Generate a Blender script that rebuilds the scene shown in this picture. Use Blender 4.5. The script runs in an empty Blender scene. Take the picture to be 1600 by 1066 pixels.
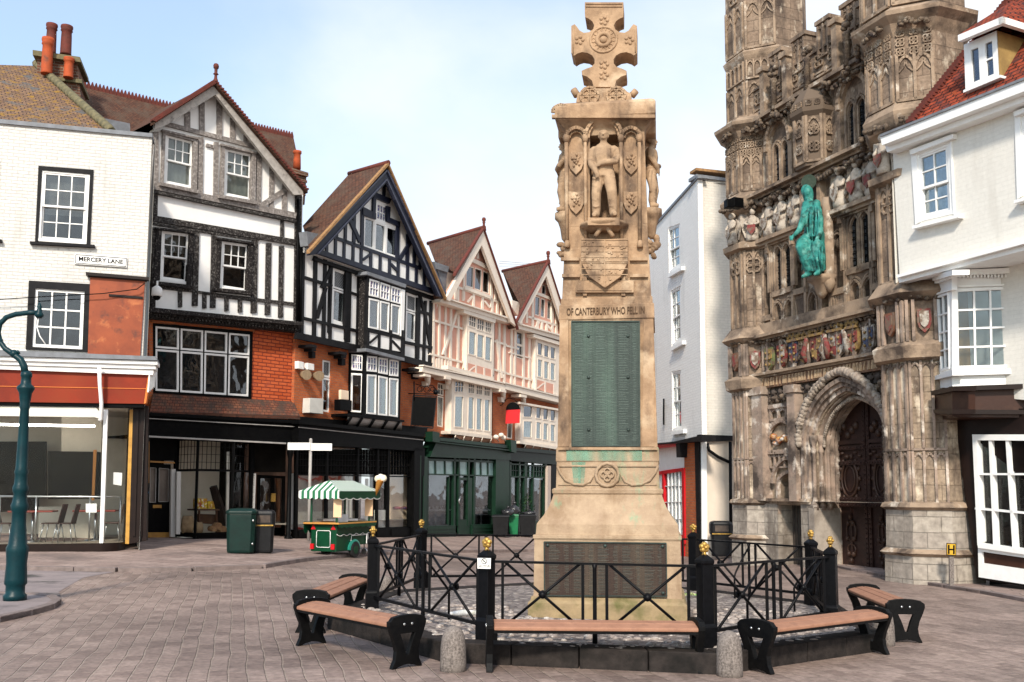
import bpy,bmesh,math,random
from mathutils import Vector,Matrix
from mathutils.geometry import tessellate_polygon
random.seed(7)
SC=bpy.context.scene
COL=SC.collection
V=Vector
FPX,HOR=1500.0,765.0
TH=math.atan(FPX/15500.0);ROLL=0.003
EYE=1.695
SY=HOR-FPX*math.tan(TH)
cam_d=bpy.data.cameras.new('camera');cam=bpy.data.objects.new('camera',cam_d);COL.objects.link(cam)
SC.camera=cam
cam_d.sensor_width=36;cam_d.lens=FPX/1600*36
cam_d.shift_y=(SY-533)/1600
cam_d.clip_start=.1;cam_d.clip_end=2000
CR=Matrix.Rotation(math.pi/2+TH,3,'X')@Matrix.Rotation(ROLL,3,'Z')
cam.matrix_world=Matrix.Translation((0,0,EYE))@CR.to_4x4()
CP=V((0,0,EYE))
def ray(px,py):
 return CR@V(((px-800)/FPX,-(py-SY)/FPX,-1))
def sm(t):t=max(0,min(1,t));return t*t*(3-2*t)
TT=[(-60,.6),(-14,.45),(-11,.36),(-9.5,.30),(-6.5,.18),(-3.2,-.1),(0,-.38),(2,-.5),(4.5,-.45),(6,-.2),(8,-.02),(10,.02),(60,.02)]
def zt(x):
 for(a,za),(b,zb)in zip(TT,TT[1:]):
  if x<=b:
   return za+(zb-za)*max(0,(x-a)/(b-a))
 return TT[-1][1]
def gz(x,y):
 base=-.013*(max(-12,min(12,x))-1)
 return base+sm((y-18)/8)*(zt(x)-base)
def onz(px,py,h=0.0):
 """point where the sight line of a pixel meets the ground raised by h"""
 r=ray(px,py);t0=2.0;f0=None
 t=2.0
 while t<120:
  p=CP+r*t
  if p.z<gz(p.x,p.y)+h:
   lo,hi=t-.25,t
   for _ in range(25):
    m=(lo+hi)/2;q=CP+r*m
    if q.z<gz(q.x,q.y)+h:hi=m
    else:lo=m
   return CP+r*lo
  t+=.25
 return CP+r*60
def atd(px,py,d):
 r=ray(px,py);return CP+r*(d/r.y)
def tag(o,label=None,cat=None,group=None,kind=None):
 if label:o['label']=label
 if cat:o['category']=cat
 if group:o['group']=group
 if kind:o['kind']=kind
 return o
def empty(name,loc,rz=0,label=None,cat=None,group=None):
 o=bpy.data.objects.new(name,None);COL.objects.link(o);o.empty_display_size=.3
 o.location=loc;o.rotation_euler=(0,0,rz)
 return tag(o,label,cat,group)
def kids(o):return[c for c in bpy.data.objects if c.parent==o]
def copy_tree(o,parent=None):
 c=o.copy();COL.objects.link(c)
 if parent:c.parent=parent
 for ch in kids(o):copy_tree(ch,c)
 return c
SPLIT=set('shop_pilaster mullion silver_post bay_cornice turret_cornice string_course jamb_shafts niche_shafts tail_light bin_wheels timber_frame coving_rib verdigris_run quatrefoils bay_lead supporter_beast carved_cornice turret_carving bow_cornice kick_plate carved_cartouche cream_timbers turret_ledge apron_timbers stall_riser brick_edging parapet lead_hopper statue_corbel saddle_bars red_trim niche_back niche_carving transom_glass doorway_tracery roof_gutter dark_ledge painted_panel carved_pinnacle stone_mouldings fascia trim gilt_lines paper_notice dark_partition'.split())
class MB:
 def __init__(s):s.v=[];s.f=[];s.uv=[];s.sm=[]
 def face(s,pts,uvs=None,smooth=False):
  i=len(s.v);s.v+=[V(p)for p in pts];s.f.append(list(range(i,i+len(pts))))
  s.uv.append(uvs);s.sm.append(smooth);return s
 def grid(s,rows,closed=False,smooth=True,caps=False):
  """rows: list of lists of points"""
  i=len(s.v);n=len(rows[0])
  for r in rows:s.v+=[V(p)for p in r]
  m=n if closed else n-1
  for a in range(len(rows)-1):
   for b in range(m):
    c=(b+1)%n
    s.f.append([i+a*n+b,i+a*n+c,i+(a+1)*n+c,i+(a+1)*n+b]);s.uv.append(None);s.sm.append(smooth)
  if caps:
   s.f.append([i+b for b in range(n)][::-1]);s.uv.append(None);s.sm.append(False)
   k=i+(len(rows)-1)*n
   s.f.append([k+b for b in range(n)]);s.uv.append(None);s.sm.append(False)
  return s
 def prism(s,front,off,uvf=None):
  """front polygon (3d pts, facing -off), extruded by vector off"""
  back=[V(p)+off for p in front];n=len(front)
  i=len(s.v);s.v+=[V(p)for p in front]+back
  U=(lambda p:uvf(V(p)))if uvf else None
  def add(ids):
   s.f.append(ids);s.sm.append(False)
   s.uv.append([U(s.v[k])for k in ids]if U else None)
  if n>4:
   try:tr=tessellate_polygon([[V(p)for p in front]])
   except Exception:tr=[]
   for t in tr:
    add([i+t[0],i+t[1],i+t[2]]);add([i+n+t[2],i+n+t[1],i+n+t[0]])
  else:
   add([i+k for k in range(n)]);add([i+n+k for k in range(n)][::-1])
  for k in range(n):
   add([i+k,i+n+k,i+n+(k+1)%n,i+(k+1)%n])
  return s
 def box(s,c,size,rot=None):
  x,y,z=[q/2 for q in size];c=V(c)
  P=[V((a*x,b*y,e*z))for a in(-1,1)for b in(-1,1)for e in(-1,1)]
  if rot is not None:P=[rot@p for p in P]
  i=len(s.v);s.v+=[c+p for p in P]
  for f in((0,1,3,2),(4,6,7,5),(0,4,5,1),(2,3,7,6),(0,2,6,4),(1,5,7,3)):
   s.f.append([i+k for k in f]);s.uv.append(None);s.sm.append(False)
  return s
 def tube(s,pts,r,seg=8,caps=True,smooth=True,flat=None):
  pts=[V(p)for p in pts];n=len(pts)
  rs=r if isinstance(r,(list,tuple))else[r]*n
  rows=[];up0=None
  for k in range(n):
   t=(pts[min(k+1,n-1)]-pts[max(k-1,0)])
   if t.length<1e-9:t=V((0,0,1))
   t.normalize()
   if up0 is None:
    up0=V((0,0,1))if abs(t.z)<.9 else V((1,0,0))
   a=t.cross(up0)
   if a.length<1e-6:a=t.cross(V((0,1,0)))
   a.normalize();b=a.cross(t).normalized();up0=b
   e=flat or 1
   ph=math.pi/4 if seg==4 else 0
   rows.append([pts[k]+a*rs[k]*math.cos(ph+2*math.pi*j/seg)+b*rs[k]*e*math.sin(ph+2*math.pi*j/seg)for j in range(seg)])
  return s.grid(rows,True,smooth and seg>4,caps)
 def lathe(s,c,prof,seg=16,rot=None,smooth=True,caps=True,ph=0):
  c=V(c);rows=[]
  for r,z in prof:
   row=[V((r*math.cos(ph+2*math.pi*j/seg),r*math.sin(ph+2*math.pi*j/seg),z))for j in range(seg)]
   if rot is not None:row=[rot@p for p in row]
   rows.append([c+p for p in row])
  return s.grid(rows,True,smooth,caps)
 def ball(s,c,r,seg=10,rings=7,rot=None):
  r=V(r)if isinstance(r,(tuple,list,Vector))else V((r,r,r))
  c=V(c);rows=[]
  for a in range(rings+1):
   th=math.pi*a/rings
   row=[]
   for j in range(seg):
    p=V((r.x*math.sin(th)*math.cos(2*math.pi*j/seg),r.y*math.sin(th)*math.sin(2*math.pi*j/seg),-r.z*math.cos(th)))
    if rot is not None:p=rot@p
    row.append(c+p)
   rows.append(row)
  return s.grid(rows,True,True)
 def build(s,name,mat,parent=None,bevel=0,org=None):
  if name in SPLIT and org is None and name!='dentils':
   L_=s.split();r=None
   if len(L_)>1:
    for m in L_:r=m._build(name,mat,parent,bevel)
    return r
  return s._build(name,mat,parent,bevel,org)
 def split(s):
  key={};ids=[]
  for p in s.v:ids.append(key.setdefault((round(p.x,4),round(p.y,4),round(p.z,4)),len(key)))
  up=list(range(len(key)))
  def fd(a):
   while up[a]!=a:up[a]=up[up[a]];a=up[a]
   return a
  for f in s.f:
   for k in f[1:]:up[fd(ids[k])]=fd(ids[f[0]])
  bx={}
  for i,p in enumerate(s.v):
   r=fd(ids[i]);b=bx.setdefault(r,[p.copy(),p.copy()])
   for c in range(3):b[0][c]=min(b[0][c],p[c]);b[1][c]=max(b[1][c],p[c])
  ks=list(bx);g={k:k for k in ks}
  def gf(a):
   while g[a]!=a:a=g[a]
   return a
  for i,a in enumerate(ks):
   for b in ks[i+1:]:
    if all(bx[a][0][c]-.04<=bx[b][1][c]and bx[b][0][c]-.04<=bx[a][1][c]for c in range(3)):g[gf(a)]=gf(b)
  out={}
  for f,u_,q in zip(s.f,s.uv,s.sm):
   m=out.setdefault(gf(fd(ids[f[0]])),MB());i=len(m.v);m.v+=[s.v[k]for k in f];m.f.append(list(range(i,i+len(f))));m.uv.append(u_);m.sm.append(q)
  return list(out.values())
 def _build(s,name,mat,parent=None,bevel=0,org=None):
  me=bpy.data.meshes.new(name)
  vs=s.v
  o=bpy.data.objects.new(name,me)
  M=wm(parent).inverted()if parent is not None else None;s.name=name
  if org is not None:
   M=Matrix.Translation(V(org)).inverted();o.location=org
  me.from_pydata([tuple((M@v)if M else v)for v in vs],[],s.f)
  if any(u for u in s.uv):
   L=me.uv_layers.new(name='UVMap');k=0
   for p,u in zip(me.polygons,s.uv):
    for q in range(p.loop_total):
     if u:L.data[p.loop_start+q].uv=u[q]
  for p,q in zip(me.polygons,s.sm):p.use_smooth=q
  bm=bmesh.new();bm.from_mesh(me)
  bmesh.ops.remove_doubles(bm,verts=bm.verts,dist=1e-5)
  bmesh.ops.recalc_face_normals(bm,faces=bm.faces)
  bm.to_mesh(me);bm.free();me.update()
  if isinstance(mat,(list,tuple)):
   for m in mat:me.materials.append(m)
  elif mat:me.materials.append(mat)
  COL.objects.link(o)
  if parent is not None:o.parent=parent
  if bevel:
   b=o.modifiers.new('bevel','BEVEL');b.width=bevel;b.segments=2;b.limit_method='ANGLE';b.angle_limit=math.radians(40)
  return o
def wm(o):
 m=Matrix.Translation(o.location)@o.rotation_euler.to_matrix().to_4x4()
 return(wm(o.parent)@m)if o.parent else m
def thing(name,loc,rz=0,label=None,cat=None,group=None):
 """an Empty whose parts are then given in WORLD coordinates"""
 return empty(name,loc,rz,label,cat,group)
class Fac:
 """vertical plane; u runs to the right in the picture, n points out to the square"""
 def __init__(s,p0,az,off=0):
  s.u=V((math.cos(az),math.sin(az),0)).normalized()
  s.n=V((s.u.y,-s.u.x,0))
  if s.n.dot(CP-V(p0))<0:s.n=-s.n
  s.p0=V((p0[0],p0[1],0))+s.n*off;s.az=az
 def at(s,off):
  f=Fac(s.p0,s.az);f.n=s.n;f.p0=s.p0+s.n*off;return f
 def P(s,px,py,o=0):
  r=ray(px,py);q=s.p0+s.n*o
  t=(q-CP).dot(s.n)/r.dot(s.n);return CP+r*t
 def U(s,px,py,o=0):return(s.P(px,py,o)-s.p0).dot(s.u)
 def Z(s,px,py,o=0):return s.P(px,py,o).z
 def W(s,u,z,o=0):return s.p0+s.u*u+s.n*o+V((0,0,z))
 def uv(s,p):return((p-s.p0).dot(s.u)+(p-s.p0).dot(s.n)*.7,p.z)
 def poly(s,M,pts,o,th):
  """pixel polygon standing o proud, th thick"""
  M.prism([s.P(x,y,o)for x,y in pts],-s.n*th,s.uv);return M
 def polyw(s,M,pts,o,th):
  M.prism([s.W(u,z,o)for u,z in pts],-s.n*th,s.uv);return M
 def rect(s,M,u0,z0,u1,z1,o,th):
  return s.polyw(M,[(u0,z0),(u1,z0),(u1,z1),(u0,z1)],o,th)
 def beam(s,M,a,b,w,o,th):
  """strip from pixel a to pixel b, w pixels wide"""
  a,b=V((a[0],a[1])),V((b[0],b[1]));d=(b-a)
  d=d.normalized();k=V((-d.y,d.x))*w/2
  return s.poly(M,[a-k,b-k,b+k,a+k],o,th)
 def wall(s,M,outline,holes=(),o=0,deep=.18):
  """front face with holes and their reveals (pixel polygons)"""
  O=[s.P(x,y,o)for x,y in outline]
  H=[[s.P(x,y,o)for x,y in h]for h in holes]
  s._wall(M,O,H,deep)
 def wallw(s,M,outline,holes=(),o=0,deep=.18):
  s._wall(M,[s.W(u,z,o)for u,z in outline],[[s.W(u,z,o)for u,z in h]for h in holes],deep)
 def _wall(s,M,O,H,deep):
  def loc(p):return V(((p-s.p0).dot(s.u),p.z,0))
  tr=tessellate_polygon([[loc(p)for p in O]]+[[loc(p)for p in h]for h in H])
  allp=O+[p for h in H for p in h];i=len(M.v);M.v+=allp
  for t in tr:
   M.f.append([i+k for k in t]);M.uv.append([s.uv(allp[k])for k in t]);M.sm.append(False)
  for h in H:
   n=len(h)
   for k in range(n):
    a,b=h[k],h[(k+1)%n];q=[a,b,b-s.n*deep,a-s.n*deep]
    M.face(q,[s.uv(p)for p in q])
  n=len(O)
  for k in range(n):
   a,b=O[k],O[(k+1)%n];q=[a,b,b-s.n*deep,a-s.n*deep]
   M.face(q,[s.uv(p)for p in q])
def fit_az(vx):return math.atan2(FPX,vx-800)if vx>800 else math.atan2(-FPX,800-vx)
def bil(q,s,t):
 """q = TL,TR,BR,BL ; s right 0..1, t down 0..1"""
 a=(q[0][0]+(q[1][0]-q[0][0])*s,q[0][1]+(q[1][1]-q[0][1])*s)
 b=(q[3][0]+(q[2][0]-q[3][0])*s,q[3][1]+(q[2][1]-q[3][1])*s)
 return(a[0]+(b[0]-a[0])*t,a[1]+(b[1]-a[1])*t)
def sub(q,s0,t0,s1,t1):return[bil(q,s0,t0),bil(q,s1,t0),bil(q,s1,t1),bil(q,s0,t1)]
def light(F,parent,q,fm,gm,cols=1,rows=1,fw=.05,bw=.025,o=0,dep=.05,name='window',pane=True,curtain=None,cur=None,pp=None):
 """a glazed light: frame + glazing bars (one mesh), pane and curtain as sub-parts. fw,bw as fractions of quad width"""
 W=(F.P(*q[1],o)-F.P(*q[0],o)).length;H=(F.P(*q[3],o)-F.P(*q[0],o)).length
 a,b=fw/W,fw/H
 M=MB()
 F.poly(M,sub(q,0,0,1,b),o,dep);F.poly(M,sub(q,0,1-b,1,1),o,dep)
 F.poly(M,sub(q,0,b,a,1-b),o,dep);F.poly(M,sub(q,1-a,b,1,1-b),o,dep)
 c,d=bw/W/2,bw/H/2
 for k in range(1,cols):
  s=a+(1-2*a)*k/cols;F.poly(M,sub(q,s-c,b,s+c,1-b),o-.006,dep*.6)
 for k in range(1,rows):
  t=b+(1-2*b)*k/rows
  F.poly(M,sub(q,a,t-d,1-a,t+d),o-.004,dep*.6)
 w=M.build(name,fm,parent)
 if pane:
  g=MB();F.poly(g,sub(q,a*.6,b*.6,1-a*.6,1-b*.6),o-dep*.7,.004);g.build('pane',gm,pp or w)
 if curtain:
  for(s0,t0,s1,t1)in(cur or[(0,0,1,1)]):
   g=MB();A=sub(q,max(s0,a*.6),max(t0,b*.6),min(s1,1-a*.6),min(t1,1-b*.6));n=14
   for k in range(n):
    s_,e_=k/n,(k+1)/n
    x=bil(A,s_,0);y=bil(A,e_,0);z=bil(A,e_,1);v=bil(A,s_,1)
    d1=.03*math.sin(k*1.9);d2=.03*math.sin((k+1)*1.9)
    g.face([F.P(*x,o-dep-.06+d1),F.P(*y,o-dep-.06+d2),F.P(*z,o-dep-.06+d2),F.P(*v,o-dep-.06+d1)],None,True)
   g.build('curtain',curtain,w)
 return w
def sash(F,parent,q,fm,gm,top=(3,2),bot=(3,2),split=.5,o=-.06,fw=.07,name='sash_window',curtain=None,cur=None):
 """sliding sash: two sashes, the lower one set back"""
 W=(F.P(*q[1],o)-F.P(*q[0],o)).length;H=(F.P(*q[3],o)-F.P(*q[0],o)).length
 M=MB();a,b=fw/W,fw/H
 F.poly(M,sub(q,0,0,1,b),o,.1);F.poly(M,sub(q,0,1-b*1.3,1,1),o+.01,.1)
 F.poly(M,sub(q,0,b,a,1-b*1.3),o,.1);F.poly(M,sub(q,1-a,b,1,1-b*1.3),o,.1)
 w=M.build(name,fm,parent)
 qt=sub(q,a,b,1-a,split+.02);qb=sub(q,a,split-.0,1-a,1-b*1.3)
 light(F,w,qt,fm,gm,top[0],top[1],.045,.024,o-.02,.04,'sash',pp=w)
 light(F,w,qb,fm,gm,bot[0],bot[1],.045,.024,o-.07,.04,'sash',pp=w)
 if curtain:
  g=MB()
  for(s0,t0,s1,t1)in(cur or[(0,0,1,1)]):
   A=sub(q,max(s0,a),max(t0,b),min(s1,1-a),min(t1,1-b));n=16
   for k in range(n):
    x=bil(A,k/n,0);y=bil(A,(k+1)/n,0);z=bil(A,(k+1)/n,1);v=bil(A,k/n,1)
    d1=.02*math.sin(k*2.1);d2=.02*math.sin((k+1)*2.1)
    g.face([F.P(*x,o-.2+d1),F.P(*y,o-.2+d2),F.P(*z,o-.2+d2),F.P(*v,o-.2+d1)],None,True)
  g.build('curtain',curtain,w)
 return w
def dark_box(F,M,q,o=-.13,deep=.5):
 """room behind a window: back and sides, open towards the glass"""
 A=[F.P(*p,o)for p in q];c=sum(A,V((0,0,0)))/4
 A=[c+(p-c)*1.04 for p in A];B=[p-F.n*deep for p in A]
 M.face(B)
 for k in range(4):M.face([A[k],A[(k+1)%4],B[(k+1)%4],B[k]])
def text_mesh(body,size,extrude=.004,font=None,spacing=1.0,align='CENTER'):
 cu=bpy.data.curves.new('t','FONT');cu.body=body;cu.size=size;cu.extrude=extrude;cu.align_x=align;cu.align_y='CENTER';cu.space_character=spacing
 cu.offset=size*.012;cu.resolution_u=3
 o=bpy.data.objects.new('t',cu);COL.objects.link(o)
 dg=bpy.context.evaluated_depsgraph_get();dg.update()
 me=bpy.data.meshes.new_from_object(o.evaluated_get(dg))
 bpy.data.objects.remove(o);bpy.data.curves.remove(cu);return me
def add_text(M,body,size,F,u,z,o,width=None,extrude=.004,spacing=1.0):
 me=text_mesh(body,size,extrude,spacing=spacing)
 xs=[v.co.x for v in me.vertices];w=max(xs)-min(xs);k=(width/w)if width else 1
 i=len(M.v)
 for v in me.vertices:M.v.append(F.W(u+v.co.x*k,z+v.co.y,o+v.co.z))
 for p in me.polygons:M.f.append([i+q for q in p.vertices]);M.uv.append(None);M.sm.append(False)
 bpy.data.meshes.remove(me)
def nt(m):m.use_nodes=True;return m.node_tree.nodes,m.node_tree.links
def mat(name,c1,c2=None,rough=.7,scale=3,bump=0,bscale=40,spec=.3,metal=0,stain=None,sscale=.6,sthr=(.45,.7),co='Object',emit=0,streak=1,det=6,coat=0,stain2=None):
 m=bpy.data.materials.new(name);N,L=nt(m);b=N['Principled BSDF']
 b.inputs['Roughness'].default_value=rough;b.inputs['Specular IOR Level'].default_value=spec;b.inputs['Metallic'].default_value=metal
 b.inputs['Coat Weight'].default_value=coat
 tc=N.new('ShaderNodeTexCoord');src=tc.outputs[co]
 if co=='World':
  pass
 def noise(sc,d=det,st=1):
  n=N.new('ShaderNodeTexNoise');n.inputs['Scale'].default_value=sc;n.inputs['Detail'].default_value=d;n.inputs['Roughness'].default_value=.62
  if st!=1:
   mp=N.new('ShaderNodeMapping');mp.inputs['Scale'].default_value=(1,1,st);L.new(src,mp.inputs[0]);L.new(mp.outputs[0],n.inputs[0])
  else:L.new(src,n.inputs[0])
  return n.outputs[0]
 def ramp(f,a,e):
  r=N.new('ShaderNodeMapRange');r.inputs[1].default_value=a;r.inputs[2].default_value=e;L.new(f,r.inputs[0]);return r.outputs[0]
 def mix(f,x,y):
  k=N.new('ShaderNodeMix');k.data_type='RGBA'
  if hasattr(f,'node'):L.new(f,k.inputs[0])
  else:k.inputs[0].default_value=f
  for idx,val in((6,x),(7,y)):
   if hasattr(val,'node'):L.new(val,k.inputs[idx])
   else:k.inputs[idx].default_value=(*val[:3],1)
  return k.outputs[2]
 col=None
 if c2 is not None:col=mix(ramp(noise(scale),.35,.65),c1,c2)
 else:b.inputs['Base Color'].default_value=(*c1,1)
 if stain is not None:
  col=mix(ramp(noise(sscale,8,streak),sthr[0],sthr[1]),col if col is not None else c1,stain)
 if stain2 is not None:
  col=mix(ramp(noise(stain2[1],8,stain2[4]if len(stain2)>4 else 1),stain2[2],stain2[3]),col,stain2[0])
 if col is not None:L.new(col,b.inputs['Base Color'])
 if bump:
  bn=N.new('ShaderNodeBump');bn.inputs['Strength'].default_value=1;bn.inputs['Distance'].default_value=bump
  L.new(noise(bscale,5),bn.inputs['Height']);L.new(bn.outputs[0],b.inputs['Normal'])
 if emit:
  b.inputs['Emission Color'].default_value=(*c1,1);b.inputs['Emission Strength'].default_value=emit
 m['n']=1
 return m
def brick(name,c1,c2,mortar,bw=.225,bh=.075,mort=.012,rough=.85,bump=.006,stain=None,sscale=.7,sthr=(.5,.75),uv=True,off=.5,freq=2,dist=.01,nscale=30,var=.6,rotz=0,co=None,streak=1,third=None):
 """brick / tile / block pattern on UV metres"""
 m=bpy.data.materials.new(name);N,L=nt(m);b=N['Principled BSDF'];b.inputs['Roughness'].default_value=rough
 b.inputs['Specular IOR Level'].default_value=.2
 tc=N.new('ShaderNodeTexCoord');src=tc.outputs[co or('UV' if uv else 'Object')]
 mp=N.new('ShaderNodeMapping');mp.inputs['Rotation'].default_value=(0,0,rotz);L.new(src,mp.inputs[0]);src2=mp.outputs[0]
 nd=N.new('ShaderNodeTexNoise');nd.inputs['Scale'].default_value=3;nd.inputs['Detail'].default_value=3;L.new(src,nd.inputs[0])
 va=N.new('ShaderNodeVectorMath');va.operation='SUBTRACT';L.new(nd.outputs['Color'],va.inputs[0]);va.inputs[1].default_value=(.5,.5,.5)
 vs=N.new('ShaderNodeVectorMath');vs.operation='SCALE';L.new(va.outputs[0],vs.inputs[0]);vs.inputs['Scale'].default_value=dist*2
 vd=N.new('ShaderNodeVectorMath');vd.operation='ADD';L.new(src2,vd.inputs[0]);L.new(vs.outputs[0],vd.inputs[1])
 t=N.new('ShaderNodeTexBrick');L.new(vd.outputs[0],t.inputs['Vector'])
 t.inputs['Scale'].default_value=1;t.inputs['Brick Width'].default_value=bw;t.inputs['Row Height'].default_value=bh;t.inputs['Mortar Size'].default_value=mort
 t.inputs['Mortar Smooth'].default_value=.3;t.offset=off;t.offset_frequency=freq
 t.inputs['Color1'].default_value=(*c1,1);t.inputs['Color2'].default_value=(*c2,1);t.inputs['Mortar'].default_value=(*mortar,1)
 t.inputs['Bias'].default_value=0
 n2=N.new('ShaderNodeTexNoise');n2.inputs['Scale'].default_value=nscale;n2.inputs['Detail'].default_value=6;L.new(src,n2.inputs[0])
 k=N.new('ShaderNodeMix');k.data_type='RGBA';k.blend_type='MULTIPLY';k.inputs[0].default_value=var
 cr=N.new('ShaderNodeValToRGB');cr.color_ramp.elements[0].position=.3;cr.color_ramp.elements[0].color=(.45,.45,.45,1);cr.color_ramp.elements[1].position=.7;cr.color_ramp.elements[1].color=(1.3,1.3,1.3,1)
 L.new(n2.outputs[0],cr.inputs[0]);L.new(t.outputs['Color'],k.inputs[6]);L.new(cr.outputs[0],k.inputs[7]);col=k.outputs[2]
 def blot(col,c,sc,thr,st=1):
  n3=N.new('ShaderNodeTexNoise');n3.inputs['Scale'].default_value=sc;n3.inputs['Detail'].default_value=9;n3.inputs['Roughness'].default_value=.65
  m3=N.new('ShaderNodeMapping');m3.inputs['Scale'].default_value=(1,st,st);L.new(src,m3.inputs[0]);L.new(m3.outputs[0],n3.inputs[0])
  r=N.new('ShaderNodeMapRange');r.inputs[1].default_value=thr[0];r.inputs[2].default_value=thr[1];L.new(n3.outputs[0],r.inputs[0])
  k2=N.new('ShaderNodeMix');k2.data_type='RGBA';L.new(r.outputs[0],k2.inputs[0]);L.new(col,k2.inputs[6]);k2.inputs[7].default_value=(*c,1);return k2.outputs[2]
 if stain:col=blot(col,stain,sscale,sthr,streak)
 if third:col=blot(col,*third)
 L.new(col,b.inputs['Base Color'])
 bn=N.new('ShaderNodeBump');bn.inputs['Distance'].default_value=bump;bn.inputs['Strength'].default_value=1
 ad=N.new('ShaderNodeMath');ad.operation='MULTIPLY_ADD';L.new(n2.outputs[0],ad.inputs[0]);ad.inputs[1].default_value=.5
 iv=N.new('ShaderNodeMath');iv.operation='SUBTRACT';iv.inputs[0].default_value=1;L.new(t.outputs['Fac'],iv.inputs[1]);L.new(iv.outputs[0],ad.inputs[2])
 L.new(ad.outputs[0],bn.inputs['Height']);L.new(bn.outputs[0],b.inputs['Normal'])
 return m
def glass(name,tint=(.75,.8,.82),refl=.03,rough=.02,wav=.002,fk=.55):
 m=bpy.data.materials.new(name);N,L=nt(m);N.remove(N['Principled BSDF']);out=N['Material Output']
 tr=N.new('ShaderNodeBsdfTransparent');tr.inputs[0].default_value=(*tint,1)
 gl=N.new('ShaderNodeBsdfGlossy');gl.inputs['Roughness'].default_value=rough;gl.inputs[0].default_value=(1,1,1,1)
 fr=N.new('ShaderNodeFresnel');fr.inputs[0].default_value=1.5
 ma=N.new('ShaderNodeMath');ma.operation='MULTIPLY_ADD';L.new(fr.outputs[0],ma.inputs[0]);ma.inputs[1].default_value=fk;ma.inputs[2].default_value=refl
 ma.use_clamp=True
 mx=N.new('ShaderNodeMixShader');L.new(ma.outputs[0],mx.inputs[0]);L.new(tr.outputs[0],mx.inputs[1]);L.new(gl.outputs[0],mx.inputs[2]);L.new(mx.outputs[0],out.inputs[0])
 tc=N.new('ShaderNodeTexCoord');n=N.new('ShaderNodeTexNoise');n.inputs['Scale'].default_value=1.2;L.new(tc.outputs['Object'],n.inputs[0])
 bn=N.new('ShaderNodeBump');bn.inputs['Distance'].default_value=wav*8;L.new(n.outputs[0],bn.inputs['Height']);L.new(bn.outputs[0],gl.inputs['Normal'])
 return m
m_white=mat('white_paint',(.84,.83,.8),(.78,.76,.73),.5,6,.001,60)
m_black=mat('black_paint',(.002,.002,.0024),(.004,.004,.004),.45,8,.001,80,.06)
m_glass=glass('window_glass')
m_glass_d=glass('dark_glass',(.6,.63,.65),.06,fk=.45)
m_shopglass=glass('shop_glass',(.96,.97,.96),.0,fk=.25)
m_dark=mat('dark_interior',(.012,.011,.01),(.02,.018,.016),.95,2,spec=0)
m_cream=mat('cream_interior',(.55,.5,.42),(.48,.43,.36),.9,2)
m_curtain=mat('curtain_cloth',(.62,.6,.55),(.5,.48,.44),.95,5)
m_blind_reflection=mat('beige_blind_and_reflection',(.5,.44,.36),(.6,.53,.43),.9,3)
m_iron=mat('black_iron',(.002,.002,.0026),(.004,.004,.005),.42,20,.0012,120,.12)
m_gold=mat('gilded_metal',(.58,.36,.09),(.3,.17,.04),.45,30,.002,60,.5,.7)
m_lead=mat('lead_sheet',(.2,.21,.23),(.14,.145,.155),.6,5,.003,12)
def gpt(px,d):
 return((px-800)/FPX*d,d,0)
FW=Fac(gpt(205,22.4),fit_az(6400))
F1=Fac(gpt(235,26.0),fit_az(2140))
_p=F1.P(468,765);F2=Fac(_p,fit_az(1540))
_p=F2.P(672,765);F3=Fac(_p,fit_az(1460))
m_wbrick=brick('white_painted_brick',(.66,.635,.59),(.61,.585,.545),(.54,.515,.48),.235,.08,.009,.75,.012,stain=(.46,.43,.39),sscale=1.6,sthr=(.54,.74),var=.2,nscale=14,streak=.18,third=((.36,.33,.29),4,(.66,.74),.1))
m_rbrick=brick('red_brick',(.42,.10,.035),(.52,.15,.05),(.33,.15,.09),.24,.08,.01,.85,.006,stain=(.2,.08,.05),sthr=(.55,.75),var=.5)
m_redtile=brick('red_tile_hanging',(.46,.08,.022),(.56,.12,.04),(.2,.035,.02),.3,.105,.014,.8,.02,stain=(.33,.07,.04),sthr=(.6,.7),sscale=2,var=.4)
m_brtile=brick('brown_roof_tile',(.085,.04,.027),(.15,.065,.038),(.025,.014,.01),.17,.11,.01,.9,.02,stain=(.10,.065,.045),sthr=(.45,.65),sscale=1.4,var=.7)
m_mosstile=brick('lichened_roof_tile',(.17,.10,.065),(.25,.15,.09),(.05,.035,.03),.17,.11,.012,.9,.02,stain=(.27,.15,.03),sthr=(.53,.6),sscale=6,var=.8,nscale=20,third=((.10,.10,.10),1.6,(.55,.64)))
m_darkbrick=brick('dark_brick',(.12,.05,.03),(.2,.08,.045),(.25,.2,.15),.23,.08,.012,.9,.008,stain=(.05,.035,.03),sthr=(.45,.7),var=.6)
m_plaster=mat('white_plaster',(.86,.84,.81),(.81,.79,.75),.85,2,.002,30,stain=(.6,.56,.5),sscale=1.5,sthr=(.62,.85))
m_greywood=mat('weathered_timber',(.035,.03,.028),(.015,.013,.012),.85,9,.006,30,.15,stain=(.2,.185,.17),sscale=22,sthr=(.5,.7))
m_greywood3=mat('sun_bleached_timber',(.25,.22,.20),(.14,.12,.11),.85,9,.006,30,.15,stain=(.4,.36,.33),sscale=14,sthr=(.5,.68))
m_greywood2=mat('flaking_black_timber',(.022,.018,.017),(.01,.009,.009),.85,9,.006,30,.15,stain=(.2,.18,.165),sscale=20,sthr=(.54,.7))
m_barge=mat('grey_bargeboard',(.42,.38,.34),(.3,.27,.24),.8,8,.004,30,stain=(.16,.14,.13),sscale=4,sthr=(.6,.75))
m_navy=mat('navy_timber',(.006,.008,.018),(.012,.015,.032),.5,5,.002,40)
m_blackwood=mat('black_timber',(.005,.005,.006),(.012,.011,.012),.6,5,.003,40,.15)
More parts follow.
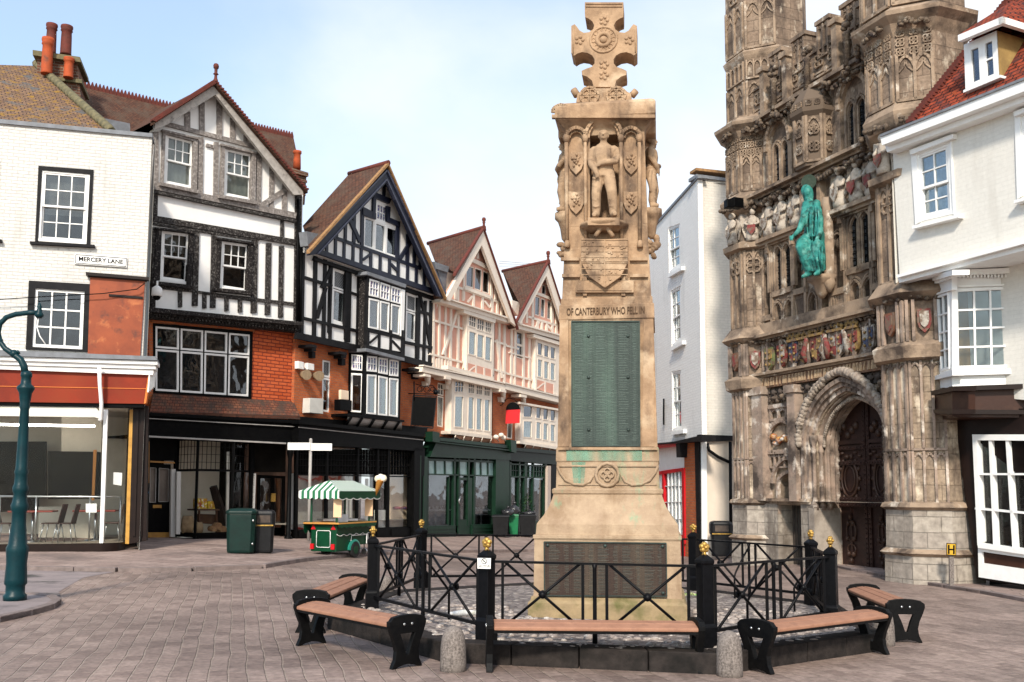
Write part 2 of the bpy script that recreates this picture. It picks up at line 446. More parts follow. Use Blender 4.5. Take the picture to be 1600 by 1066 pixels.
m_rust=mat('rust_brown_board',(.30,.065,.02),(.2,.04,.014),.5,1.6,.002,20,stain=(.48,.15,.05),sscale=2.6,sthr=(.55,.72),stain2=((.10,.03,.018),3.4,.56,.7))
m_fascia=mat('russet_fascia',(.24,.026,.007),(.15,.016,.006),.45,2,.001,20,.2,stain=(.3,.05,.012),sscale=1,sthr=(.5,.8))
m_stall=mat('dark_brown_paint',(.016,.008,.006),(.01,.0055,.0045),.4,4,.001,30,.2)
m_steel=mat('steel',(.5,.5,.5),(.4,.4,.4),.3,8,metal=.9)
m_terra=mat('terracotta',(.42,.075,.02),(.3,.06,.02),.8,6,.003,30,stain=(.14,.05,.03),sscale=4,sthr=(.55,.7))
m_terra2=mat('dark_red_terracotta',(.14,.03,.02),(.09,.026,.018),.8,8,.003,30)
m_moss=mat('mossy_stone',(.18,.15,.08),(.1,.09,.05),.9,7,.01,20)
def strip(F,M,pts,w,o,th):
 for a,b in zip(pts,pts[1:]):F.beam(M,a,b,w,o,th)
f=FW.P(205,862);foot=onz(205,862)
WH=thing('corner_house',(f.x,f.y,0),FW.az,'white painted brick corner house with mossy tiled roof above a russet shop fascia','house')
M=MB()
w0=[(-92,246),(-1,251),(-5,375),(-98,370)]
w1=[(60,259),(146,265.5),(140.5,383.5),(54.5,378.5)]
w2=[(49,443.5),(137,449),(132.5,548),(43.5,544)]
FW.wall(M,[(-190,172),(0,190.6),(237.5,213.5),(223,560),(-190,545)],[w0,w1,w2],0,.2)
c=FW.P(237.5,213.5);
c0_=FW.W(FW.U(232,500),0,0);rd_=V((-.40,.92,0)).normalized()*8;M.face([c0_-V((0,0,.3)),c0_+V((0,0,c.z)),c0_+rd_+V((0,0,c.z)),c0_+rd_-V((0,0,.3))],[(0,0),(0,c.z),(8,c.z),(8,0)])
M.build('wall',m_wbrick,WH)
M=MB();FW.poly(M,[(-190,166),(0,186),(238,208.5),(238,214.5),(0,192.5),(-190,174)],.06,.5);M.build('coping',m_lead,WH)
for q,tp,nm in((w0,1,0),(w1,1,0)):
 M=MB();k=5.5
 inn=[(q[0][0]+k,q[0][1]+k+1),(q[1][0]-k,q[1][1]+k+1),(q[2][0]-k,q[2][1]-2),(q[3][0]+k-1,q[3][1]-2)]
 FW.poly(M,[q[0],q[1],inn[1],inn[0]],.03,.2);FW.poly(M,[q[1],q[2],inn[2],inn[1]],.03,.2);FW.poly(M,[q[0],inn[0],inn[3],q[3]],.03,.2)
 FW.poly(M,[(q[3][0]-8,q[3][1]-1.5),(q[2][0]+7,q[2][1]-1),(q[2][0]+7,q[2][1]+3),(q[3][0]-8,q[3][1]+2.5)],.12,.3)
 fr=M.build('window_surround',m_blackwood,WH)
 sash(FW,WH,inn,m_white,m_glass_d,(3,2),(3,2),.49,.0,.05)
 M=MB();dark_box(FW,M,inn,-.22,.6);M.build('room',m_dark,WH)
 M=MB();FW.poly(M,sub(inn,.05,.04,.95,.62),-.2,.01);M.build('blind',m_blind_reflection,WH)
M=MB();q=w2;inn=[(54.5,450),(132,455),(128.5,546),(49.5,542)]
FW.poly(M,[(45,438.5),(141,444),inn[1],inn[0]],.05,.2);FW.poly(M,[(141,444),(136.5,550),inn[2],inn[1]],.05,.2);FW.poly(M,[(45,438.5),inn[0],inn[3],(40,546)],.05,.2);FW.poly(M,[inn[3],inn[2],(136.5,550),(40,546)],.05,.2)
M.build('window_surround',m_blackwood,WH)
light(FW,WH,inn,m_white,m_glass_d,3,3,.07,.035,0,.06)
M=MB();dark_box(FW,M,inn,-.2,.6);M.build('room',m_dark,WH)
M=MB();FW.poly(M,[(141,430),(226.5,436),(219,556),(137,553)],.06,.06);M.build('boarded_panel',m_rust,WH)
M=MB();FW.poly(M,[(134,425),(232,433),(232,437.5),(134,430)],.16,.18);FW.poly(M,[(137,430),(229,437.2),(229,439.5),(137,432.5)],.1,.1);FW.poly(M,[(170,459.5),(223,463.5),(223,467),(170,463)],.09,.04);M.build('panel_hood',m_stall,WH)
M=MB();FW.poly(M,[(-190,538),(0,547),(243,557),(246,563),(0,556),(-190,548)],.62,.62);M.build('cornice_lead',m_lead,WH)
M=MB()
FW.poly(M,[(-190,549),(0,557),(246,564.5),(246,570),(0,563),(-190,556)],.56,.56)
FW.poly(M,[(-190,557),(0,564),(243,571),(243,577),(0,569.5),(-190,563)],.5,.5)
FW.poly(M,[(-190,564),(0,570.5),(240,578),(239,586),(0,577),(-190,571)],.45,.45)
for t in range(5):
 x=233+t*1.9;FW.poly(M,[(x,579),(x+2,579),(x-1+t*.3,613-t*2),(x-3,613-t*2)],.44-.05*t,.15)
M.build('cornice',m_white,WH)
M=MB();FW.poly(M,[(-190,572),(0,577.5),(231,585),(224,631),(0,628),(-190,626)],.36,.3);M.build('fascia',m_fascia,WH)
M=MB();FW.poly(M,[(231.5,585),(235.5,584),(228,630),(224.5,631)],.38,.3);FW.poly(M,[(-190,600.5),(0,603),(228,607),(228,608),(0,604),(-190,601.5)],.375,.02);M.build('fascia_edge',mat('orange_edge',(.62,.17,.03),None,.5),WH)
M=MB();FW.poly(M,[(-190,626.5),(0,628.5),(224,631.5),(223,637),(0,634),(-190,632)],.32,.3);M.build('fascia_bead',m_black,WH)
M=MB()
M.tube([FW.P(155,571,.64),FW.P(156,600,.6),FW.P(158.5,630,.5),FW.P(158,655,.42),FW.P(156,657,.4)],.045,8);M.build('downpipe',m_white,WH)
SF=.28
M=MB()
FW.poly(M,[(-190,633),(0,634),(150,637),(159,648),(157,655),(148,652),(0,650),(-190,650)],SF,.1)
M.build('transom_panel',mat('pale_shop_panel',(.7,.68,.6),(.6,.6,.52),.6,2),WH)
M=MB();FW.poly(M,[(162,640),(168.5,640),(161,853),(155,853)],SF+.03,.12)
FW.poly(M,[(-60,652),(-55,652),(-58,848),(-63,848)],SF+.03,.12);M.build('mullion',m_white,WH)
bl=FW.P(160,850,SF);br=FW.P(200,848,-.2)
gz0=bl.z;gz1=FW.P(160,642,SF).z
P0=FW.P(161,750,SF);P1=FW.P(200,750,-.1)
arc=[]
for k in range(9):
 t=k/8;ang=t*math.pi/2
 uu=FW.U(161,750,SF)+(FW.U(198,750,-.25)-FW.U(161,750,SF))*math.sin(ang);oo=SF-(SF+.25)*(1-math.cos(ang))
 arc.append((uu,oo))
M=MB()
M.grid([[FW.W(u,z,o)for(u,o)in arc]for z in(gz0,gz1)])
FW.poly(M,[(-190,650),(160,655),(156,852),(-190,846)],SF-.03,.006)
M.build('shop_pane',m_shopglass,WH)
M=MB();uL=FW.U(-190,850,SF)
M.grid([[FW.W(uL,z,SF+.06)]+[FW.W(u+.03*k/8,z,o+.06)for k,(u,o)in enumerate(arc)]for z in(-.3,gz0+.02)],smooth=True)
M.grid([[FW.W(uL,gz0-.02,SF+.06)]+[FW.W(u+.03*k/8,gz0-.02,o+.06)for k,(u,o)in enumerate(arc)],[FW.W(uL,gz0-.02,SF-.2)]+[FW.W(u-.1,gz0-.02,o-.2)for k,(u,o)in enumerate(arc)]],smooth=False)
M.build('stall_riser',m_stall,WH)
M=MB();FW.poly(M,[(202.5,640),(208,640),(201.5,850),(195.5,850)],-.1,.1);M.build('gold_jamb',mat('gold_jamb',(.55,.3,.06),(.4,.2,.04),.4,4),WH)
M=MB();FW.poly(M,[(208,632),(231,634),(229,845),(201.5,850)],-.1,.3);FW.poly(M,[(213,640),(217,640),(211,838),(207,838)],-.06,.1);FW.poly(M,[(221,640),(226,640),(222,838),(217,838)],-.06,.1)
M.build('pilaster',m_stall,WH)
R=MB();zf=gz0-.05;zc=gz1+.25;uR=FW.U(196,750,-.3)
bk=-5.5
R.face([FW.W(uL,zf,SF-.1),FW.W(uR,zf,-.3),FW.W(uR,zf,bk),FW.W(uL,zf,bk)]);R.build('shop_floor',mat('shop_floor',(.33,.28,.22),(.25,.21,.17),.5,3),WH)
R=MB();R.face([FW.W(uL,zc,SF-.1),FW.W(uR,zc,-.3),FW.W(uR,zc,bk),FW.W(uL,zc,bk)])
R.face([FW.W(uR,zf,-.3),FW.W(uR,zc,-.3),FW.W(uR,zc,bk),FW.W(uR,zf,bk)])
R.face([FW.W(uL,zf,bk),FW.W(uR,zf,bk),FW.W(uR,zc,bk),FW.W(uL,zc,bk)])
FW.poly(R,[(60,792),(152,792),(152,846),(60,846)],-3.2,.1)
FW.poly(R,[(96,650),(160,650),(158,706),(96,706)],-2.6,.1)
R.build('shop_room',m_cream,WH)
R=MB();FW.poly(R,[(-60,690),(72,690),(72,779),(-60,779)],-4.8,.1);FW.poly(R,[(75,705),(152,706),(152,780),(75,780)],-2.4,.6);FW.poly(R,[(-60,779),(60,779),(60,800),(-60,800)],-4.7,.1)
R.build('dark_partition',m_dark,WH)
R=MB();FW.poly(R,[(146,703),(151,703),(147,782),(143,782)],-2.3,.06);R.build('orange_post',mat('orange_post',(.5,.2,.04),None,.5),WH)
R=MB();R.tube([FW.P(-80,662,-1.5),FW.P(148,666,-1.5)],.03,6);R.build('strip_light',mat('strip_light',(1,.95,.86),None,.5,emit=13),WH)
R=MB();h=-.5
R.tube([FW.P(-120,775,h),FW.P(150,776.5,h),FW.P(190,776.5,h)],.025,8)
for x in(-62,0,57,141,189):R.tube([FW.P(x,776,h),FW.P(x-2,845,h)],.022,8)
R.build('handrail',m_steel,WH)
R=MB();FW.poly(R,[(134,787),(151,787),(151,801),(134,801)],SF-.05,.005);FW.poly(R,[(177,738),(191,739),(190,759),(176.5,757)],-.02,.005);R.build('paper_notice',m_white,WH)
m_seat=mat('dark_seat',(.05,.018,.012),(.03,.012,.01),.4,4)
def chair(px,o,rz,lb):
 p=FW.P(px,800,o);p.z=zf;T=thing('cafe_chair',p,rz,lb,'chair','chairs in the corner shop');Rz=Matrix.Rotation(rz,3,'Z')
 M=MB();M.box(p+V((0,0,.46)),(.4,.4,.03),Rz);M.build('seat',m_seat,T,.008)
 M=MB();M.prism([p+Rz@V(q)for q in((.17,-.19,.47),(.17,.19,.47),(.27,.17,.92),(.27,-.17,.92))],Rz@V((.025,0,0)));M.build('backrest',m_seat,T,.008)
 for a in(-1,1):
  for b in(-1,1):M=MB();M.tube([p+Rz@V((a*.15,b*.15,.45)),p+Rz@V((a*.22,b*.2,0))],.012,6);M.build('leg',m_steel,T)
for px,o,rz,lb in((83,-1.6,.1,'brown chair left of its twin behind the rail, facing the red table'),(103,-1.5,.15,'brown chair nearest the pale shop mullion, behind the rail'),(10,-1.7,3.2,'brown chair partly hidden behind the street lamp'),(176,-1.7,.2,'brown chair by the curved corner glass')):chair(px,o,rz,lb)
for px,o,lb in((52,-1.9,'low red topped cafe table beside the brown chairs'),(150,-2.4,'red topped cafe table near the corner mullion')):
 p=FW.P(px,800,o);p.z=zf;T=thing('cafe_table',p,0,lb,'table','tables in the corner shop')
 M=MB();M.box(p+V((0,0,.74)),(1.0,.7,.04),Matrix.Rotation(.26,3,'Z'));M.build('table_top',mat('red_table',(.2,.03,.02),None,.4),T,.01)
 M=MB();M.tube([p,p+V((0,0,.72))],.03,8);M.lathe(p,[(.25,0),(.24,.02),(.03,.05)],14);M.build('pedestal',m_steel,T)
M=MB();M.tube([F1.P(466,312,.35),F1.P(464.5,505,.35)],.045,8);M.tube([F1.P(471,385,.35),F1.P(469,505,.35)],.045,8);M.build('drainpipe',m_black,H1)if 'H1' in globals()else M.build('drainpipe',m_black,WH)
ev=[FW.P(-190,176,-.1),FW.P(174,207,-.1)]
rd=[FW.P(-190,96,-4.2),FW.P(57,103,-4.2)]
M=MB();n=1
q=[ev[0],ev[1],rd[1],rd[0]]
L=(ev[1]-ev[0]).length
M.face(q,[(0,0),(L,0),((rd[1]-rd[0]).dot(FW.u),5.5),(0,5.5)])
bk_=FW.P(174,207,-.1)-FW.n*8
M.face([ev[1],bk_,rd[1]],[(0,0),(8,0),(4,5.5)])
M.face([ev[0],rd[0],rd[1],bk_,bk_-FW.u*12],None)
M.build('roof',m_mosstile,WH)
M=MB();n=26
for k in range(n):
 a=ev[1].lerp(rd[1],k/n);b=ev[1].lerp(rd[1],(k+1.15)/n);M.tube([a+V((0,0,.02)),b+V((0,0,.06))],.11,8)
M.build('hip_tiles',m_moss,WH)
ch=MB()
FW.poly(ch,[(58,88),(120,94),(127,160),(127,250),(58,250)],-3.6,1.1)
cho=ch.build('chimney',m_darkbrick,WH)
M=MB();FW.poly(M,[(51,78),(125,89),(126,97),(51,86)],-3.45,1.4);FW.poly(M,[(80,119),(128,124),(128,130),(80,124)],-3.5,1.2);M.build('chimney_cap',m_moss,cho)
for(x,y0,y1,r,o,mt)in((73,60,116,8.6,-3.3,m_terra),(79.5,38,84,8,-4.0,m_terra2),(103,41,86,8.5,-4.1,m_terra2),(107,91,122,7.5,-3.4,m_terra)):
 a,b=FW.P(x-.5,y1,o),FW.P(x,y0,o);R_=r/FPX*a.y;h=b.z-a.z
 M=MB();M.lathe(a,[(R_*1.05,0),(R_*1.0,h*.05),(R_*.95,h*.6),(R_*.9,h*.8),(R_*1.1,h*.83),(R_*1.0,h*.88),(R_*1.12,h*.93),(R_*1.1,h),(R_*.8,h),(R_*.75,h*.7)],14);M.build('chimney_pot',mt,cho)
SGN=MB();FW.poly(SGN,[(117,396.5),(199,402.5),(198,418),(116.4,412.4)],.05,.04)
sg=FW.P(158,407,.05)
SG=thing('street_sign',sg,FW.az,'white street name plate lettered MERCERY LANE on the corner house','street sign')
SGN.build('plate',m_white,SG)
M=MB();F_=FW;q=[(118.5,398),(197.5,403.8),(196.6,416.6),(118,411)]
for a,b in((0,1),(1,2),(2,3),(3,0)):FW.beam(M,q[a],q[b],.9,.055,.01)
M.build('border',m_black,SG)
M=MB();i0=0
add_text(M,'MERCERY LANE',.145,FW,FW.U(157.7,407.3,.05),FW.Z(157.7,407.3,.05),.055,width=FW.U(192,409,.05)-FW.U(123,404,.05))
sl=(FW.Z(192,409.8,.05)-FW.Z(123,404.6,.05))/(FW.U(192,409,.05)-FW.U(123,404,.05));u0=FW.U(157.7,407.3,.05)
M.v=[p+V((0,0,sl*((p-FW.p0).dot(FW.u)-u0)))for p in M.v]
M.build('lettering',m_black,SG)
M=MB();M.tube([FW.P(-80,463,.2),FW.P(2,468,.2),FW.P(80,463,.2),FW.P(160,459,.2),FW.P(214,452,.2),FW.P(226,443,.2)],.012,5)
tag(M.build('overhead_cable',m_black,None,org=FW.P(2,468,.2)),'thin black cable slung across the white wall to the brown board','cable')
f=F1.P(350,840)
H1=thing('timbered_house',(f.x,f.y,0),F1.az,'grey and white half timbered gabled house with a red tile hung first floor','house')
UO=.25
wA=[(255,203),(309.5,215.5),(308,300),(252.5,287.5)];wB=[(347,225),(400.5,239),(399,317),(344.5,307)]
wC=[(245,356),(304,363),(299.5,449),(240,441.5)];wD=[(340.5,371.5),(396.5,379.5),(393.5,458.5),(337.3,452.5)]
sA=[(258.9,209),(302.7,220.5),(300.6,296.8),(256,287.5)];sB=[(352,231),(394,240.5),(392.5,315),(350,306.5)]
sC=[(253,359.5),(296.8,365),(293,444),(250,438)];sD=[(346.8,375.8),(389,381.8),(386,457.5),(343.5,451)]
M=MB();F1.wall(M,[(239,203),(258,190),(337,137),(447,280),(473.5,305),(468.5,505),(236,483)],[sA,sB,sC,sD],UO,.2);
M.build('upper_wall',m_plaster,H1)
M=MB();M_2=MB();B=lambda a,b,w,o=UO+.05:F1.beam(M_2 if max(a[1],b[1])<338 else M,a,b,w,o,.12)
B((243.5,206),(243.5,292),9);B((257,192.5),(398,229),6.5,UO+.07)
for x,y0,y1,w in((293.5,174,201,8),(316,160,207,8),(343.4,156,212,8),(364,184,218,7),(384,211,224,5)):B((x,y0),(x,y1),w)
B((314.5,214),(313,304),8);B((338.5,222),(337.5,309),7);B((405.5,236),(404.5,323),7);B((425.3,255),(424.5,329),6.5);B((445.5,280),(445,334),7);B((467,304),(464.5,500),10)
B((323,226.5),(336,230),5)
B((408,322),(449,295),8,UO+.08)
B((239.5,291),(463,337),9,UO+.1);B((239.5,299),(463,345.5),4,UO+.13)
B((243.5,302),(242.5,345),7)
B((441.7,344),(441.3,374),5)
B((240,341),(463,379),9,UO+.08);B((240,349.5),(405,375),4,UO+.06)
B((307.7,360),(305,478),8.5);B((335.4,366),(333,481),8);B((399,376),(397,489),9);B((420.5,380),(418.5,492),8);B((440.5,384),(439,496),7);B((242,355),(240,482),6)
B((239,447),(305,454),6,UO+.06);B((335,461),(398,468),6,UO+.06);B((398,468),(462,475.5),5,UO+.06);B((305,455.5),(335,460),4)
for x,y0,y1 in((282,455,480),(354.5,463,486),(375.6,466,488),(320,458,482)):B((x,y0),(x,y1),6)
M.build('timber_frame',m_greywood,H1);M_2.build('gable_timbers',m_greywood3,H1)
for q,s_ in((wA,sA),(wB,sB),(wC,sC),(wD,sD)):
 M=MB();o_=UO+.09
 F1.poly(M,[q[0],q[1],s_[1],s_[0]],o_,.15);F1.poly(M,[q[1],q[2],s_[2],s_[1]],o_,.15);F1.poly(M,[q[0],s_[0],s_[3],q[3]],o_,.15)
 F1.poly(M,[(q[3][0]-2,q[3][1]-3),(q[2][0]+3,q[2][1]-3),(q[2][0]+3,q[2][1]+2.5),(q[3][0]-2,q[3][1]+2)],o_+.1,.2)
 F1.poly(M,[(q[0][0]-1,q[0][1]-1),(q[1][0]+1,q[1][1]-1),(q[1][0]+1,q[1][1]+2),(q[0][0]-1,q[0][1]+2)],o_+.05,.1)
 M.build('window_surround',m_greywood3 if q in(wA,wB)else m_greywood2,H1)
for k,s_ in enumerate((sA,sB,sC,sD)):
 sash(F1,H1,s_,m_white,m_glass if k<2 else m_glass_d,(3,2),(1,1),.5,UO,.05,curtain=(m_blind_reflection if k<2 else None))  # beige cloth in the top two windows stands in for reflections on the glass
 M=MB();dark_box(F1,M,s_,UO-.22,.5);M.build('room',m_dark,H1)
 if k>=2:
  M=MB();F1.poly(M,sub(s_,.05,.02,.95,.3 if k==3 else.42),UO-.2,.01);M.build('blind',m_blind_reflection,H1)
M=MB();F1.poly(M,[(234,480),(472,503),(474,509),(235,487)],UO+.35,.6);F1.poly(M,[(235,487.5),(471,509.5),(470,513),(236,491)],UO+.22,.5);F1.poly(M,[(236,491.5),(469,513.5),(468,519),(237,497)],UO+.1,.35)  # lowest strip is a dark bar standing in for the dentil shadow
M.build('jetty_cornice',m_greywood2,H1)
M=MB()
for k in range(44):
 x=238+k*5.2;y=491+(x-236)*.0945;F1.poly(M,[(x,y),(x+2.6,y+.2),(x+2.6,y+4),(x,y+3.8)],UO+.18,.1)
M.build('dentils',m_greywood,H1)
M=MB();BO=UO+.4
F1.poly(M,[(337,131),(337,148),(262,194.5),(242,203),(242,188.5)],BO,.1)
F1.poly(M,[(337,131),(473.5,296.5),(473.5,304),(459,304.5),(337,148)],BO,.1)
M.build('bargeboard',m_barge,H1)
A_=F1.P(337,127,BO+.12);Lb=F1.P(240,189,BO+.12);Rb=F1.P(481,297,BO+.12)
bd=-F1.n*4.2
M=MB()
for Q in((A_,Lb),(Rb,A_)):
 L=(Q[0]-Q[1]).length;a=[Q[1],Q[0],Q[0]+bd,Q[1]+bd]
 M.face(a,[(0,0),(0,L),(4.2,L),(4.2,0)]);dn=V((0,0,-.1));M.prism([Q[1],Q[0],Q[0]+dn,Q[1]+dn],bd*.04)
M.build('roof',m_brtile,H1)
M=MB();n=40
for Q in((Lb,A_),(A_,Rb)):
 for k in range(n):
  p=Q[0].lerp(Q[1],(k+.5)/n);M.box(p+V((0,0,.0))-F1.n*.04,(.13,.13,.05),Matrix.Rotation(F1.az,3,'Z'))
M.build('verge_tiles',m_terra2,H1)
fp=F1.P(337,124,BO-.1);R_=1.0*fp.y/FPX
M=MB();M.lathe(fp-V((0,0,.15)),[(R_*5,0),(R_*4,R_*6),(R_*2.6,R_*10),(R_*2.2,R_*16),(R_*4.5,R_*17),(R_*2.5,R_*19),(R_*2.6,R_*26),(R_*4.2,R_*27),(R_*4.6,R_*31),(R_*3.4,R_*34),(R_*.5,R_*35.5)],12);M.build('finial',m_terra2,H1)
r0,r1=F1.P(118,133.5,-3.2),F1.P(459,216.5,-3.2);e0,e1=F1.P(118,232,.1),F1.P(478,306,-.3)
M=MB();M.face([e0,e1,r1,r0],[(0,0),(14,0),(14,5),(0,5)]);M.face([e1,r1,e1-F1.n*6.5]);M.face([r0,r1,r1-F1.n*3.2-V((0,0,4)),r0-F1.n*3.2-V((0,0,4))]);M.build('main_roof',m_brtile,H1)
M=MB();n=68
for k in range(n):
 p=r0.lerp(r1,(k+.5)/n);t=(r1-r0)/n
 M.prism([p-t*.45,p+t*.45,p+t*.45+V((0,0,.08)),p+V((0,0,.24)),p-t*.45+V((0,0,.08))],-F1.n*.08)
M.build('ridge_crest',m_terra2,H1)
M=MB();F1.poly(M,[(149,182),(203,193),(204,215),(172,215)],-.4,.8);M.build('roof_gutter',m_lead,H1)
M=MB();F1.poly(M,[(456,262),(482,270),(482,276),(456,270)],-.8,.9);F1.poly(M,[(459,267),(479,274),(476,320),(459,320)],-.9,.6);F1.poly(M,[(457,276),(480,282),(480,286),(457,280)],-.82,.8)
so=M.build('chimney',m_darkbrick,H1)
a=F1.P(464,264,-1.2);M=MB();M.lathe(a,[(.13,0),(.12,.3),(.11,.5),(.14,.52),(.14,.6),(.1,.6)],12);M.build('chimney_pot',m_terra,so)
bw=[(239,505),(395.3,518),(393,623.3),(239.5,614)]
M=MB();F1.wall(M,[(231,488),(471,512),(466,660),(231,650)],[bw],0,.2);M.build('tile_hung_wall',m_redtile,H1)
M=MB();F1.poly(M,[(233,497),(398,513),(398,519),(233,504)],.03,.05);F1.poly(M,[(233,497),(239,498),(239,640),(233,640)],.03,.05);M.build('brick_edging',m_rbrick,H1)
M=MB();o_=.04;i_=[(243,509.5),(391,523),(388.5,620),(243,611)]
for a,b in((0,1),(1,2),(2,3),(3,0)):F1.poly(M,[bw[a],bw[b],i_[b],i_[a]],o_,.15)
for s in(.257,.512,.768):F1.poly(M,sub(i_,s-.008,0,s+.008,1),o_-.02,.1)
F1.poly(M,sub(i_,0,.335,1,.35),o_-.015,.1)
M.build('window_frame',m_black,H1)
for(s0,s1)in((0,.25),(.266,.505),(.52,.76),(.777,1)):
 for(t0,t1)in((.0,.335),(.352,.995)):
  light(F1,H1,sub(i_,s0,t0,s1,t1),m_white,m_glass_d,1,1,.055,.02,.02,.05,'casement')
M=MB();dark_box(F1,M,bw,-.2,.7);M.build('room',mat('dim_room',(.28,.26,.25),(.12,.12,.12),.9,1),H1)
M=MB();a=[F1.P(239,614.5,.02),F1.P(459,627.5,.02),F1.P(469,650,.6),F1.P(234,643,.6)]
M.face(a,[(0,.8),(7,.8),(7,0),(0,0)]);M.face([a[3],a[2],a[2]-V((0,0,.1)),a[3]-V((0,0,.1))]);M.build('tile_skirt',brick('skirt_tile',(.16,.05,.03),(.22,.09,.05),(.05,.02,.015),.22,.13,.012,.9,.02,stain=(.07,.045,.035),sthr=(.42,.6),sscale=2),H1)
SO=.55
def shop_strip(F,M,pts,o,th):F.poly(M,pts,o,th)
M=MB();F1.poly(M,[(224,644),(469,657),(469,662),(224,649)],SO+.12,.7);F1.poly(M,[(225,649.5),(468.5,662.5),(468,694),(226,681)],SO,.6);F1.poly(M,[(226,653),(468.5,667),(468.5,669.5),(226,655.5)],SO+.05,.1)
M.build('fascia',m_black,H1)
m_greyline=mat('grey_trim',(.3,.28,.26),(.4,.38,.36),.5,4)
M=MB();F1.poly(M,[(226,653),(468.5,666.6),(468.5,667.8),(226,654.2)],SO+.07,.02);F1.poly(M,[(226,680.4),(447,691.8),(447,694),(226,683)],SO+.03,.1);M.build('trim',m_greyline,H1)
M=MB()
F1.poly(M,[(225,682),(235,682.5),(234,763),(225,763)],SO,.3);F1.poly(M,[(219,763),(232,763),(231,842),(219,842)],SO+.05,.4)
F1.poly(M,[(274,684),(277,684),(277,842),(274,842)],SO-.7,.1)
F1.poly(M,[(392,690),(398,690),(397,838),(391,838)],SO-.6,.1)
M.build('shop_pilaster',m_black,H1)
M=MB()
for x in(227.3,230,232.6):F1.poly(M,[(x,690),(x+.8,690),(x+.6,755),(x-.2,755)],SO+.01,.02)
F1.poly(M,[(234,720),(273,722),(273,724.5),(234,722.5)],SO-.4,.04)
M.build('gilt_lines',mat('dull_gold',(.35,.17,.05),None,.5),H1)
DO=SO-.75
D=MB();F1.wall(D,[(231,724),(267,726),(265.5,841),(229.5,841)],[[(235,731),(244,731.5),(243,785),(234,785)],[(249,731.5),(264,733),(263,784),(248,784)]],DO,.05)
dr=D.build('shop_door',m_black,H1)
D=MB()
for q in([(235,731),(244,731.5),(243,785),(234,785)],[(249,731.5),(264,733),(263,784),(248,784)]):
 for a,b in((0,1),(1,2),(2,3),(3,0)):F1.beam(D,q[a],q[b],.9,DO+.02,.03)
D.build('door_bead',m_greyline,dr)
D=MB();F1.poly(D,[(234,730),(265,731),(264,786),(233,786)],DO-.04,.01);D.build('door_glass',mat('frosted_panel',(.22,.18,.15),(.15,.12,.1),.3,2),dr)
D=MB();F1.poly(D,[(239,789),(252.6,789),(252.5,794),(239,794)],DO+.01,.01);F1.poly(D,[(230,832),(266,832),(266,840),(230,840)],DO+.01,.02);D.build('kick_plate',mat('brass',(.42,.22,.05),(.3,.15,.04),.4,6),dr)
D=MB();F1.poly(D,[(229,684),(274,686),(273,720),(230,720)],DO+.1,.1);D.build('fanlight',m_black,H1)
D=MB()
for q in([(268,733),(274.5,733),(273.5,839),(266.5,839)],):F1.poly(D,q,SO-.5,.08)
F1.poly(D,[(277,737),(283,737),(281.5,835),(275.5,835)],SO-.35,.06);F1.poly(D,[(355,706),(359,706),(357,832),(354,832)],SO-.3,.05);F1.poly(D,[(396,740),(400,740),(398,800),(394.5,800)],SO-.6,.06);F1.poly(D,[(457,740),(462,740),(459.5,835),(454.5,835)],SO-.1,.06)
D.build('silver_post',mat('silver_post',(.6,.58,.55),None,.35,metal=.3),H1)
def upright(M,F,a,b,w,o):F.beam(M,a,b,w,o,.06)
c0,c1,c2,c3=F1.P(276,765,-.6),F1.P(307,765,SO-.05),F1.P(363,765,SO-.05),F1.P(392,765,-.4)
def vpane(M,a,b,z0,z1,th=.006):
 M.face([V((a.x,a.y,z0)),V((b.x,b.y,z0)),V((b.x,b.y,z1)),V((a.x,a.y,z1))])
zt1=F1.Z(335,686,SO-.05);zb1=F1.Z(335,834,SO-.05);ztr=F1.Z(335,735,SO-.05)
M=MB()
for a,b in((c0,c1),(c1,c2),(c2,c3)):vpane(M,a,b,zb1,zt1)
M.build('shop_pane',m_shopglass,H1)
M=MB()
for a,b in((c0,c1),(c1,c2),(c2,c3)):
 for z,r in((zb1,.05),(ztr,.045),(zt1,.06)):M.tube([V((a.x,a.y,z)),V((b.x,b.y,z))],r,4)
 M.face([V((a.x,a.y,zb1)),V((b.x,b.y,zb1)),V((b.x,b.y,-.3)),V((a.x,a.y,-.3))])
for c in(c0,c1,c2,c3):M.tube([V((c.x,c.y,-.2)),V((c.x,c.y,zt1+.1))],.045,4)
for a,b,n in((c0,c1,6),(c1,c2,8),(c2,c3,6)):
 for k in range(1,n):
  p=a.lerp(b,k/n);M.tube([V((p.x,p.y,ztr)),V((p.x,p.y,zt1))],.01,4)
 for k in range(1,4):
  z=ztr+(zt1-ztr)*k/4;M.tube([V((a.x,a.y,z)),V((b.x,b.y,z))],.008,4)
M.build('display_window_frame',m_black,H1)
M=MB();za=F1.Z(335,842,SO)
u0,u1=F1.U(277,765),F1.U(391,765)
M.face([F1.W(u0,za+.05,SO-.1),F1.W(u1,za+.05,SO-.1),F1.W(u1,za+.05,-3),F1.W(u0,za+.05,-3)])
M.face([F1.W(u0,zt1+.2,SO-.1),F1.W(u1,zt1+.2,SO-.1),F1.W(u1,zt1+.2,-3),F1.W(u0,zt1+.2,-3)])
M.face([F1.W(u0,za,-1.5),F1.W(u0+2.2,za,-1.5),F1.W(u0+2.2,zt1+.2,-1.5),F1.W(u0,zt1+.2,-1.5)])
L_=MB();L_.box(F1.W((u0+u1)/2,zt1+.1,-.3),(1.6,.5,.04),Matrix.Rotation(F1.az,3,'Z'));L_.build('added_glow_panel',bpy.data.materials['strip_light'],H1)  # unseen glowing panel added to brighten the display window
M.build('display_room',mat('shop_backing',(.8,.72,.6),(.7,.62,.5),.9,1.5),H1)
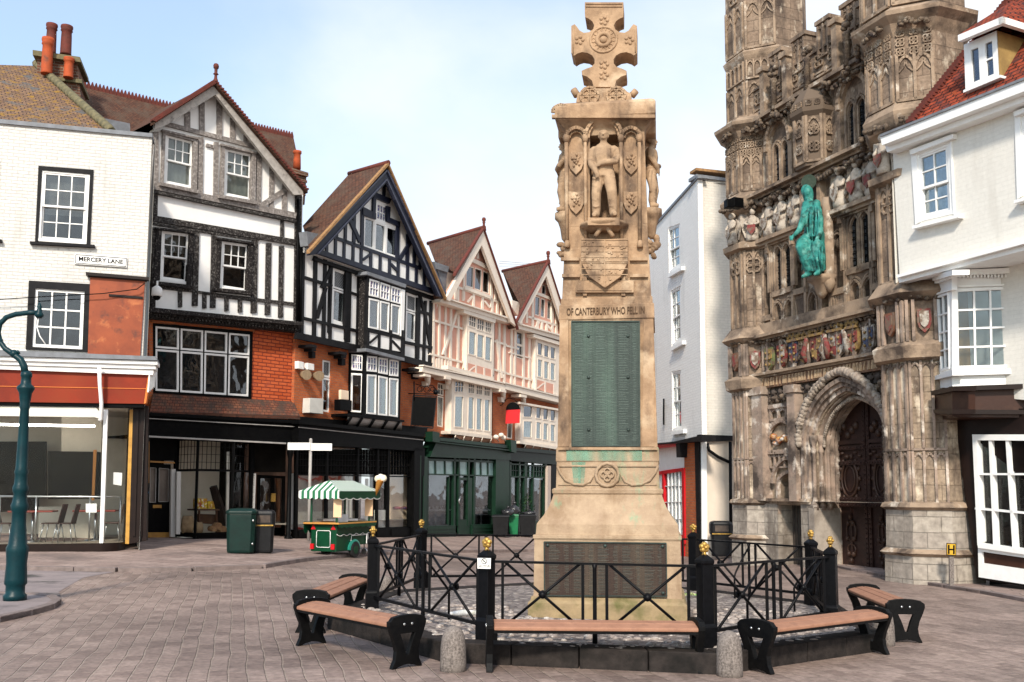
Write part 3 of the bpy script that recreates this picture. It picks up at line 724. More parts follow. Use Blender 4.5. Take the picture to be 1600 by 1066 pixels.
M=MB();M.face([F1.W(u0-1.5,za-.2,-3),F1.W(F1.U(468,765),za-.2,-3),F1.W(F1.U(468,765),zt1+.3,-3),F1.W(u0-1.5,zt1+.3,-3)])
M.face([F1.W(u1+.1,za,-.5),F1.W(u1+.1,zt1+.3,-.5),F1.W(u1+.1,zt1+.3,-3),F1.W(u1+.1,za,-3)]);M.face([F1.W(u0-.05,za,-.7),F1.W(u0-.05,zt1+.3,-.7),F1.W(u0-.05,zt1+.3,-3),F1.W(u0-.05,za,-3)])
M.face([F1.W(u0-1.5,zt1+.03,SO-.1),F1.W(F1.U(468,765),zt1+.03,SO-.1),F1.W(F1.U(468,765),zt1+.03,-3),F1.W(u0-1.5,zt1+.03,-3)])
F1.poly(M,[(398,693),(447,695),(446,738),(398,738)],SO-1.2,.1)
M.build('dark_room',m_dark,H1)
D=MB();F1.wall(D,[(403,742),(446,744),(445,836),(402,836)],[[(407,747),(424,748),(423,825),(406,825)],[(429,747),(442,748),(441,825),(428,825)]],SO-1.3,.05);dd=D.build('entrance_door',m_black,H1)
D=MB();F1.poly(D,[(405,745),(444,746),(443,828),(404,828)],SO-1.36,.006);D.build('door_pane',m_glass_d,dd)
D=MB();F1.poly(D,[(433,744),(438.5,745),(437,822),(431.5,822)],SO-1.7,.05);D.build('wooden_jamb',mat('pale_wood',(.4,.25,.15),(.3,.18,.1),.7,3),H1)
D=MB();F1.poly(D,[(425,771),(431,771),(430.5,784),(424.5,784)],SO-1.2,.05);D.build('door_plate',m_gold,dd)
G=MB();F1.poly(G,[(309,779),(324,779),(323.5,795),(309,795)],-.2,.25);F1.poly(G,[(325,783),(340,783),(340,795),(325,795)],-.2,.25)
a=F1.P(325,795,-.2);go=tag(G.build('goods_box',mat('printed_box',(.75,.6,.03),(.35,.03,.02),.6,9,stain=(.8,.78,.7),sscale=14,sthr=(.55,.6)),None,org=a),'yellow and red printed boxes on a shelf in the display window','box')
G=MB();F1.poly(G,[(307,795.5),(343,795.5),(343,798),(307,798)],0,.5);F1.poly(G,[(311,798),(313,798),(313,832),(311,832)],-.1,.05);F1.poly(G,[(338,798),(340,798),(340,832),(338,832)],-.1,.05);F1.poly(G,[(308,803),(341,804),(341,820),(312,818)],-.3,.1)
tag(G.build('display_table',mat('dark_wood',(.06,.025,.015),(.1,.045,.02),.5,4),None,org=a),'dark wooden display table inside the black shop window','table')
G=MB();
for(x,y,r)in((335,822,6),(342,827,6),(349,829,5),(328,826,5)):
 p=F1.P(x,y,.1);G.tube([p,p+F1.n*.25],r*.0165,12)
tag(G.build('log_pile',mat('cut_logs',(.35,.2,.09),(.18,.08,.04),.8,8),None,org=F1.P(340,825,.1)),'small pile of cut logs on the display window floor','logs')
G=MB();G.tube([F1.P(333,760,-.2),F1.P(345,800,-.2),F1.P(352,832,-.2)],[.12,.16,.1],4)
tag(G.build('leaning_board',m_stall,None,org=F1.P(345,800,-.2)),'dark board leaning diagonally in the display window','board')
for(x0,x1,y0,y1,c)in((283,302,806,833,'brown paper sack'),(303,317,816,833,'squat beige sack')):
 G=MB();p=F1.P((x0+x1)/2,y1,-.1);w=(F1.U(x1,y1)-F1.U(x0,y1))/2;h=F1.Z(x0,y0,-.1)-p.z
 G.lathe(p,[(w*.8,0),(w,h*.3),(w*.9,h*.8),(w*.7,h),(w*.3,h*.95)],10);tag(G.build('paper_sack',mat('sack_paper',(.38,.26,.15),(.28,.18,.1),.9,8,.02,12),None,org=p),c+' standing in the left of the display window','sack')
G=MB();F1.poly(G,[(221,765.5),(230,765.5),(230,776),(221,776)],SO+.08,.01)
p=F1.P(226,770,SO+.07);G=MB();G.tube([p,p+F1.n*.02],.1,16)
tag(G.build('round_plaque',mat('blue_sign',(.02,.22,.5),(.3,.5,.7),.4,20),None,org=p),'round blue sticker plaque on the black pier beside the shop door','sign')
D=MB();p=F1.P(450,846,SO+.1);q=F1.P(452.5,694,SO+.1)
D.lathe(p,[(.12,0),(.12,.12),(.07,.16),(.06,(q.z-p.z)*.85),(.1,(q.z-p.z)*.9),(.13,(q.z-p.z))],10);D.build('iron_column',m_black,H1)
p=F1.P(245,462,UO+.45);C_=thing('security_camera',p,0,'small white dome security camera under the grey jetty bracket','camera')
D=MB();D.lathe(p,[(.02,.28),(.05,.26),(.13,.2),(.14,0),(.12,-.02)],14);D.tube([p+V((0,0,.25)),p+V((0,0,.38)),F1.P(245,452,UO)],.03,6);D.build('housing',m_white,C_)
D=MB();D.ball(p+V((0,0,-.03)),(.1,.1,.1),12,8);D.build('dome',m_black,C_)
f=F2.P(570,838)
H2=thing('timbered_house',(f.x,f.y,0),F2.az,'black and white half timbered house with steep navy bargeboards above red brick','house')
GO=.4;WO=.2
def e4(x,y):return(460+x*.2252,240+y*.2252)
def f4(x,y):return(460+x*.2439,440+y*.2439)
gw=[[e4(487,435),e4(557,461),e4(550,667),e4(480,643)],[e4(563,471),e4(634,497),e4(627,697),e4(556,670)],[e4(640,500),e4(712,525),e4(705,722),e4(635,697)],[e4(572,340),e4(641,368),e4(636,483),e4(568,457)]]
M=MB();F2.wall(M,[(606,270),(490,395),(497,399),(688,465),(690,455)],gw,GO,.15);M.build('gable_wall',m_plaster,H2)
M=MB()
def Bn(M,a,b,w,o):F2.beam(M,a,b,w,o,.1)
J=lambda x:680+(x-165)*.348
Rr=lambda x:575+(x-260)*.358
Bn(M,e4(200,553),e4(880,797),5,GO+.05)
for x in(230,290,350,412,468,535,600,665,725,790,850,905):Bn(M,e4(x,Rr(x)-3),e4(x-3,J(x)),3.8,GO+.045)
Bn(M,e4(480,738),e4(533,698),3.6,GO+.06);Bn(M,e4(672,765),e4(722,815),3.6,GO+.06)
for x,y0,y1,w in((300,530,590,3.6),(360,478,612,3.8),(420,405,632,4.2),(476,375,655,4.6),(722,470,745,4.8),(790,560,770,4.4),(838,640,785,4),(878,720,800,4),(628,195,300,3.5)):Bn(M,e4(x,y0),e4(x-4,y1),w,GO+.05)
Bn(M,e4(385,450),e4(462,615),5,GO+.07);Bn(M,e4(818,600),e4(735,735),5,GO+.07)
Bn(M,e4(560,285),e4(668,332),8,GO+.1);F2.poly(M,[e4(478,368),e4(568,415),e4(568,458),e4(478,425)],GO+.08,.1);F2.poly(M,[e4(645,470),e4(735,510),e4(735,475),e4(665,445),e4(668,372),e4(645,362)],GO+.08,.1);Bn(M,e4(560,300),e4(555,440),4.2,GO+.09)
Bn(M,e4(150,672),e4(985,963),7.5,GO+.12)
M.build('gable_timbers',m_navy,H2)
m_stain=brick('stained_glass',(.10,.04,.18),(.03,.12,.28),(.5,.48,.45),.09,.11,.01,.2,.001,var=.8,nscale=5)
for k,q in enumerate(gw):light(F2,H2,q,m_white,m_stain if k==3 else m_glass_d,3 if k==3 else 1,2 if k==3 else 1,.06,.03,GO-.01,.05,'casement')
M=MB();dark_box(F2,M,[gw[0][0],gw[2][1],gw[2][2],gw[0][3]],GO-.17,.5);M.build('room',m_dark,H2)
M=MB();BO=GO+.45
F2.poly(M,[(606,262),(605,284),(500,397),(484,399),(487,387)],BO,.12);F2.poly(M,[(606,262),(698,458),(694,467),(684,462),(605,284)],BO,.12)
M.build('bargeboard',m_navy,H2)
M=MB();Bn(M,(605.5,266),(486,391),2.2,BO+.05);Bn(M,(606,266),(697,459),2.2,BO+.05);Bn(M,(604.5,281),(497,397),1.6,BO+.03);Bn(M,(605,280),(688,463),1.6,BO+.03);M.build('barge_moulding',mat('navy_moulding',(.03,.034,.06),(.06,.065,.1),.4,5),H2)
def onplane(px,py,a,b,c):
 n=(b-a).cross(c-a);r=ray(px,py);return CP+r*((a-CP).dot(n)/r.dot(n))
def gable_roof(F,H,apex,lf,rt,backr,backl,o,mt,mt2):
 A=F.P(*apex,o);L=F.P(*lf,o);R=F.P(*rt,o)
 r=ray(*backr);Bk=CP+r*((A.z-CP.z)/r.z)
 d=Bk-A
 if d.dot(F.n)>0:d=-F.n*3
 d=d.normalized()*min(max(d.length,2.0),9);Bk=A+d
 BL=onplane(*backl,A,Bk,L)
 M=MB();l=(A-L).length;w=d.length
 def U3(p):return((p-A).dot(d.normalized()),(A-p).length*.0+(A.z-p.z)*l/max(.1,A.z-L.z))
 M.face([L,A,Bk,BL],[U3(p)for p in(L,A,Bk,BL)])
 BR=R+d;M.face([A,R,BR,Bk],[U3(p)for p in(A,R,BR,Bk)])
 M.build('roof',mt,H)
 M=MB();dn=V((0,0,-.1));M.prism([L,A,A+dn,L+dn],-F.n*.12);M.prism([A,R,R+dn,A+dn],-F.n*.12);M.build('verge_tiles',mt2,H)
 M=MB();M.tube([A,Bk],.09,8);M.build('ridge_tiles',m_terra2,H)
 return A
m_verge=mat('lichened_verge',(.36,.2,.08),(.22,.12,.06),.9,8,.01,20)
gable_roof(F2,H2,(607.5,254),(484,391),(698,465),(592,258.5),(473,353),BO+.1,m_brtile,m_verge)
M=MB();F2.poly(M,[e4(85,540),e4(180,560),e4(195,590),e4(135,650),e4(95,640)],GO+.2,.3);M.build('gutter_head',m_lead,H2)
M=MB();F2.poly(M,[e4(970,750),e4(1075,785),e4(1065,825),e4(985,800)],GO-.2,.5);F2.poly(M,[e4(990,800),e4(1062,822),e4(1045,950),(697,462)],GO-.3,.3);M.build('lead_hopper',m_lead,H2)
wa=[(521.5,420.5),(540.5,427),(537,507),(519.5,501)];wc=[(635.5,458.5),(650.5,463.5),(648.5,534),(634.5,529.5)]
M=MB();F2.wall(M,[(478,385),(690,462),(676,500),(674.5,573),(468,527),(470,450)],[wa,wc],WO,.15);M.build('first_floor_wall',m_plaster,H2)
M=MB();o=WO+.05
for x,y0,y1,w in((473.5,395,528,5),(493,400,525,5.5),(508,404,530,4.5),(516.5,410,520,4.5),(545,425,535,8),(562,432,545,7),(654,465,560,6),(664.5,470,565,3.6),(673.5,470,573,4),(631,455,560,6)):
 Bn(M,(x+1,y0),(x-1.5,y1),w,o)
Bn(M,e4(75,860),e4(265,920),4.5,o+.01);Bn(M,f4(50,232),f4(470,332),4.5,o+.01);Bn(M,f4(15,345),f4(470,440),10,o+.1);Bn(M,f4(690,385),f4(885,425),4.5,o+.01);Bn(M,f4(690,490),f4(882,540),9,o+.1)
Bn(M,f4(800,190),f4(880,212),4.5,o+.01);Bn(M,e4(375,958),e4(455,985),3.6,o+.01);Bn(M,(492,404),(690,470),5,o+.08)
Bn(M,e4(262,790),e4(195,930),4.5,o+.02);Bn(M,f4(205,40),f4(150,235),4.5,o+.02);Bn(M,f4(805,80),f4(835,190),3.5,o+.02);Bn(M,f4(840,200),f4(872,400),3.5,o+.02)
for x in(130,190,235,335):Bn(M,f4(x,270),f4(x-3,370),3.6,o+.012)
for x in(795,835):Bn(M,f4(x,410),f4(x-3,500),3.2,o+.012)
Bn(M,(519,415),(543,423),4,o+.02);Bn(M,(543,424),(540,510),4,o+.02);Bn(M,(519,417),(516,503),3,o+.02);Bn(M,(633.5,453),(653,460),4,o+.02)
M.build('timber_frame',m_blackwood,H2)
for q in(wa,wc):
 light(F2,H2,sub(q,0,0,1,.36),m_white,brick('leaded_glass',(.05,.055,.06),(.07,.075,.08),(.2,.2,.2),.07,.07,.012,.2,.001,rotz=.785,off=0)if q is wa else bpy.data.materials['leaded_glass'],1,1,.055,.02,WO-.02,.05,'casement')
 light(F2,H2,sub(q,0,.38,1,1),m_white,m_glass_d,1,1,.055,.02,WO-.02,.05,'casement',curtain=m_curtain,cur=[(.55,0,1,1)])
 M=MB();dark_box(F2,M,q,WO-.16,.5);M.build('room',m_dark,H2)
OB=WO+.4
M=MB();F2.poly(M,[(574,424),(635,444.5),(634,450),(573,429)],OB+.1,.7);F2.poly(M,[(572,544),(632,559.5),(632,564),(572,549)],OB+.12,.8);M.build('bay_lead',m_lead,H2)
ou=[[(578,435.5),(593,440),(592,465.5),(577,462)],[(595,441),(610,446),(609,471),(594,466.5)],[(612,447),(627,451.5),(626,475.5),(611,471.5)]]
ol=[[(577,465.8),(593,469.2),(592,515.6),(576,512)],[(594.6,470),(609,473.4),(607.6,519.5),(594,516)],[(611.7,474.5),(626,478),(624,524),(611,520.5)]]
M=MB();F2.wall(M,[(574,428),(633.5,448.5),(631,560),(572,545)],ou+ol,OB,.1)
uu=F2.U(574,480,OB);zz0,zz1=F2.Z(574,545,OB),F2.Z(574,428,OB)
M.build('bay_window',m_blackwood,H2)
for s_ in(uu,F2.U(633,480,OB)):
 M=MB();M.prism([F2.W(s_,zz0-.1,OB-.02),F2.W(s_,zz0-.1,WO),F2.W(s_,zz1,WO),F2.W(s_,zz1,OB-.02)],F2.u*.03);M.build('bay_cheek',m_greywood2,H2)
M=MB();F2.poly(M,[(577,519),(629,530),(628,550),(575,541)],OB+.02,.03)
M.build('bay_apron',m_plaster,H2)
M=MB();o=OB+.05
for x in(576,593.5,611.5,629.5):Bn(M,(x,516),(x-1,555),3.4,o)
Bn(M,(575,517),(631,530),3,o);Bn(M,(572,542),(631,557),7,o+.03);Bn(M,(578,536),(592,524),3,o);Bn(M,(613,532),(628,548),3,o)
M.build('bay_timbers',m_blackwood,H2)
M=MB();F2.poly(M,[(628,452),(633,453.5),(631,527),(626,525)],OB+.04,.05);M.build('bay_edge',m_white,H2)
for q in ou:light(F2,H2,q,m_white,m_stain,3,2,.055,.03,OB+.02,.05,'casement')
for q in ol:light(F2,H2,q,m_white,m_glass_d,1,1,.055,.02,OB+.02,.05,'casement',curtain=m_curtain,cur=[(.4,0,1,1)])
M=MB();dark_box(F2,M,[(578,436),(626,452),(624,522),(576,512)],OB-.1,.5);M.build('room',m_dark,H2)
wn=[(504,562),(517.3,564.4),(515,645),(503,642.5)]
M=MB();F2.wall(M,[(462,512),(676,565),(672,690),(458,670)],[wn],0,.2);M.build('brick_wall',m_rbrick,H2)
M=MB();dark_box(F2,M,wn,-.18,.4);M.build('room',m_dark,H2)
light(F2,H2,sub(wn,0,0,1,.33),m_white,bpy.data.materials['leaded_glass'],1,1,.06,.02,-.04,.06,'casement')
light(F2,H2,sub(wn,0,.345,1,1),m_white,m_glass_d,1,1,.06,.02,-.04,.06,'casement')
LB=.5
lt=[[(574,556),(589.5,557.5),(589,581.5),(573.5,580)],[(592,558.5),(606.5,560.5),(606,585.6),(591.5,583)],[(609,561.5),(623,563.5),(622.5,588.4),(608.5,587)]]
ll=[[(574,585),(588.5,586),(588,648),(573,646.5)],[(591.6,587),(606,590),(605.5,650),(591,648.5)],[(608.7,590.6),(622.7,592),(621.6,652),(608,650)]]
M=MB();F2.wall(M,[(568,550),(627,562),(625,656),(566,650)],lt+ll,LB,.12);M.build('bay_window',m_black,H2)
for q in lt:light(F2,H2,q,m_white,m_stain,3,2,.055,.03,LB+.02,.05,'casement')
for q in ll:light(F2,H2,q,m_white,m_glass,1,1,.055,.02,LB+.02,.05,'casement',curtain=m_curtain,cur=[(.35,0,1,1)])
pc=F2.P(568,600,LB);pw=F2.P(544,600,0)
F2r=Fac(pw,math.atan2((pc-pw).y,(pc-pw).x));
rl=[[(549,553.5),(567,555),(567,579.5),(549,578)],[(548.5,583),(567,584),(566,645),(547.5,643.5)]]
M=MB();F2r.wall(M,[(544,549),(568,550),(566.5,650),(543,646)],rl,0,.1);M.build('bay_return',m_black,H2)
light(F2r,H2,rl[0],m_white,m_stain,4,2,.05,.025,.02,.04,'casement');light(F2r,H2,rl[1],m_white,m_glass_d,1,1,.06,.025,.02,.04,'casement')
M=MB();dark_box(F2,M,[(550,552),(624,564),(622,654),(548,646)],-.02,.4);M.build('room',m_dark,H2)
M=MB();F2.poly(M,[(543,646),(632,656.5),(632,660),(543,650)],LB+.15,.8);M.build('bay_sill',m_black,H2)
M=MB();rows=[]
for k in range(7):
 a=k/6*math.pi/2
 o=(LB+.1)*math.cos(a);yy=651+16*math.sin(a)
 rows.append([F2.P(543,yy,o),F2.P(628,yy+9,o)])
M.grid(rows);M.build('bay_coving',mat('grey_coving',(.4,.37,.34),(.3,.28,.26),.8,3),H2)
M=MB()
for x in(549,566,585,605,624):
 M.tube([F2.P(x-2*math.sin(k/6*1.57)*5,651+(x-543)*.1+15*math.sin(k/6*1.57),(LB+.12)*math.cos(k/6*1.57)+.04)for k in range(7)],.05,4)
M.build('coving_rib',m_black,H2)
for x0,y0,x1,y1 in((486,538,495,560),(532,549,542,571),(646,575,656,593)):
 M=MB();
 F2.poly(M,[(x0,y0),(x1,y0+2),(x1,y0+6),(x0,y0+4)],.5,.5);F2.poly(M,[(x0+1,y0+4),(x1-1,y0+6),(x1-1,(y0+y1)/2),(x0+1,(y0+y1)/2)],.3,.3);F2.poly(M,[(x0+2,(y0+y1)/2),(x1-2,(y0+y1)/2+1),(x1-2,y1),(x0+2,y1-1)],.16,.16)
 M.build('carved_bracket',m_blackwood,H2)
SO2=.55
def lin(pts,y0):return pts
M=MB();F2.poly(M,[(467,657),(664,677.5),(664,683),(467,662)],SO2+.14,.7);F2.poly(M,[(467,662),(662,683),(661,705),(466,694)],SO2+.02,.6);F2.poly(M,[(456,650),(668,668),(667,679),(467,659)],.3,.3)
M.build('fascia',m_black,H2)
M=MB();F2.poly(M,[(467,667),(662,687),(662,688.3),(467,668.3)],SO2+.05,.02);M.build('trim',m_greyline,H2)
M=MB()
F2.poly(M,[(648,700),(664,701),(660,840),(646,840)],SO2+.02,.3)
F2.poly(M,[(462,828),(650,823),(648,842),(462,850)],SO2-.1,.3)
for x0,x1 in((468,504),(508,548),(556,586),(590,606),(612,644)):
 y=830-(x0-462)*.02;F2.poly(M,[(x0,y),(x1,y-.6),(x1,y+9),(x0,y+10)],SO2-.07,.05)
M.build('stall_riser',m_black,H2)
M=MB();F2.poly(M,[(463,700),(649,704),(647,826),(463,830)],SO2-.2,.006);M.build('shop_pane',m_shopglass,H2)
M=MB()
for x,w in((465,3),(512,2.5),(560,2),(591,2),(608,2.5),(648,3)):Bn(M,(x,698),(x-1,830),w,SO2-.12)
Bn(M,(463,742),(649,745),2,SO2-.13)
for k in range(1,42):
 x=465+k*4.4;Bn(M,(x,702),(x,742),.5,SO2-.15)
for k in range(1,5):Bn(M,(463,700+k*9),(649,703+k*8.8),.5,SO2-.15)
M.build('shop_window_frame',m_black,H2)
M=MB();
for x,y0,y1 in((544,704,825),(550,704,825),(575,748,826)):Bn(M,(x,y0),(x-1,y1),1.6,SO2-.4)
M.build('silver_post',bpy.data.materials['silver_post'],H2)
M=MB();u0,u1=F2.U(462,765,SO2),F2.U(662,765,SO2);za,zb=F2.Z(560,835,SO2)-.1,F2.Z(560,700,SO2)+.3
M.face([F2.W(u0,za,-2.2),F2.W(u1,za,-2.2),F2.W(u1,zb,-2.2),F2.W(u0,zb,-2.2)]);M.face([F2.W(u0,zb,SO2-.2),F2.W(u1,zb,SO2-.2),F2.W(u1,zb,-2.2),F2.W(u0,zb,-2.2)])
L_=MB()
for t in(.2,.5,.8):L_.box(F2.W(u0+(u1-u0)*t,zb-.12,-.9),(.9,.12,.04),Matrix.Rotation(F2.az,3,'Z'))
L_.build('added_glow_panel',bpy.data.materials['strip_light'],H2)  # glowing strips added to lift the dark shop interior
M.build('shop_room',mat('brown_room',(.2,.12,.09),(.07,.045,.035),.9,1.5),H2)
M=MB();F2.poly(M,[(611,706),(648,708),(646,826),(610,826)],SO2-.55,.05);M.build('cream_screen',mat('cream_screen',(.85,.68,.5),(.78,.6,.43),.8,1),H2)
M=MB();M.face([F2.W(u0,za+.5,SO2-.2),F2.W(u1,za+.5,SO2-.2),F2.W(u1,za+.5,-1.2),F2.W(u0,za+.5,-1.2)]);F2.poly(M,[(464,800),(560,798),(560,828),(464,830)],SO2-.9,.05);M.build('window_bed',mat('window_bed',(.28,.25,.2),(.2,.17,.14),.8,2),H2)
G=MB();F2.poly(G,[(592,797),(606,797),(605,824),(592,824)],SO2-.3,.2);pz=F2.P(599,810,SO2-.3);tag(G.build('display_plinth',m_white,None,org=pz),'white display plinth draped in pink inside the shop window','plinth')
G=MB()
for k,(x,c)in enumerate(((620,.0),(632,.1),(640,0))):
 p=F2.P(x,794,SO2-.4);G.ball(p,(.16,.1,.06),8,5)
tag(G.build('shoes',mat('dark_red_leather',(.25,.02,.04),(.02,.02,.05),.5,3),None,org=F2.P(632,794,SO2-.4)),'shoes displayed before the cream screen in the shop window','shoes')
def wallbox(F,q,o,th,name,mt,label,cat,par=None,bev=.01):
 p=F.P(sum(a for a,b in q)/4,sum(b for a,b in q)/4,o)
 M=MB();F.poly(M,q,o,th);return tag(M.build(name,mt,par,bev,org=None if par else p),label,cat)
wallbox(F2,[(466,564),(475,566),(475,577.5),(466,576)],.15,.14,'alarm_box',m_white,'left one of two small white alarm boxes on the brick wall above a round lamp','alarm box')
wallbox(F2,[(481,567),(491,569),(491,579),(481,577.5)],.15,.14,'alarm_box',m_white,'right one of two small white alarm boxes on the brick wall near the narrow window','alarm box')
wallbox(F2,[(484.5,622),(505.5,623),(505,647),(483.5,645)],.3,.28,'meter_box',mat('offwhite_box',(.6,.58,.53),(.52,.5,.45),.5,4),'off white meter cabinet on the brick wall above the black fascia','cabinet')
wallbox(F2,[(533,609),(545,611),(545,625),(533,624)],.3,.1,'cream_box',bpy.data.materials['cream_screen'],'cream box fixed on the brick wall above the black floodlight','box')
wallbox(F2,[(532,624),(550,626),(549,642),(532,641)],.5,.25,'floodlight',m_black,'black square floodlight on the brick wall left of the bay window','floodlight')
for x,y,w_ in((473,586,'left'),(493,587.5,'right')):
 M=MB();p=F2.P(x,y,.1);d=(F2.n-F2.u*.5+V((0,0,-.1))).normalized();M.tube([p,p+d*.3],[.12,.16],12);M.tube([p,p-F2.n*.12+V((0,0,.1))],.03,6)
 tag(M.build('spotlight',mat('aged_brass',(.3,.22,.13),(.2,.14,.09),.5,8),None,org=p),w_+' round spotlight below the twin white alarm boxes','lamp')
p=F2.P(650,612,0);HS=thing('hanging_sign',p,F2.az,'blank black hanging pub sign on a scrolled iron bracket above the shops','sign')
a0=F2.P(647,612,.0);arm=-F2.u*0
tipq=[(646,620),(681,621),(676,667),(642.5,664)]
SP=Fac(F2.P(650,640,.3),math.radians(5))
M=MB();SP.poly(M,tipq,0,.06);M.build('board',m_black,HS,.006)
M=MB();
for a,b in(((645.5,618),(682,619)),((645.5,618),(642,666)),((682,619),(676.5,669)),((642,666),(676.5,669))):SP.beam(M,a,b,1.6,.02,.1)
M.build('frame',m_blackwood,HS)
M=MB();z=SP.P
M.tube([z(638,615),z(684,616)],.02,6);M.tube([z(647,596),z(647,626)],.03,6)
for cx,r in((656,5),(667,6),(676,4)):
 M.tube([z(cx+r*math.cos(t*.55)*(1-t*.03),608+r*math.sin(t*.55)*(1-t*.03))for t in range(0,15)],.014,5)
M.tube([z(649,600),z(662,604),z(676,602),z(684,612)],.016,5);M.ball(z(681,613),.1,8,6)
M.build('bracket',m_iron,HS)
m_pink=mat('pink_plaster',(.66,.345,.255),(.60,.30,.22),.85,2,.002,30)
m_creamw=mat('cream_timber',(.76,.665,.56),(.70,.60,.50),.7,5,.002,40)
m_blueglass=glass('blue_glass',(.3,.36,.45),.08)
m_green=mat('dark_green_paint',(.007,.028,.015),(.005,.02,.011),.4,5,.001,40,.18)
def g4(x,y):return(660+x*.2157,330+y*.2157)
def h4(x,y):return(650+x*.2908,550+y*.2908)
def casements(F,H,qs,o,fm,gm,cur=None,cols=1,rows=1,fw=.05):
 for q in qs:light(F,H,q,fm,gm,cols,rows,fw,.03,o,.05,'casement',curtain=m_curtain if cur else None,cur=cur)
def pinkhouse(idx,label,apex,lf,rt,inn,backr,backl,wallp,gwin,f1p,beams,studs):
 f=F3.P(apex[0],838);H=thing('pink_timbered_house',(f.x,f.y,0),F3.az,label,'house',None)
 o=.4
 M=MB();F3.wall(M,wallp,gwin,o,.15);M.build('gable_wall',m_pink,H)
 M=MB();F3.poly(M,[apex,inn[0],inn[1],lf],o+.35,.12);F3.poly(M,[apex,rt,inn[2],inn[0]],o+.35,.12);M.build('bargeboard',m_creamw,H)
 gable_roof(F3,H,(apex[0],apex[1]-2),(lf[0]-.5,lf[1]-2)if idx else(712,427),(rt[0]+1,rt[1]),backr,backl,o+.42,m_brtile,m_terra2)
 p=F3.P(apex[0]-1,apex[1],o+.2);R_=p.y/FPX
 M=MB();M.lathe(p-V((0,0,.1)),[(R_*4,0),(R_*3.4,R_*7),(R_*2,R_*8),(R_*1.8,R_*12),(R_*3,R_*13),(R_*1.8,R_*14),(R_*2.8,R_*16),(R_*3.4,R_*18.5),(R_*2.5,R_*21),(R_*.3,R_*22)],10);M.build('finial',m_terra2,H)
 return H
gw1=[[g4(318,388),g4(373,407),g4(369,562),g4(315,545)],[g4(380,406),g4(432,424),g4(428,583),g4(377,566)],[g4(438,428),g4(488,445),g4(486,603),g4(434,588)]]
P1=pinkhouse(0,'taller nearer pink and cream half timbered house next to the black timbered one',(757,357),(696.5,467),(809.5,512),[(753,383),(703,471),(798,503)],(668.6,380.7),(679.4,407.7),[(755,362),(692,472),(797,508),(806,508)],gw1,None,None,None)
gw2=[[g4(817,612),g4(852,622),g4(848,762),g4(813,752)],[g4(860,628),g4(890,640),g4(886,776),g4(856,766)],[g4(907,648),g4(942,660),g4(938,792),g4(903,780)],[g4(866,530),g4(896,540),g4(894,610),g4(863,602)]]
P2=pinkhouse(1,'smaller farther pink and cream half timbered house beside the war memorial',(857.5,410),(809,503),(905,560),[(854,431),(814,506),(893,552)],(785,424),(812,475),[(856,415),(808,505),(890,530),(900,545)],gw2,None,None,None)
o=.4
casements(F3,P1,gw1,o-.01,m_creamw,m_blueglass);casements(F3,P2,gw2,o-.01,m_creamw,m_blueglass)
for H,q in((P1,[gw1[0][0],gw1[2][1],gw1[2][2],gw1[0][3]]),(P2,[gw2[0][0],gw2[2][1],gw2[2][2],gw2[0][3]])):
 M=MB();dark_box(F3,M,q,o-.17,.5);M.build('room',m_dark,H)
def Bp(M,a,b,w,o):F3.beam(M,a,b,w,o,.1)
M=MB();o=.45
Bp(M,g4(230,540),g4(610,680),3.6,o);Bp(M,g4(345,345),g4(505,420),6,o+.04);Bp(M,g4(405,250),g4(405,345),3,o);Bp(M,g4(310,555),g4(500,625),5,o+.05)
for x,y0,y1 in((305,455,640),(505,430,700),(535,520,640),(560,560,660),(262,560,650),(300,575,650),(375,600,690),(440,620,710),(510,650,730),(548,660,745),(580,680,760),(245,545,640)):Bp(M,g4(x,y0),g4(x-2,y1),3,o)
Bp(M,g4(330,660),g4(365,615),2.6,o);Bp(M,g4(452,650),g4(492,700),2.6,o)
M.build('gable_timbers',m_creamw,P1)
M=MB();F3.beam(M,g4(135,640),g4(640,795),8,.6,.5);F3.beam(M,g4(150,622),g4(630,775),2,.7,.2);M.build('jetty_beam',m_creamw,P1)
M=MB();Bp(M,g4(770,765),g4(985,830),3.4,o);Bp(M,g4(905,480),g4(905,530),3,o)
for x,y0,y1 in((760,730,810),(803,640,840),(838,790,850),(870,800,860),(905,810,870),(945,640,880),(975,700,900),(720,780,830)):Bp(M,g4(x,y0),g4(x-2,y1),3,o)
Bp(M,g4(815,855),g4(850,800),2.6,o);Bp(M,g4(910,830),g4(940,865),2.6,o);Bp(M,g4(830,595),g4(950,640),4,o+.03)
M.build('gable_timbers',m_creamw,P2)
M=MB();F3.beam(M,g4(690,830),g4(1100,945),8,.6,.5);F3.beam(M,g4(690,812),g4(1100,925),2,.7,.2);M.build('jetty_beam',m_creamw,P2)
M=MB();F3.poly(M,[g4(175,440),g4(245,460),g4(200,580),g4(175,575)],.1,.3);F3.poly(M,[g4(652,645),g4(740,672),g4(690,760),g4(650,700)],.2,.2);M.build('parapet',m_creamw,P1)
M=MB();F3.wall(M,[(677,466),(797,500),(789,608),(672,580)],[],.2,.2);M.build('first_floor_wall',m_pink,P1)
nw=[(807,517),(817,520),(817,562),(807,559)]
M=MB();F3.wall(M,[(797,500),(885,527),(885,632),(789,608)],[nw],.2,.2);M.build('first_floor_wall',m_pink,P2)
casements(F3,P2,[sub(nw,0,0,1,.5),sub(nw,0,.5,1,1)],.2,m_creamw,m_blueglass)
M=MB();dark_box(F3,M,nw,.02,.4);M.build('room',m_dark,P2)
M=MB();o=.25
for x,y0,y1,w in((678.5,468,578,3),(687.5,470,580,2.6),(697,474,580,2.4),(705.5,476,583,3),(717,480,586,3),(726,482,590,3.6),(771.5,496,600,3),(781,500,600,3),(789,503,606,3.4)):Bp(M,(x,y0),(x-.8,y1),w,o)
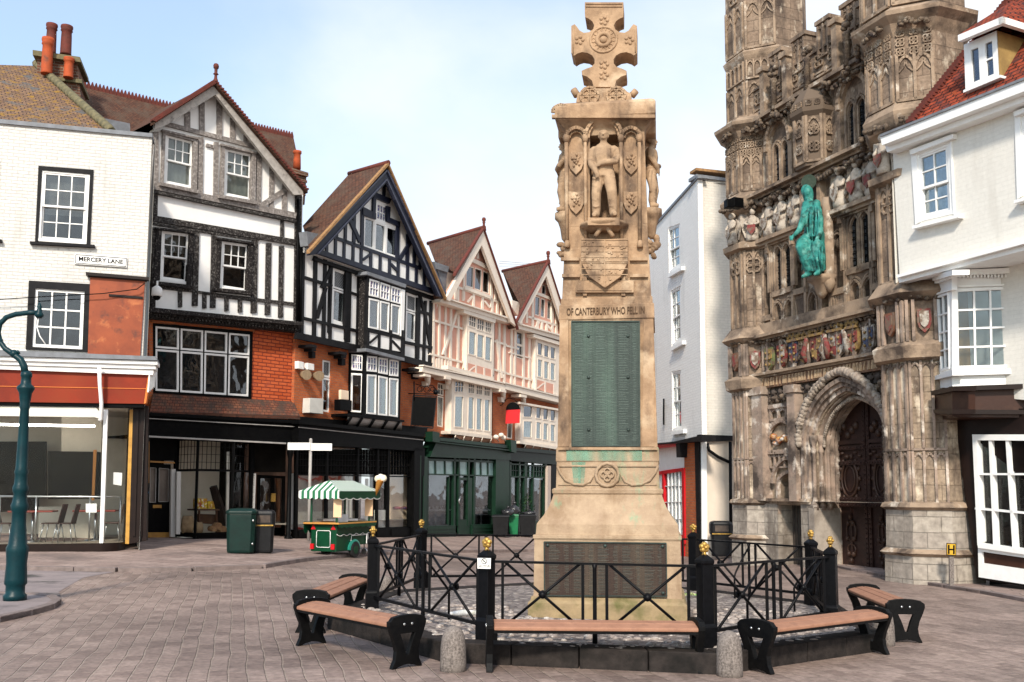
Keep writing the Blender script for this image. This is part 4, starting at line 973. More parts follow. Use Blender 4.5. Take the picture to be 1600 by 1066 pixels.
Bp(M,g4(80,790),g4(325,862),3.2,o+.01);Bp(M,(672,553),(730,568),3,o+.01);Bp(M,(772,533),(792,539),3,o+.01);Bp(M,(770,577),(792,583),3,o+.01)
Bp(M,g4(265,700),g4(155,1040),3,o+.02);Bp(M,g4(540,930),h4(465,140),2.6,o+.02)
for x in(683,691,701):Bp(M,(x,560),(x,576),2.4,o)
M.build('timber_frame',m_creamw,P1)
M=MB()
for x,y0,y1,w in((800,508,612,3),(805.5,508,612,2.6),(819,515,615,3),(828,520,620,3),(871,540,630,3)):Bp(M,(x,y0),(x-.6,y1),w,o)
Bp(M,g4(610,975),g4(700,1000),3,o+.01);Bp(M,(790,583),(832,594),3,o+.01);Bp(M,(796,551),(830,560),2,o+.01);Bp(M,(803,511),(820,516),4,o+.02)
M.build('timber_frame',m_creamw,P2)
def oriel(H,roof,ups,los,body,base,o,cols,rows,apron=None):
 M=MB();F3.wall(M,body,ups+los,o,.12);M.build('bay_window',m_creamw,H)
 uL,uR=F3.U(*body[0],o),F3.U(*body[1],o)
 for s_,z0,z1 in((uL,F3.Z(*body[3],o),F3.Z(*body[0],o)),(uR-.03,F3.Z(*body[2],o),F3.Z(*body[1],o))):
  M=MB();M.prism([F3.W(s_,z0,o-.02),F3.W(s_,z0,0),F3.W(s_,z1,0),F3.W(s_,z1,o-.02)],F3.u*.03);M.build('bay_cheek',m_creamw,H)
 M=MB();F3.poly(M,roof,o+.15,.7)
 if base:F3.poly(M,base,o+.12,.7)
 M.build('bay_cornice',m_creamw,H)
 casements(F3,H,ups,o+.02,m_creamw,m_blueglass,None,cols,rows,.045);casements(F3,H,los,o+.02,m_creamw,m_glass,[(0,0,1,1)],fw=.045)
 M=MB();dark_box(F3,M,body,o-.15,.35);M.build('room',m_dark,H)
u_=[[(733,491),(744.5,495),(743.5,514),(732.5,510)],[(746,496.5),(757,500),(756.5,519),(745,515.5)],[(758.5,501),(768.5,504),(768,522.5),(758,519.5)]]
l_=[[(733,516),(744.5,519.5),(743.5,557),(732,554)],[(746,520.5),(757,523.5),(756,561.5),(745,558.5)],[(758.5,524),(769,527),(768,566),(757.5,563)]]
oriel(P1,[(725,483),(775,499),(774,505),(725,489)],u_,l_,[(730,488),(772.5,503),(771,586),(729,575)],[(700,571),(771,590),(771,596),(700,577)],.42,3,2)
u2=[[(840,534),(848,536.5),(848,557),(840,555)],[(850,537.5),(858,540),(858,560),(850,558)],[(860,540.5),(868,543),(868,562.5),(860,560.5)]]
l2=[[(840,560),(848,562),(847.5,591),(840,589)],[(850,563),(858,565),(857.5,594),(850,592)],[(860,565.5),(868,567.5),(868,596),(860,594)]]
oriel(P2,[(834,522),(880,536),(880,541),(834,527)],u2,l2,[(837,528),(874,540),(873,618),(836,607)],None,.42,1,1)
M=MB();F3.beam(M,(660,577),(790,606),8,.55,.6);F3.beam(M,(662,571),(790,599),2,.6,.2);M.build('jetty_beam',m_creamw,P1)
M=MB();F3.beam(M,(789,604),(885,628),8,.55,.6);F3.beam(M,(789,598),(885,622),2,.6,.2);M.build('jetty_beam',m_creamw,P2)
for H,xs in((P1,((730,574),(744,578),(757,582),(769,585))),(P2,((838,600),(852,604),(866,608)))):
 M=MB()
 for x,y in xs:Bp(M,(x,y-7),(x,y+9),2.4,.46)
 Bp(M,(xs[0][0]+2,xs[0][1]+7),(xs[1][0]-2,xs[1][1]-5),2,.46);M.build('apron_timbers',m_creamw,H)
 M=MB();F3.poly(M,[(xs[0][0],xs[0][1]-7),(xs[-1][0],xs[-1][1]-7),(xs[-1][0],xs[-1][1]+8),(xs[0][0],xs[0][1]+8)],.445,.02);M.build('apron',m_pink,H)
nw1=[(684,598),(693.5,600),(692,668),(683,666)]
M=MB();F3.wall(M,[(665,572),(789,602),(789,700),(665,690)],[nw1],0,.2);M.build('brick_wall',m_rbrick,P1)
nw2=[(793,650),(801,652),(800,686),(792,685)]
M=MB();F3.wall(M,[(789,602),(885,628),(885,712),(789,700)],[nw2],0,.2);M.build('brick_wall',m_rbrick,P2)
casements(F3,P1,[sub(nw1,0,0,1,.28)],0,m_creamw,m_glass_d,None,2,2,.045);casements(F3,P1,[sub(nw1,0,.3,1,1)],0,m_creamw,m_glass,[(0,0,1,1)],fw=.045);casements(F3,P2,[nw2],0,m_creamw,m_glass,[(0,0,1,1)],fw=.045)
for H,q in((P1,nw1),(P2,nw2)):
 M=MB();dark_box(F3,M,q,-.18,.4);M.build('room',m_dark,H)
tb=[[(711,594.5),(725.5,595),(724.5,614),(710.5,613.5)],[(732,595.5),(742,597),(741.5,616.5),(731.5,615.5)],[(744.6,598),(754.4,599.5),(754,618.5),(744,617.5)],[(757,600),(766.6,601.5),(766,620.5),(756.5,619.5)]]
lb_=[[(711,618),(725,618.5),(723.5,669),(710,668)],[(732,619),(741.6,620),(741,672),(731,671)],[(744.6,621),(754,622),(753.5,673.5),(744,672.5)],[(757,623),(766.5,624),(766,675),(756.5,674)]]
oriel(P1,[(704,586),(770,595),(770,599),(704,590)],tb,lb_,[(706,590),(769,599),(768,681),(705,674)],[(704,673),(769,681),(769,686),(704,678)],.3,3,2)
tb2=[[(852-0,635),(863,637),(863,657),(852,655)],[(866,638),(878,640),(878,660),(866,658)]]
tb2=[[(818,633.5),(832,634),(831.5,653),(817.5,652.5)],[(838,635),(846,636.5),(845.5,655),(837.5,654)],[(849,637),(857,638.5),(856.5,657),(848.5,656)],[(860,639),(868,640.5),(868,659),(860,658)]]
lb2=[[(818,657),(832,657.5),(831,685),(817.5,684)],[(838,658),(846,659.5),(845.5,687),(837.5,686)],[(849,660),(857,661.5),(856.5,689),(848.5,688)],[(860,662),(868,663.5),(868,691),(860,690)]]
oriel(P2,[(812,628),(880,640),(880,643),(812,631)],tb2,lb2,[(814,631),(873,640),(872,699),(813,690)],[(812,689),(880,699),(880,704),(812,693)],.3,1,1)
for H,(x0,x1,y0,y1)in((P1,(712,768,680,691)),(P2,(822,874,693,703))):
 M=MB();rows=[]
 for k in range(6):
  a=k/5*1.57;rows.append([F3.P(x0,y0+(y1-y0)*math.sin(a),.35*math.cos(a)),F3.P(x1,y0+5+(y1-y0)*math.sin(a),.35*math.cos(a))])
 M.grid(rows);M.build('bay_coving',mat('salmon_coving',(.5,.25,.16),(.4,.2,.13),.8,3),H)
 M=MB()
 for j in range(5):
  x=x0+(x1-x0)*j/4;M.tube([F3.P(x-4*math.sin(k/5*1.57),y0+(x-x0)*.09+(y1-y0)*math.sin(k/5*1.57),.38*math.cos(k/5*1.57)+.03)for k in range(6)],.03,4)
 M.build('coving_rib',m_creamw,H)
for H,pts in((P1,((668,588),(700,592))),(P2,((786,612),(818,620)))):
 for x,y in pts:
  M=MB();F3.poly(M,[(x-4,y-4),(x+5,y-2),(x+5,y+2),(x-4,y)],.6,.5);M.ball(F3.P(x,y+4,.3),(.12,.16,.15),8,6);M.ball(F3.P(x+1,y+8,.15),(.09,.1,.16),8,6);F3.poly(M,[(x-3,y+8),(x+3,y+9),(x+2,y+17),(x-2,y+16)],.18,.18);M.build('carved_bracket',m_creamw,H)
SO3=.5
def F3p(M,pts,o,th):F3.poly(M,pts,o,th)
M=MB();F3p(M,[(680,683),(797,696),(797,701),(680,688)],SO3+.14,.6);F3p(M,[(683,688),(798,701),(798,719),(672,714)],SO3+.02,.5);F3p(M,[(683,690),(797,703),(797,704.5),(683,691.5)],SO3+.2,.2)
F3p(M,[(676,674),(687,676),(687,692),(676,690)],SO3+.25,.3);F3p(M,[(798,687),(807,689),(807,708),(799,706)],SO3+.25,.3)
M.build('fascia',m_green,P1)
M=MB();F3p(M,[(657,712),(668,714),(667,841),(655,841)],SO3,.3);F3p(M,[(775,717),(796,719),(795,838),(774,838)],SO3-.02,.3);F3p(M,[(662,744),(667,744),(666,830),(661,830)],SO3+.03,.1)
F3p(M,[(667,822),(712,821),(712,840),(667,841)],SO3-.05,.3);F3p(M,[(738,820),(776,819),(776,838),(738,839)],SO3-.05,.3)
for k in range(3):F3p(M,[(668,825+k*5),(711,824+k*5),(711,827+k*5),(668,828+k*5)],SO3-.02,.06);F3p(M,[(740,823+k*5),(775,822+k*5),(775,825+k*5),(740,826+k*5)],SO3-.02,.06)
M.build('shop_pilaster',m_green,P1)
M=MB()
Bp(M,(667,718),(777,722),3,SO3-.1);Bp(M,(667,741),(777,744),2,SO3-.1)
for x,w in((669,3),(711,3),(718,2),(733,2.5),(742,3),(775,3)):Bp(M,(x,716),(x-1,822),w,SO3-.1)
for x in(681,696,752,763):Bp(M,(x,718),(x,742),1.6,SO3-.12)
Bp(M,(702,745),(701,820),1,SO3-.14)
M.build('shop_window_frame',m_green,P1)
m_pale=mat('pale_teal_glass',(.22,.32,.31),(.16,.25,.25),.2,2)
M=MB()
for x0,x1 in((669,711),(719,733),(743,775)):F3p(M,[(x0,720),(x1,721),(x1,743),(x0,742)],SO3-.16,.02)
M.build('transom_glass',m_pale,P1)
M=MB();F3p(M,[(668,742),(777,744),(776,822),(667,823)],SO3-.2,.006);M.build('shop_pane',m_glass_d,P1)
D=MB();F3.wall(D,[(717,746),(738,747),(737,836),(716,837)],[[(720,750),(733,751),(732,812),(719,812)]],SO3-.12,.05);dd=D.build('shop_door',m_green,P1)
D=MB();D.tube([F3.P(719,776,SO3),F3.P(717,783,SO3+.05),F3.P(719,790,SO3)],.03,6);D.build('door_handle',m_steel,dd)
M=MB();u0,u1=F3.U(655,765,SO3),F3.U(885,765,SO3);za,zb=F3.Z(730,838,SO3)-.3,F3.Z(730,716,SO3)+.3
M.face([F3.W(u0,za,-1.6),F3.W(u1,za,-1.6),F3.W(u1,zb,-1.6),F3.W(u0,zb,-1.6)]);M.face([F3.W(u0,zb,SO3-.2),F3.W(u1,zb,SO3-.2),F3.W(u1,zb,-1.6),F3.W(u0,zb,-1.6)]);M.face([F3.W(u0,za,SO3-.3),F3.W(u1,za,SO3-.3),F3.W(u1,za,-1.6),F3.W(u0,za,-1.6)])
M.build('shop_room',m_dark,P1)
for x in(680,752):
 G=MB();p=F3.P(x,797,-.1);G.box(p,(1.5,.7,.05),Matrix.Rotation(F3.az,3,'Z'));G.box(p-V((0,0,.4)),(.08,.08,.75));G.box(p-V((0,0,.8)),(.5,.5,.05))
 for k in range(4):G.lathe(p+F3.u*(-.5+k*.33)+V((0,0,.03)),[(.03,0),(.05,.1),(.03,.1)],6)
 tag(G.build('cafe_table',m_white,None,org=p),'white laid table behind the %s window of the dark green shopfront'%('left' if x==680 else 'right'),'table')
M=MB();F3p(M,[(797,699),(890,706),(890,712),(797,704)],SO3+.1,.5);F3p(M,[(798,704),(890,712),(890,728),(798,720)],SO3,.5);M.build('fascia',mat('black_green_paint',(.005,.011,.008),(.008,.014,.011),.45,5,spec=.15),P2)
M=MB();Bp(M,(797,725),(855,729),2,SO3-.1);Bp(M,(797,745),(855,747),2,SO3-.1)
for x,w in((798,3),(812,2),(822,4),(834,2),(853,4)):Bp(M,(x,722),(x-1,838),w,SO3-.1)
for x in(802,806,827,838,842,846,850):Bp(M,(x,726),(x,746),.7,SO3-.12)
Bp(M,(797,735),(855,738),.7,SO3-.12);F3p(M,[(797,815),(856,814),(855,840),(797,842)],SO3-.12,.1)
M.build('shop_window_frame',m_green,P2)
M=MB();F3p(M,[(798,726),(855,729),(854,820),(797,820)],SO3-.2,.006);M.build('shop_pane',m_glass_d,P2)
M=MB();F3p(M,[(823,748),(853,750),(852,822),(822,822)],SO3-.6,.05);M.build('pale_screen',mat('green_grey_panel',(.3,.31,.25),(.22,.24,.19),.6,2),P2)
M=MB();F3p(M,[(856,728),(861,728),(860,840),(855,840)],SO3+.02,.2);M.build('pale_pilaster',mat('buff_post',(.45,.36,.3),None,.6),P2)
M=MB();F3p(M,[(862,722),(890,724),(890,845),(861,845)],SO3-.05,.3);M.build('black_pier',m_black,P2)
M=MB();M.tube([F3.P(688,683,.45),F3.P(705,686,.5),F3.P(712,684,.5),F3.P(722,690,.5),F3.P(760,693,.5),F3.P(788,694,.5)],.025,6)
tag(M.build('cable',m_iron,None,org=F3.P(712,684,.5)),'thin black cable running above the dark green fascia','cable')
for x,y,w_ in((775,683,'lower left'),(783,680,'middle'),(787,684,'right')):
 M=MB();p=F3.P(x,y,.8);M.ball(p,(.12,.12,.1),8,6);M.tube([p,F3.P(x+4,y+7,.4)],.025,5);tag(M.build('spotlight',m_creamw,None,org=p),w_+' one of three small pale spotlights above the green shop fascia','lamp')
p=F3.P(800,640,.2);RS=thing('hanging_sign',p,F3.az,'blank red hanging sign with black arched top on a curled iron bracket','sign')
SP=Fac(F3.P(801,640,.5),math.radians(4));SP2=SP
M=MB();SP.poly(M,[(790.5,641),(812.5,640),(812,661),(790,662)],0,.05);M.build('board',mat('red_enamel',(.75,.01,.015),(.68,.01,.012),.4,3),RS)
M=MB();SP.poly(M,[(790.5,640.8)]+[(801.5-11*math.cos(t*math.pi/10),640-11.5*math.sin(t*math.pi/10))for t in range(11)],0,.05);M.build('arched_top',m_black,RS)
M=MB();z=SP.P;M.tube([z(785,630),z(788,626),z(795,622),z(803,624),z(808,629)],.02,6);M.tube([z(776,635),z(784,633),z(790,626)],.02,6);M.tube([z(776,618),z(776,640)],.025,6)
M.build('bracket',m_iron,RS)
pm=gpt(1096,28)
FML=Fac(pm,fit_az(633));FMR=Fac(pm,math.atan2(-(-1500)/1.0*.0+460,1500))
f=V((pm[0],pm[1],0))
MH=thing('white_house',f,FML.az,'tall narrow white brick house with a red framed shop beside the stone gate','house')
m_wb2=brick('painted_brick',(.82,.79,.75),(.79,.76,.72),(.72,.69,.66),.235,.08,.008,.7,.006,stain=(.55,.53,.5),sscale=1.4,sthr=(.56,.78),var=.14,nscale=14,streak=.15)
m_cr=brick('cream_painted_brick',(.66,.61,.54),(.62,.58,.51),(.56,.52,.46),.235,.08,.006,.75,.003,stain=(.5,.45,.38),sthr=(.62,.8),var=.12,nscale=14)
z_=FML.Z
ws=[[(1044,356),(1062,349),(1063.3,417),(1045.3,428)],[(1048,455),(1063.5,446),(1064.7,533),(1049.3,543)],[(1049.7,581),(1064,578),(1066.2,672),(1050.5,674)]]
M=MB();FML.wall(M,[(990,388),(1090,276),(1097,690),(990,697)],ws,0,.15);M.build('wall',m_wb2,MH)
for q in ws:
 sash(FML,MH,q,m_white,m_glass,(2,2),(2,2),.5,-.03,.07,curtain=m_curtain)
 M=MB();dark_box(FML,M,q,-.3,.4);M.build('room',m_dark,MH)
 M=MB();FML.poly(M,[(q[3][0]-2,q[3][1]),(q[2][0]+1,q[2][1]-.5),(q[2][0]+1,q[2][1]+5),(q[3][0]-2,q[3][1]+6)],.12,.12);M.build('sill',m_white,MH)
M=MB();FMR.wall(M,[(1090.5,276),(1200,290),(1200,690),(1097,684)],[],0,.1);M.build('side_wall',m_cr,MH)
M=MB();FML.poly(M,[(990,386),(1090,274),(1090,278),(990,390)],.05,.3);FMR.poly(M,[(1088,272),(1200,287),(1200,291),(1088,277)],.08,.5);M.build('parapet_coping',m_lead,MH)
M=MB();a=FMR.P(1092,271,-.1);M.box(a+FMR.u*1.3+V((0,0,.05)),(3,.4,.08),Matrix.Rotation(FMR.az,3,'Z'));M.build('coping_tiles',m_verge,MH)
m_red=mat('red_gloss_paint',(.55,.01,.015),(.45,.01,.015),.35,5)
M=MB();FML.poly(M,[(990,698),(1058,691),(1058,697),(990,704)],.28,.3);FML.poly(M,[(990,742),(1068,731),(1068,736),(990,748)],.1,.1)
FML.poly(M,[(1034,736),(1036.5,736),(1038,845),(1035.5,845)],.1,.1);FML.poly(M,[(1065,733),(1068.5,733),(1069.5,850),(1066.5,850)],.1,.1);FML.poly(M,[(990,836),(1069,836),(1069,880),(990,880)],.08,.1)
M.build('red_trim',m_red,MH)
M=MB();FML.poly(M,[(990,701),(1070,694),(1070,735),(990,745)],.03,.2);FML.poly(M,[(990,740),(1034,738),(1036,850),(990,850)],.02,.2);M.build('shop_wall',m_white,MH)
M=MB();FML.poly(M,[(1036,738),(1066,735),(1067,838),(1037,838)],.02,.01);M.build('shop_pane',m_glass,MH)
M=MB();FML.poly(M,[(1036,738),(1066,735),(1067,838),(1037,838)],-.1,.05);M.build('shop_blind',m_curtain,MH)
M=MB()
for k in range(0,6):x=1037.5+k*5.6;FML.beam(M,(x,737),(x+1,838),1.2,.06,.04)
for y in(760,785,812):FML.beam(M,(1037,y),(1067,y-1),1,.06,.04)
M.build('shop_window_frame',m_white,MH)
M=MB();FML.wall(M,[(1069,690),(1093,688),(1095,900),(1070,900)],[],.05,.2);M.build('brick_pier',m_rbrick,MH)
M=MB();FML.poly(M,[(1085,688),(1092,688),(1095,900),(1090,900)],.1,.05);FML.poly(M,[(990,697),(1052,690),(1097,680),(1097,689),(1055,693)],.35,.4)
FML.poly(M,[(1056,694),(1062,692),(1061,715),(1057,715)],.3,.3);FMR.poly(M,[(1094,679),(1200,683),(1200,688),(1094,690)],.12,.2);M.build('dark_ledge',m_blackwood,MH)
M=MB();FMR.poly(M,[(1096,688),(1104,688),(1106,900),(1098,900)],.12,.2);M.build('white_post',m_white,MH)
M=MB();FMR.poly(M,[(1104,688),(1200,688),(1200,900),(1105,900)],.0,.2);M.build('cream_wall',mat('cream_render',(.68,.58,.47),(.62,.52,.42),.8,2,.002,20,stain=(.5,.42,.34),sscale=1,sthr=(.6,.8)),MH)
M=MB();M.tube([FMR.P(1105,693,.1),FMR.P(1108,704,.1),FMR.P(1122,714,.1),FMR.P(1139,722,.1)],.05,6);M.tube([FMR.P(1141,690,.12),FMR.P(1142,860,.12)],.05,6);M.build('waste_pipe',m_iron,MH)
M=MB();M.face([FML.W(-.1,0,-.1),FML.W(-8,0,-.1),FML.W(-8,0,-7),FML.W(-.1,0,-7)]);h=FML.Z(1090,280);M.v=[p+V((0,0,h-.05))for p in M.v];M.build('flat_roof',m_lead,MH)
M=MB();p=FML.P(1036,640,.1);q=FML.P(1036,640,.9)
M.tube([FML.P(1037,623,.05),FML.P(1037,664,.05)],.03,6);M.tube([FML.P(1037,632,.05),FML.P(1037,632,.8)],.025,6)
tag(M.build('sign_bracket',m_iron,None,org=p),'empty black iron sign bracket on the tall white house by the memorial','bracket')
FR=Fac(gpt(1525,18.0),math.atan2(-1500,720))
RH=thing('white_house',(*gpt(1525,18.0)[:2],0),FR.az,'white jettied house with red tiled roof, bow window and brown shop fascia','house')
m_rw=brick('white_render_brick',(.70,.665,.60),(.68,.645,.58),(.65,.615,.555),.24,.08,.004,.8,.0012,stain=(.56,.52,.46),sscale=1.4,sthr=(.56,.76),var=.1,nscale=14,dist=.03,streak=.15)
UO=.7
wq=[(1432,242),(1484,222),(1489,334),(1438,346)];wq2=[(1594,182),(1650,160),(1652,290),(1597,306)]
M=MB();FR.wall(M,[(1394,222),(1760,70),(1760,345),(1406,438)],[wq,wq2],UO,.15);M.build('upper_wall',m_rw,RH)
for q in(wq,wq2):
 M=MB();A=[(q[0][0]-9,q[0][1]-1),(q[1][0]+2,q[1][1]-6),(q[2][0]+2,q[2][1]+2),(q[3][0]-8,q[3][1]+5)]
 FR.poly(M,[A[0],A[1],q[1],q[0]],UO+.03,.12);FR.poly(M,[A[1],A[2],q[2],q[1]],UO+.03,.12);FR.poly(M,[A[0],q[0],q[3],A[3]],UO+.03,.12)
 FR.poly(M,[(A[3][0]-5,A[3][1]+2),(A[2][0]+6,A[2][1]-1),(A[2][0]+6,A[2][1]+4),(A[3][0]-5,A[3][1]+7)],UO+.15,.2)
 FR.poly(M,[(A[0][0]-2,A[0][1]-6),(A[1][0]+3,A[1][1]-7),(A[1][0]+3,A[1][1]),(A[0][0]-1,A[0][1]+1)],UO+.1,.15)
 M.build('window_surround',m_white,RH)
 sash(FR,RH,q,m_white,m_glass,(2,2),(2,2),.52,UO,.06,curtain=m_curtain)
 M=MB();dark_box(FR,M,q,UO-.25,.4);M.build('room',m_dark,RH)
M=MB();FR.poly(M,[(1375,213),(1760,60),(1760,82),(1378,227)],UO+.42,.42);FR.poly(M,[(1383,229),(1760,84),(1760,100),(1386,238)],UO+.25,.25);M.build('eaves_cornice',m_white,RH)
M=MB();FR.poly(M,[(1375,210),(1760,57),(1760,61),(1375,214)],UO+.45,.45);M.build('gutter',m_lead,RH)
M=MB();FR.poly(M,[(1400,430),(1760,329),(1760,338),(1402,434)],UO+.22,.3);FR.poly(M,[(1403,433),(1760,338),(1760,350),(1405,442)],UO+.12,.2)
a,b=FR.U(1404,440,UO),FR.U(1760,345,UO);zz=FR.Z(1404,441,UO)
M.face([FR.W(a,zz,UO),FR.W(b,zz,UO),FR.W(b,zz,-.1),FR.W(a,zz,-.1)]);M.build('jetty_moulding',m_white,RH)
M=MB();e=FR.U(1394.5,300,UO);z1_=FR.Z(1394,222,UO);M.face([FR.W(e,zz,UO),FR.W(e,z1_,UO),FR.W(e,z1_,-6),FR.W(e,zz,-6)],[(0,0),(0,5),(6,5),(6,0)])
M.build('flank_wall',m_rw,RH)
M=MB()
M.tube([FR.P(1407,441,UO-.05)]+[FR.W(FR.U(1407,441,UO)+.03+.42*math.sin(k/8*1.57),zz-.02-.42*(1-math.cos(k/8*1.57)),UO-.1-.5*k/8)for k in range(9)],.05,4);M.build('jetty_bracket',m_white,RH)
lq=[(1456,436),(1760,352),(1760,640),(1462,612)]
M=MB();FR.wall(M,lq,[],-.05,.2);M.build('lower_wall',m_rw,RH)
C_=FR.P(1487,520,.62)
B1=Fac(C_,fit_az(-5000));pe=FR.P(1461,520,.12);B0=Fac(pe,math.atan2((C_-pe).y,(C_-pe).x))
ub1=B1.U(1594,520);zt0,zt1_=B1.Z(1500,604),B1.Z(1500,424)
q1=[(1492,452),(1577,448),(1580,574),(1494,576)];q0=[(1463,463),(1480.5,457),(1482.5,576),(1469.5,580)]
M=MB();B1.wall(M,[(1487,424),(1594,420),(1596,606),(1488,606)],[q1],0,.1);B0.wall(M,[(1459.5,432),(1487,424),(1488,606),(1462,606)],[q0],0,.1)
er=B1.W(ub1,0,0)
M.face([V((er.x,er.y,zt0)),V((er.x,er.y,zt1_)),V((er.x,er.y,zt1_))-B1.n*1.2,V((er.x,er.y,zt0))-B1.n*1.2])
M.build('bow_window',m_white,RH)
light(B1,RH,q1,m_white,m_glass,3,4,.05,.035,.03,.06,'sash');light(B0,RH,q0,m_white,m_glass_d,2,4,.04,.03,.03,.06,'sash')
M=MB();B1.poly(M,[(1494,454),(1576,450),(1579,572),(1496,574)],-.55,.03);M.build('warm_interior_sheet',mat('ochre_interior_light',(.36,.19,.05),(.25,.12,.035),.9,1.5),RH)  # ochre sheet stands in for the warm interior light behind the panes
M=MB();B1.poly(M,[(1486,422),(1600,418),(1600,426),(1486,430)],.14,.3);B0.poly(M,[(1457,431),(1488,422),(1488,430),(1457,439)],.14,.3)
B1.poly(M,[(1487,446),(1590,443),(1590,446),(1487,449)],.05,.1);B0.poly(M,[(1460,459),(1487,450),(1487,453),(1460,462)],.05,.1)
B1.poly(M,[(1487,578),(1592,576),(1592,584),(1487,587)],.09,.2);B0.poly(M,[(1459,588),(1488,578),(1488,587),(1459,594)],.09,.2)
M.build('bow_cornice',m_white,RH)
M=MB()
for k in range(20):x=1489+k*5.4;B1.poly(M,[(x,429),(x+2.6,429),(x+2.6,433.5),(x,433.5)],.09,.08)
for k in range(8):x=1460+k*3.5;y=439-k*1.25;B0.poly(M,[(x,y),(x+1.8,y),(x+1.8,y+4),(x,y+4)],.09,.08)
M.build('dentils',m_white,RH)
BF=B1.at(.12);BG=B0.at(.1)
M=MB();BF.poly(M,[(1486,606),(1760,596),(1760,655),(1487,651)],0,.9);BG.poly(M,[(1458,610),(1488,606),(1488,651),(1461,648)],0,.4)
m_brown=mat('brown_gloss_paint',(.045,.017,.01),(.03,.012,.008),.4,2,.002,12,.25,stain=(.08,.035,.02),sscale=2,sthr=(.5,.7))
M.build('fascia',m_brown,RH)
M=MB();BF.poly(M,[(1484,604),(1760,594),(1760,602),(1484,611)],.14,.9);BG.poly(M,[(1455,611),(1489,604),(1489,611),(1455,618)],.12,.4);BF.poly(M,[(1485,640),(1760,642),(1760,648),(1485,647)],.08,.5);BG.poly(M,[(1458,640),(1488,640),(1488,647),(1459,646)],.08,.4)
M.build('fascia_moulding',m_stall,RH)
SG_=[(1520,682),(1760,682),(1760,885),(1528,851)]
M=MB();FR.wall(M,[(1490,640),(1760,636),(1760,940),(1526,905)],[SG_],-.1,.3);M.build('shop_wall',m_stall,RH)
M=MB();A=[(1519,679),(1760,679),(1760,690),(1526,688)]
FR.poly(M,A,0,.15);FR.poly(M,[(1519,679),(1526,688),(1533,846),(1527,852)],0,.15)
for x0,x1,w_ in((1546.5,1554,4.2),(1573,1584,4.5),(1606,1619,5),(1640,1655,5.5),(1680,1697,6)):FR.beam(M,(x0,684),(x1,856),w_,-.02,.12)
for y0,y1 in((741,741),(794.5,803)):FR.beam(M,(1523,y0),(1760,y1+(y1-y0)*1.6),3.2,-.02,.12)
FR.poly(M,[(1527,849),(1760,878),(1760,890),(1528,856)],.05,.2)
M.build('shop_window_frame',m_white,RH)
M=MB();FR.poly(M,[(1522,684),(1760,684),(1760,880),(1530,850)],-.12,.01);M.build('shop_pane',m_shopglass,RH)
M=MB();FR.wall(M,[(1528,856),(1760,889),(1760,938),(1529,902)],[[(1534,862),(1752,894),(1752,912),(1535,880)]],-.02,.05);M.build('stall_riser',m_white,RH)
M=MB();FR.poly(M,[(1533,861),(1755,893),(1755,914),(1534,881)],-.07,.02);M.build('stall_panel',m_brown,RH)
M=MB();u0,u1=FR.U(1521,765),FR.U(1760,765);za,zb=.3,FR.Z(1600,660)
M.face([FR.W(u0,-.2,-2.5),FR.W(u1,-.2,-2.5),FR.W(u1,zb,-2.5),FR.W(u0,zb,-2.5)]);M.face([FR.W(u0,zb,-.2),FR.W(u1,zb,-.2),FR.W(u1,zb,-2.5),FR.W(u0,zb,-2.5)]);M.face([FR.W(u0+.02,-.2,-.3),FR.W(u0+.02,zb,-.3),FR.W(u0+.02,zb,-2.5),FR.W(u0+.02,-.2,-2.5)])
M.build('shop_room',m_dark,RH)
G=MB();p=FR.P(1572,790,-1.2);G.box(p,(.9,.5,.06),Matrix.Rotation(FR.az,3,'Z'));G.box(p-V((0,0,.45)),(.8,.4,.8),Matrix.Rotation(FR.az,3,'Z'))
tag(G.build('display_counter',m_stall,None,org=p),'dark counter inside the white framed shop window at the right edge','counter')
G=MB();p=p+V((.1,0,.14));G.ball(p,.12,10,8);tag(G.build('orange_ornament',mat('orange_glaze',(.6,.1,.02),None,.3),None,org=p),'small orange ornament inside the white framed shop window','ornament')
ea,eb=FR.P(1376,211,UO+.3),FR.P(1760,58,UO+.3)
s_=(-FR.n*math.cos(math.radians(52))+V((0,0,math.sin(math.radians(52)))))
vg=onplane(1581,-3,ea,eb,ea+s_);ev0=ea.lerp(eb,(FR.U(1424,188,UO+.3)-FR.U(1376,211,UO+.3))/(eb-ea).length)
L_=(vg-ev0).length
m_redroof=brick('red_roof_tile',(.34,.06,.025),(.20,.04,.022),(.03,.012,.01),.19,.12,.014,.85,.03,stain=(.07,.03,.03),sthr=(.5,.62),sscale=2.2,var=.9,nscale=7,third=((.5,.1,.03),1.5,(.55,.7)))
M=MB();W_=(eb-ev0).length
top=eb+s_*L_*1.1
M.face([ev0,eb,top,ev0+s_*L_*1.1+FR.u*((vg-ev0).dot(FR.u))],[(0,0),(W_,0),(W_,L_*1.1),((vg-ev0).dot(FR.u),L_*1.1)])
M.build('roof',m_redroof,RH)
M=MB();n=40
for k in range(n):M.box(ev0.lerp(vg,(k+.5)/n)+V((0,0,.0)),(.16,.2,.07),Matrix.Rotation(FR.az,3,'Z'))
M.build('verge_tiles',m_terra2,RH)
DP=onplane(1535,132,ea,eb,ea+s_);DF=Fac(DP,FR.az);DF.n=FR.n
dq=[(1506,70),(1557,48),(1560.5,119),(1508.5,140)]
l1=[(1513,76),(1532,68),(1535,127),(1516,135)];l2_=[(1535,66),(1553.5,58),(1557,118),(1538,126)]
M=MB();DF.wall(M,dq,[l1,l2_],.1,.15);DF.poly(M,[(1505,141),(1563,117),(1563,121),(1505,145)],.2,.2);dm=M.build('dormer',m_white,RH)
casements2=[light(DF,dm,q,m_white,bpy.data.materials['blue_glass'],1,2 if q is l2_ else 1,.05,.03,.1,.05,'casement',curtain=None)for q in(l1,l2_)]
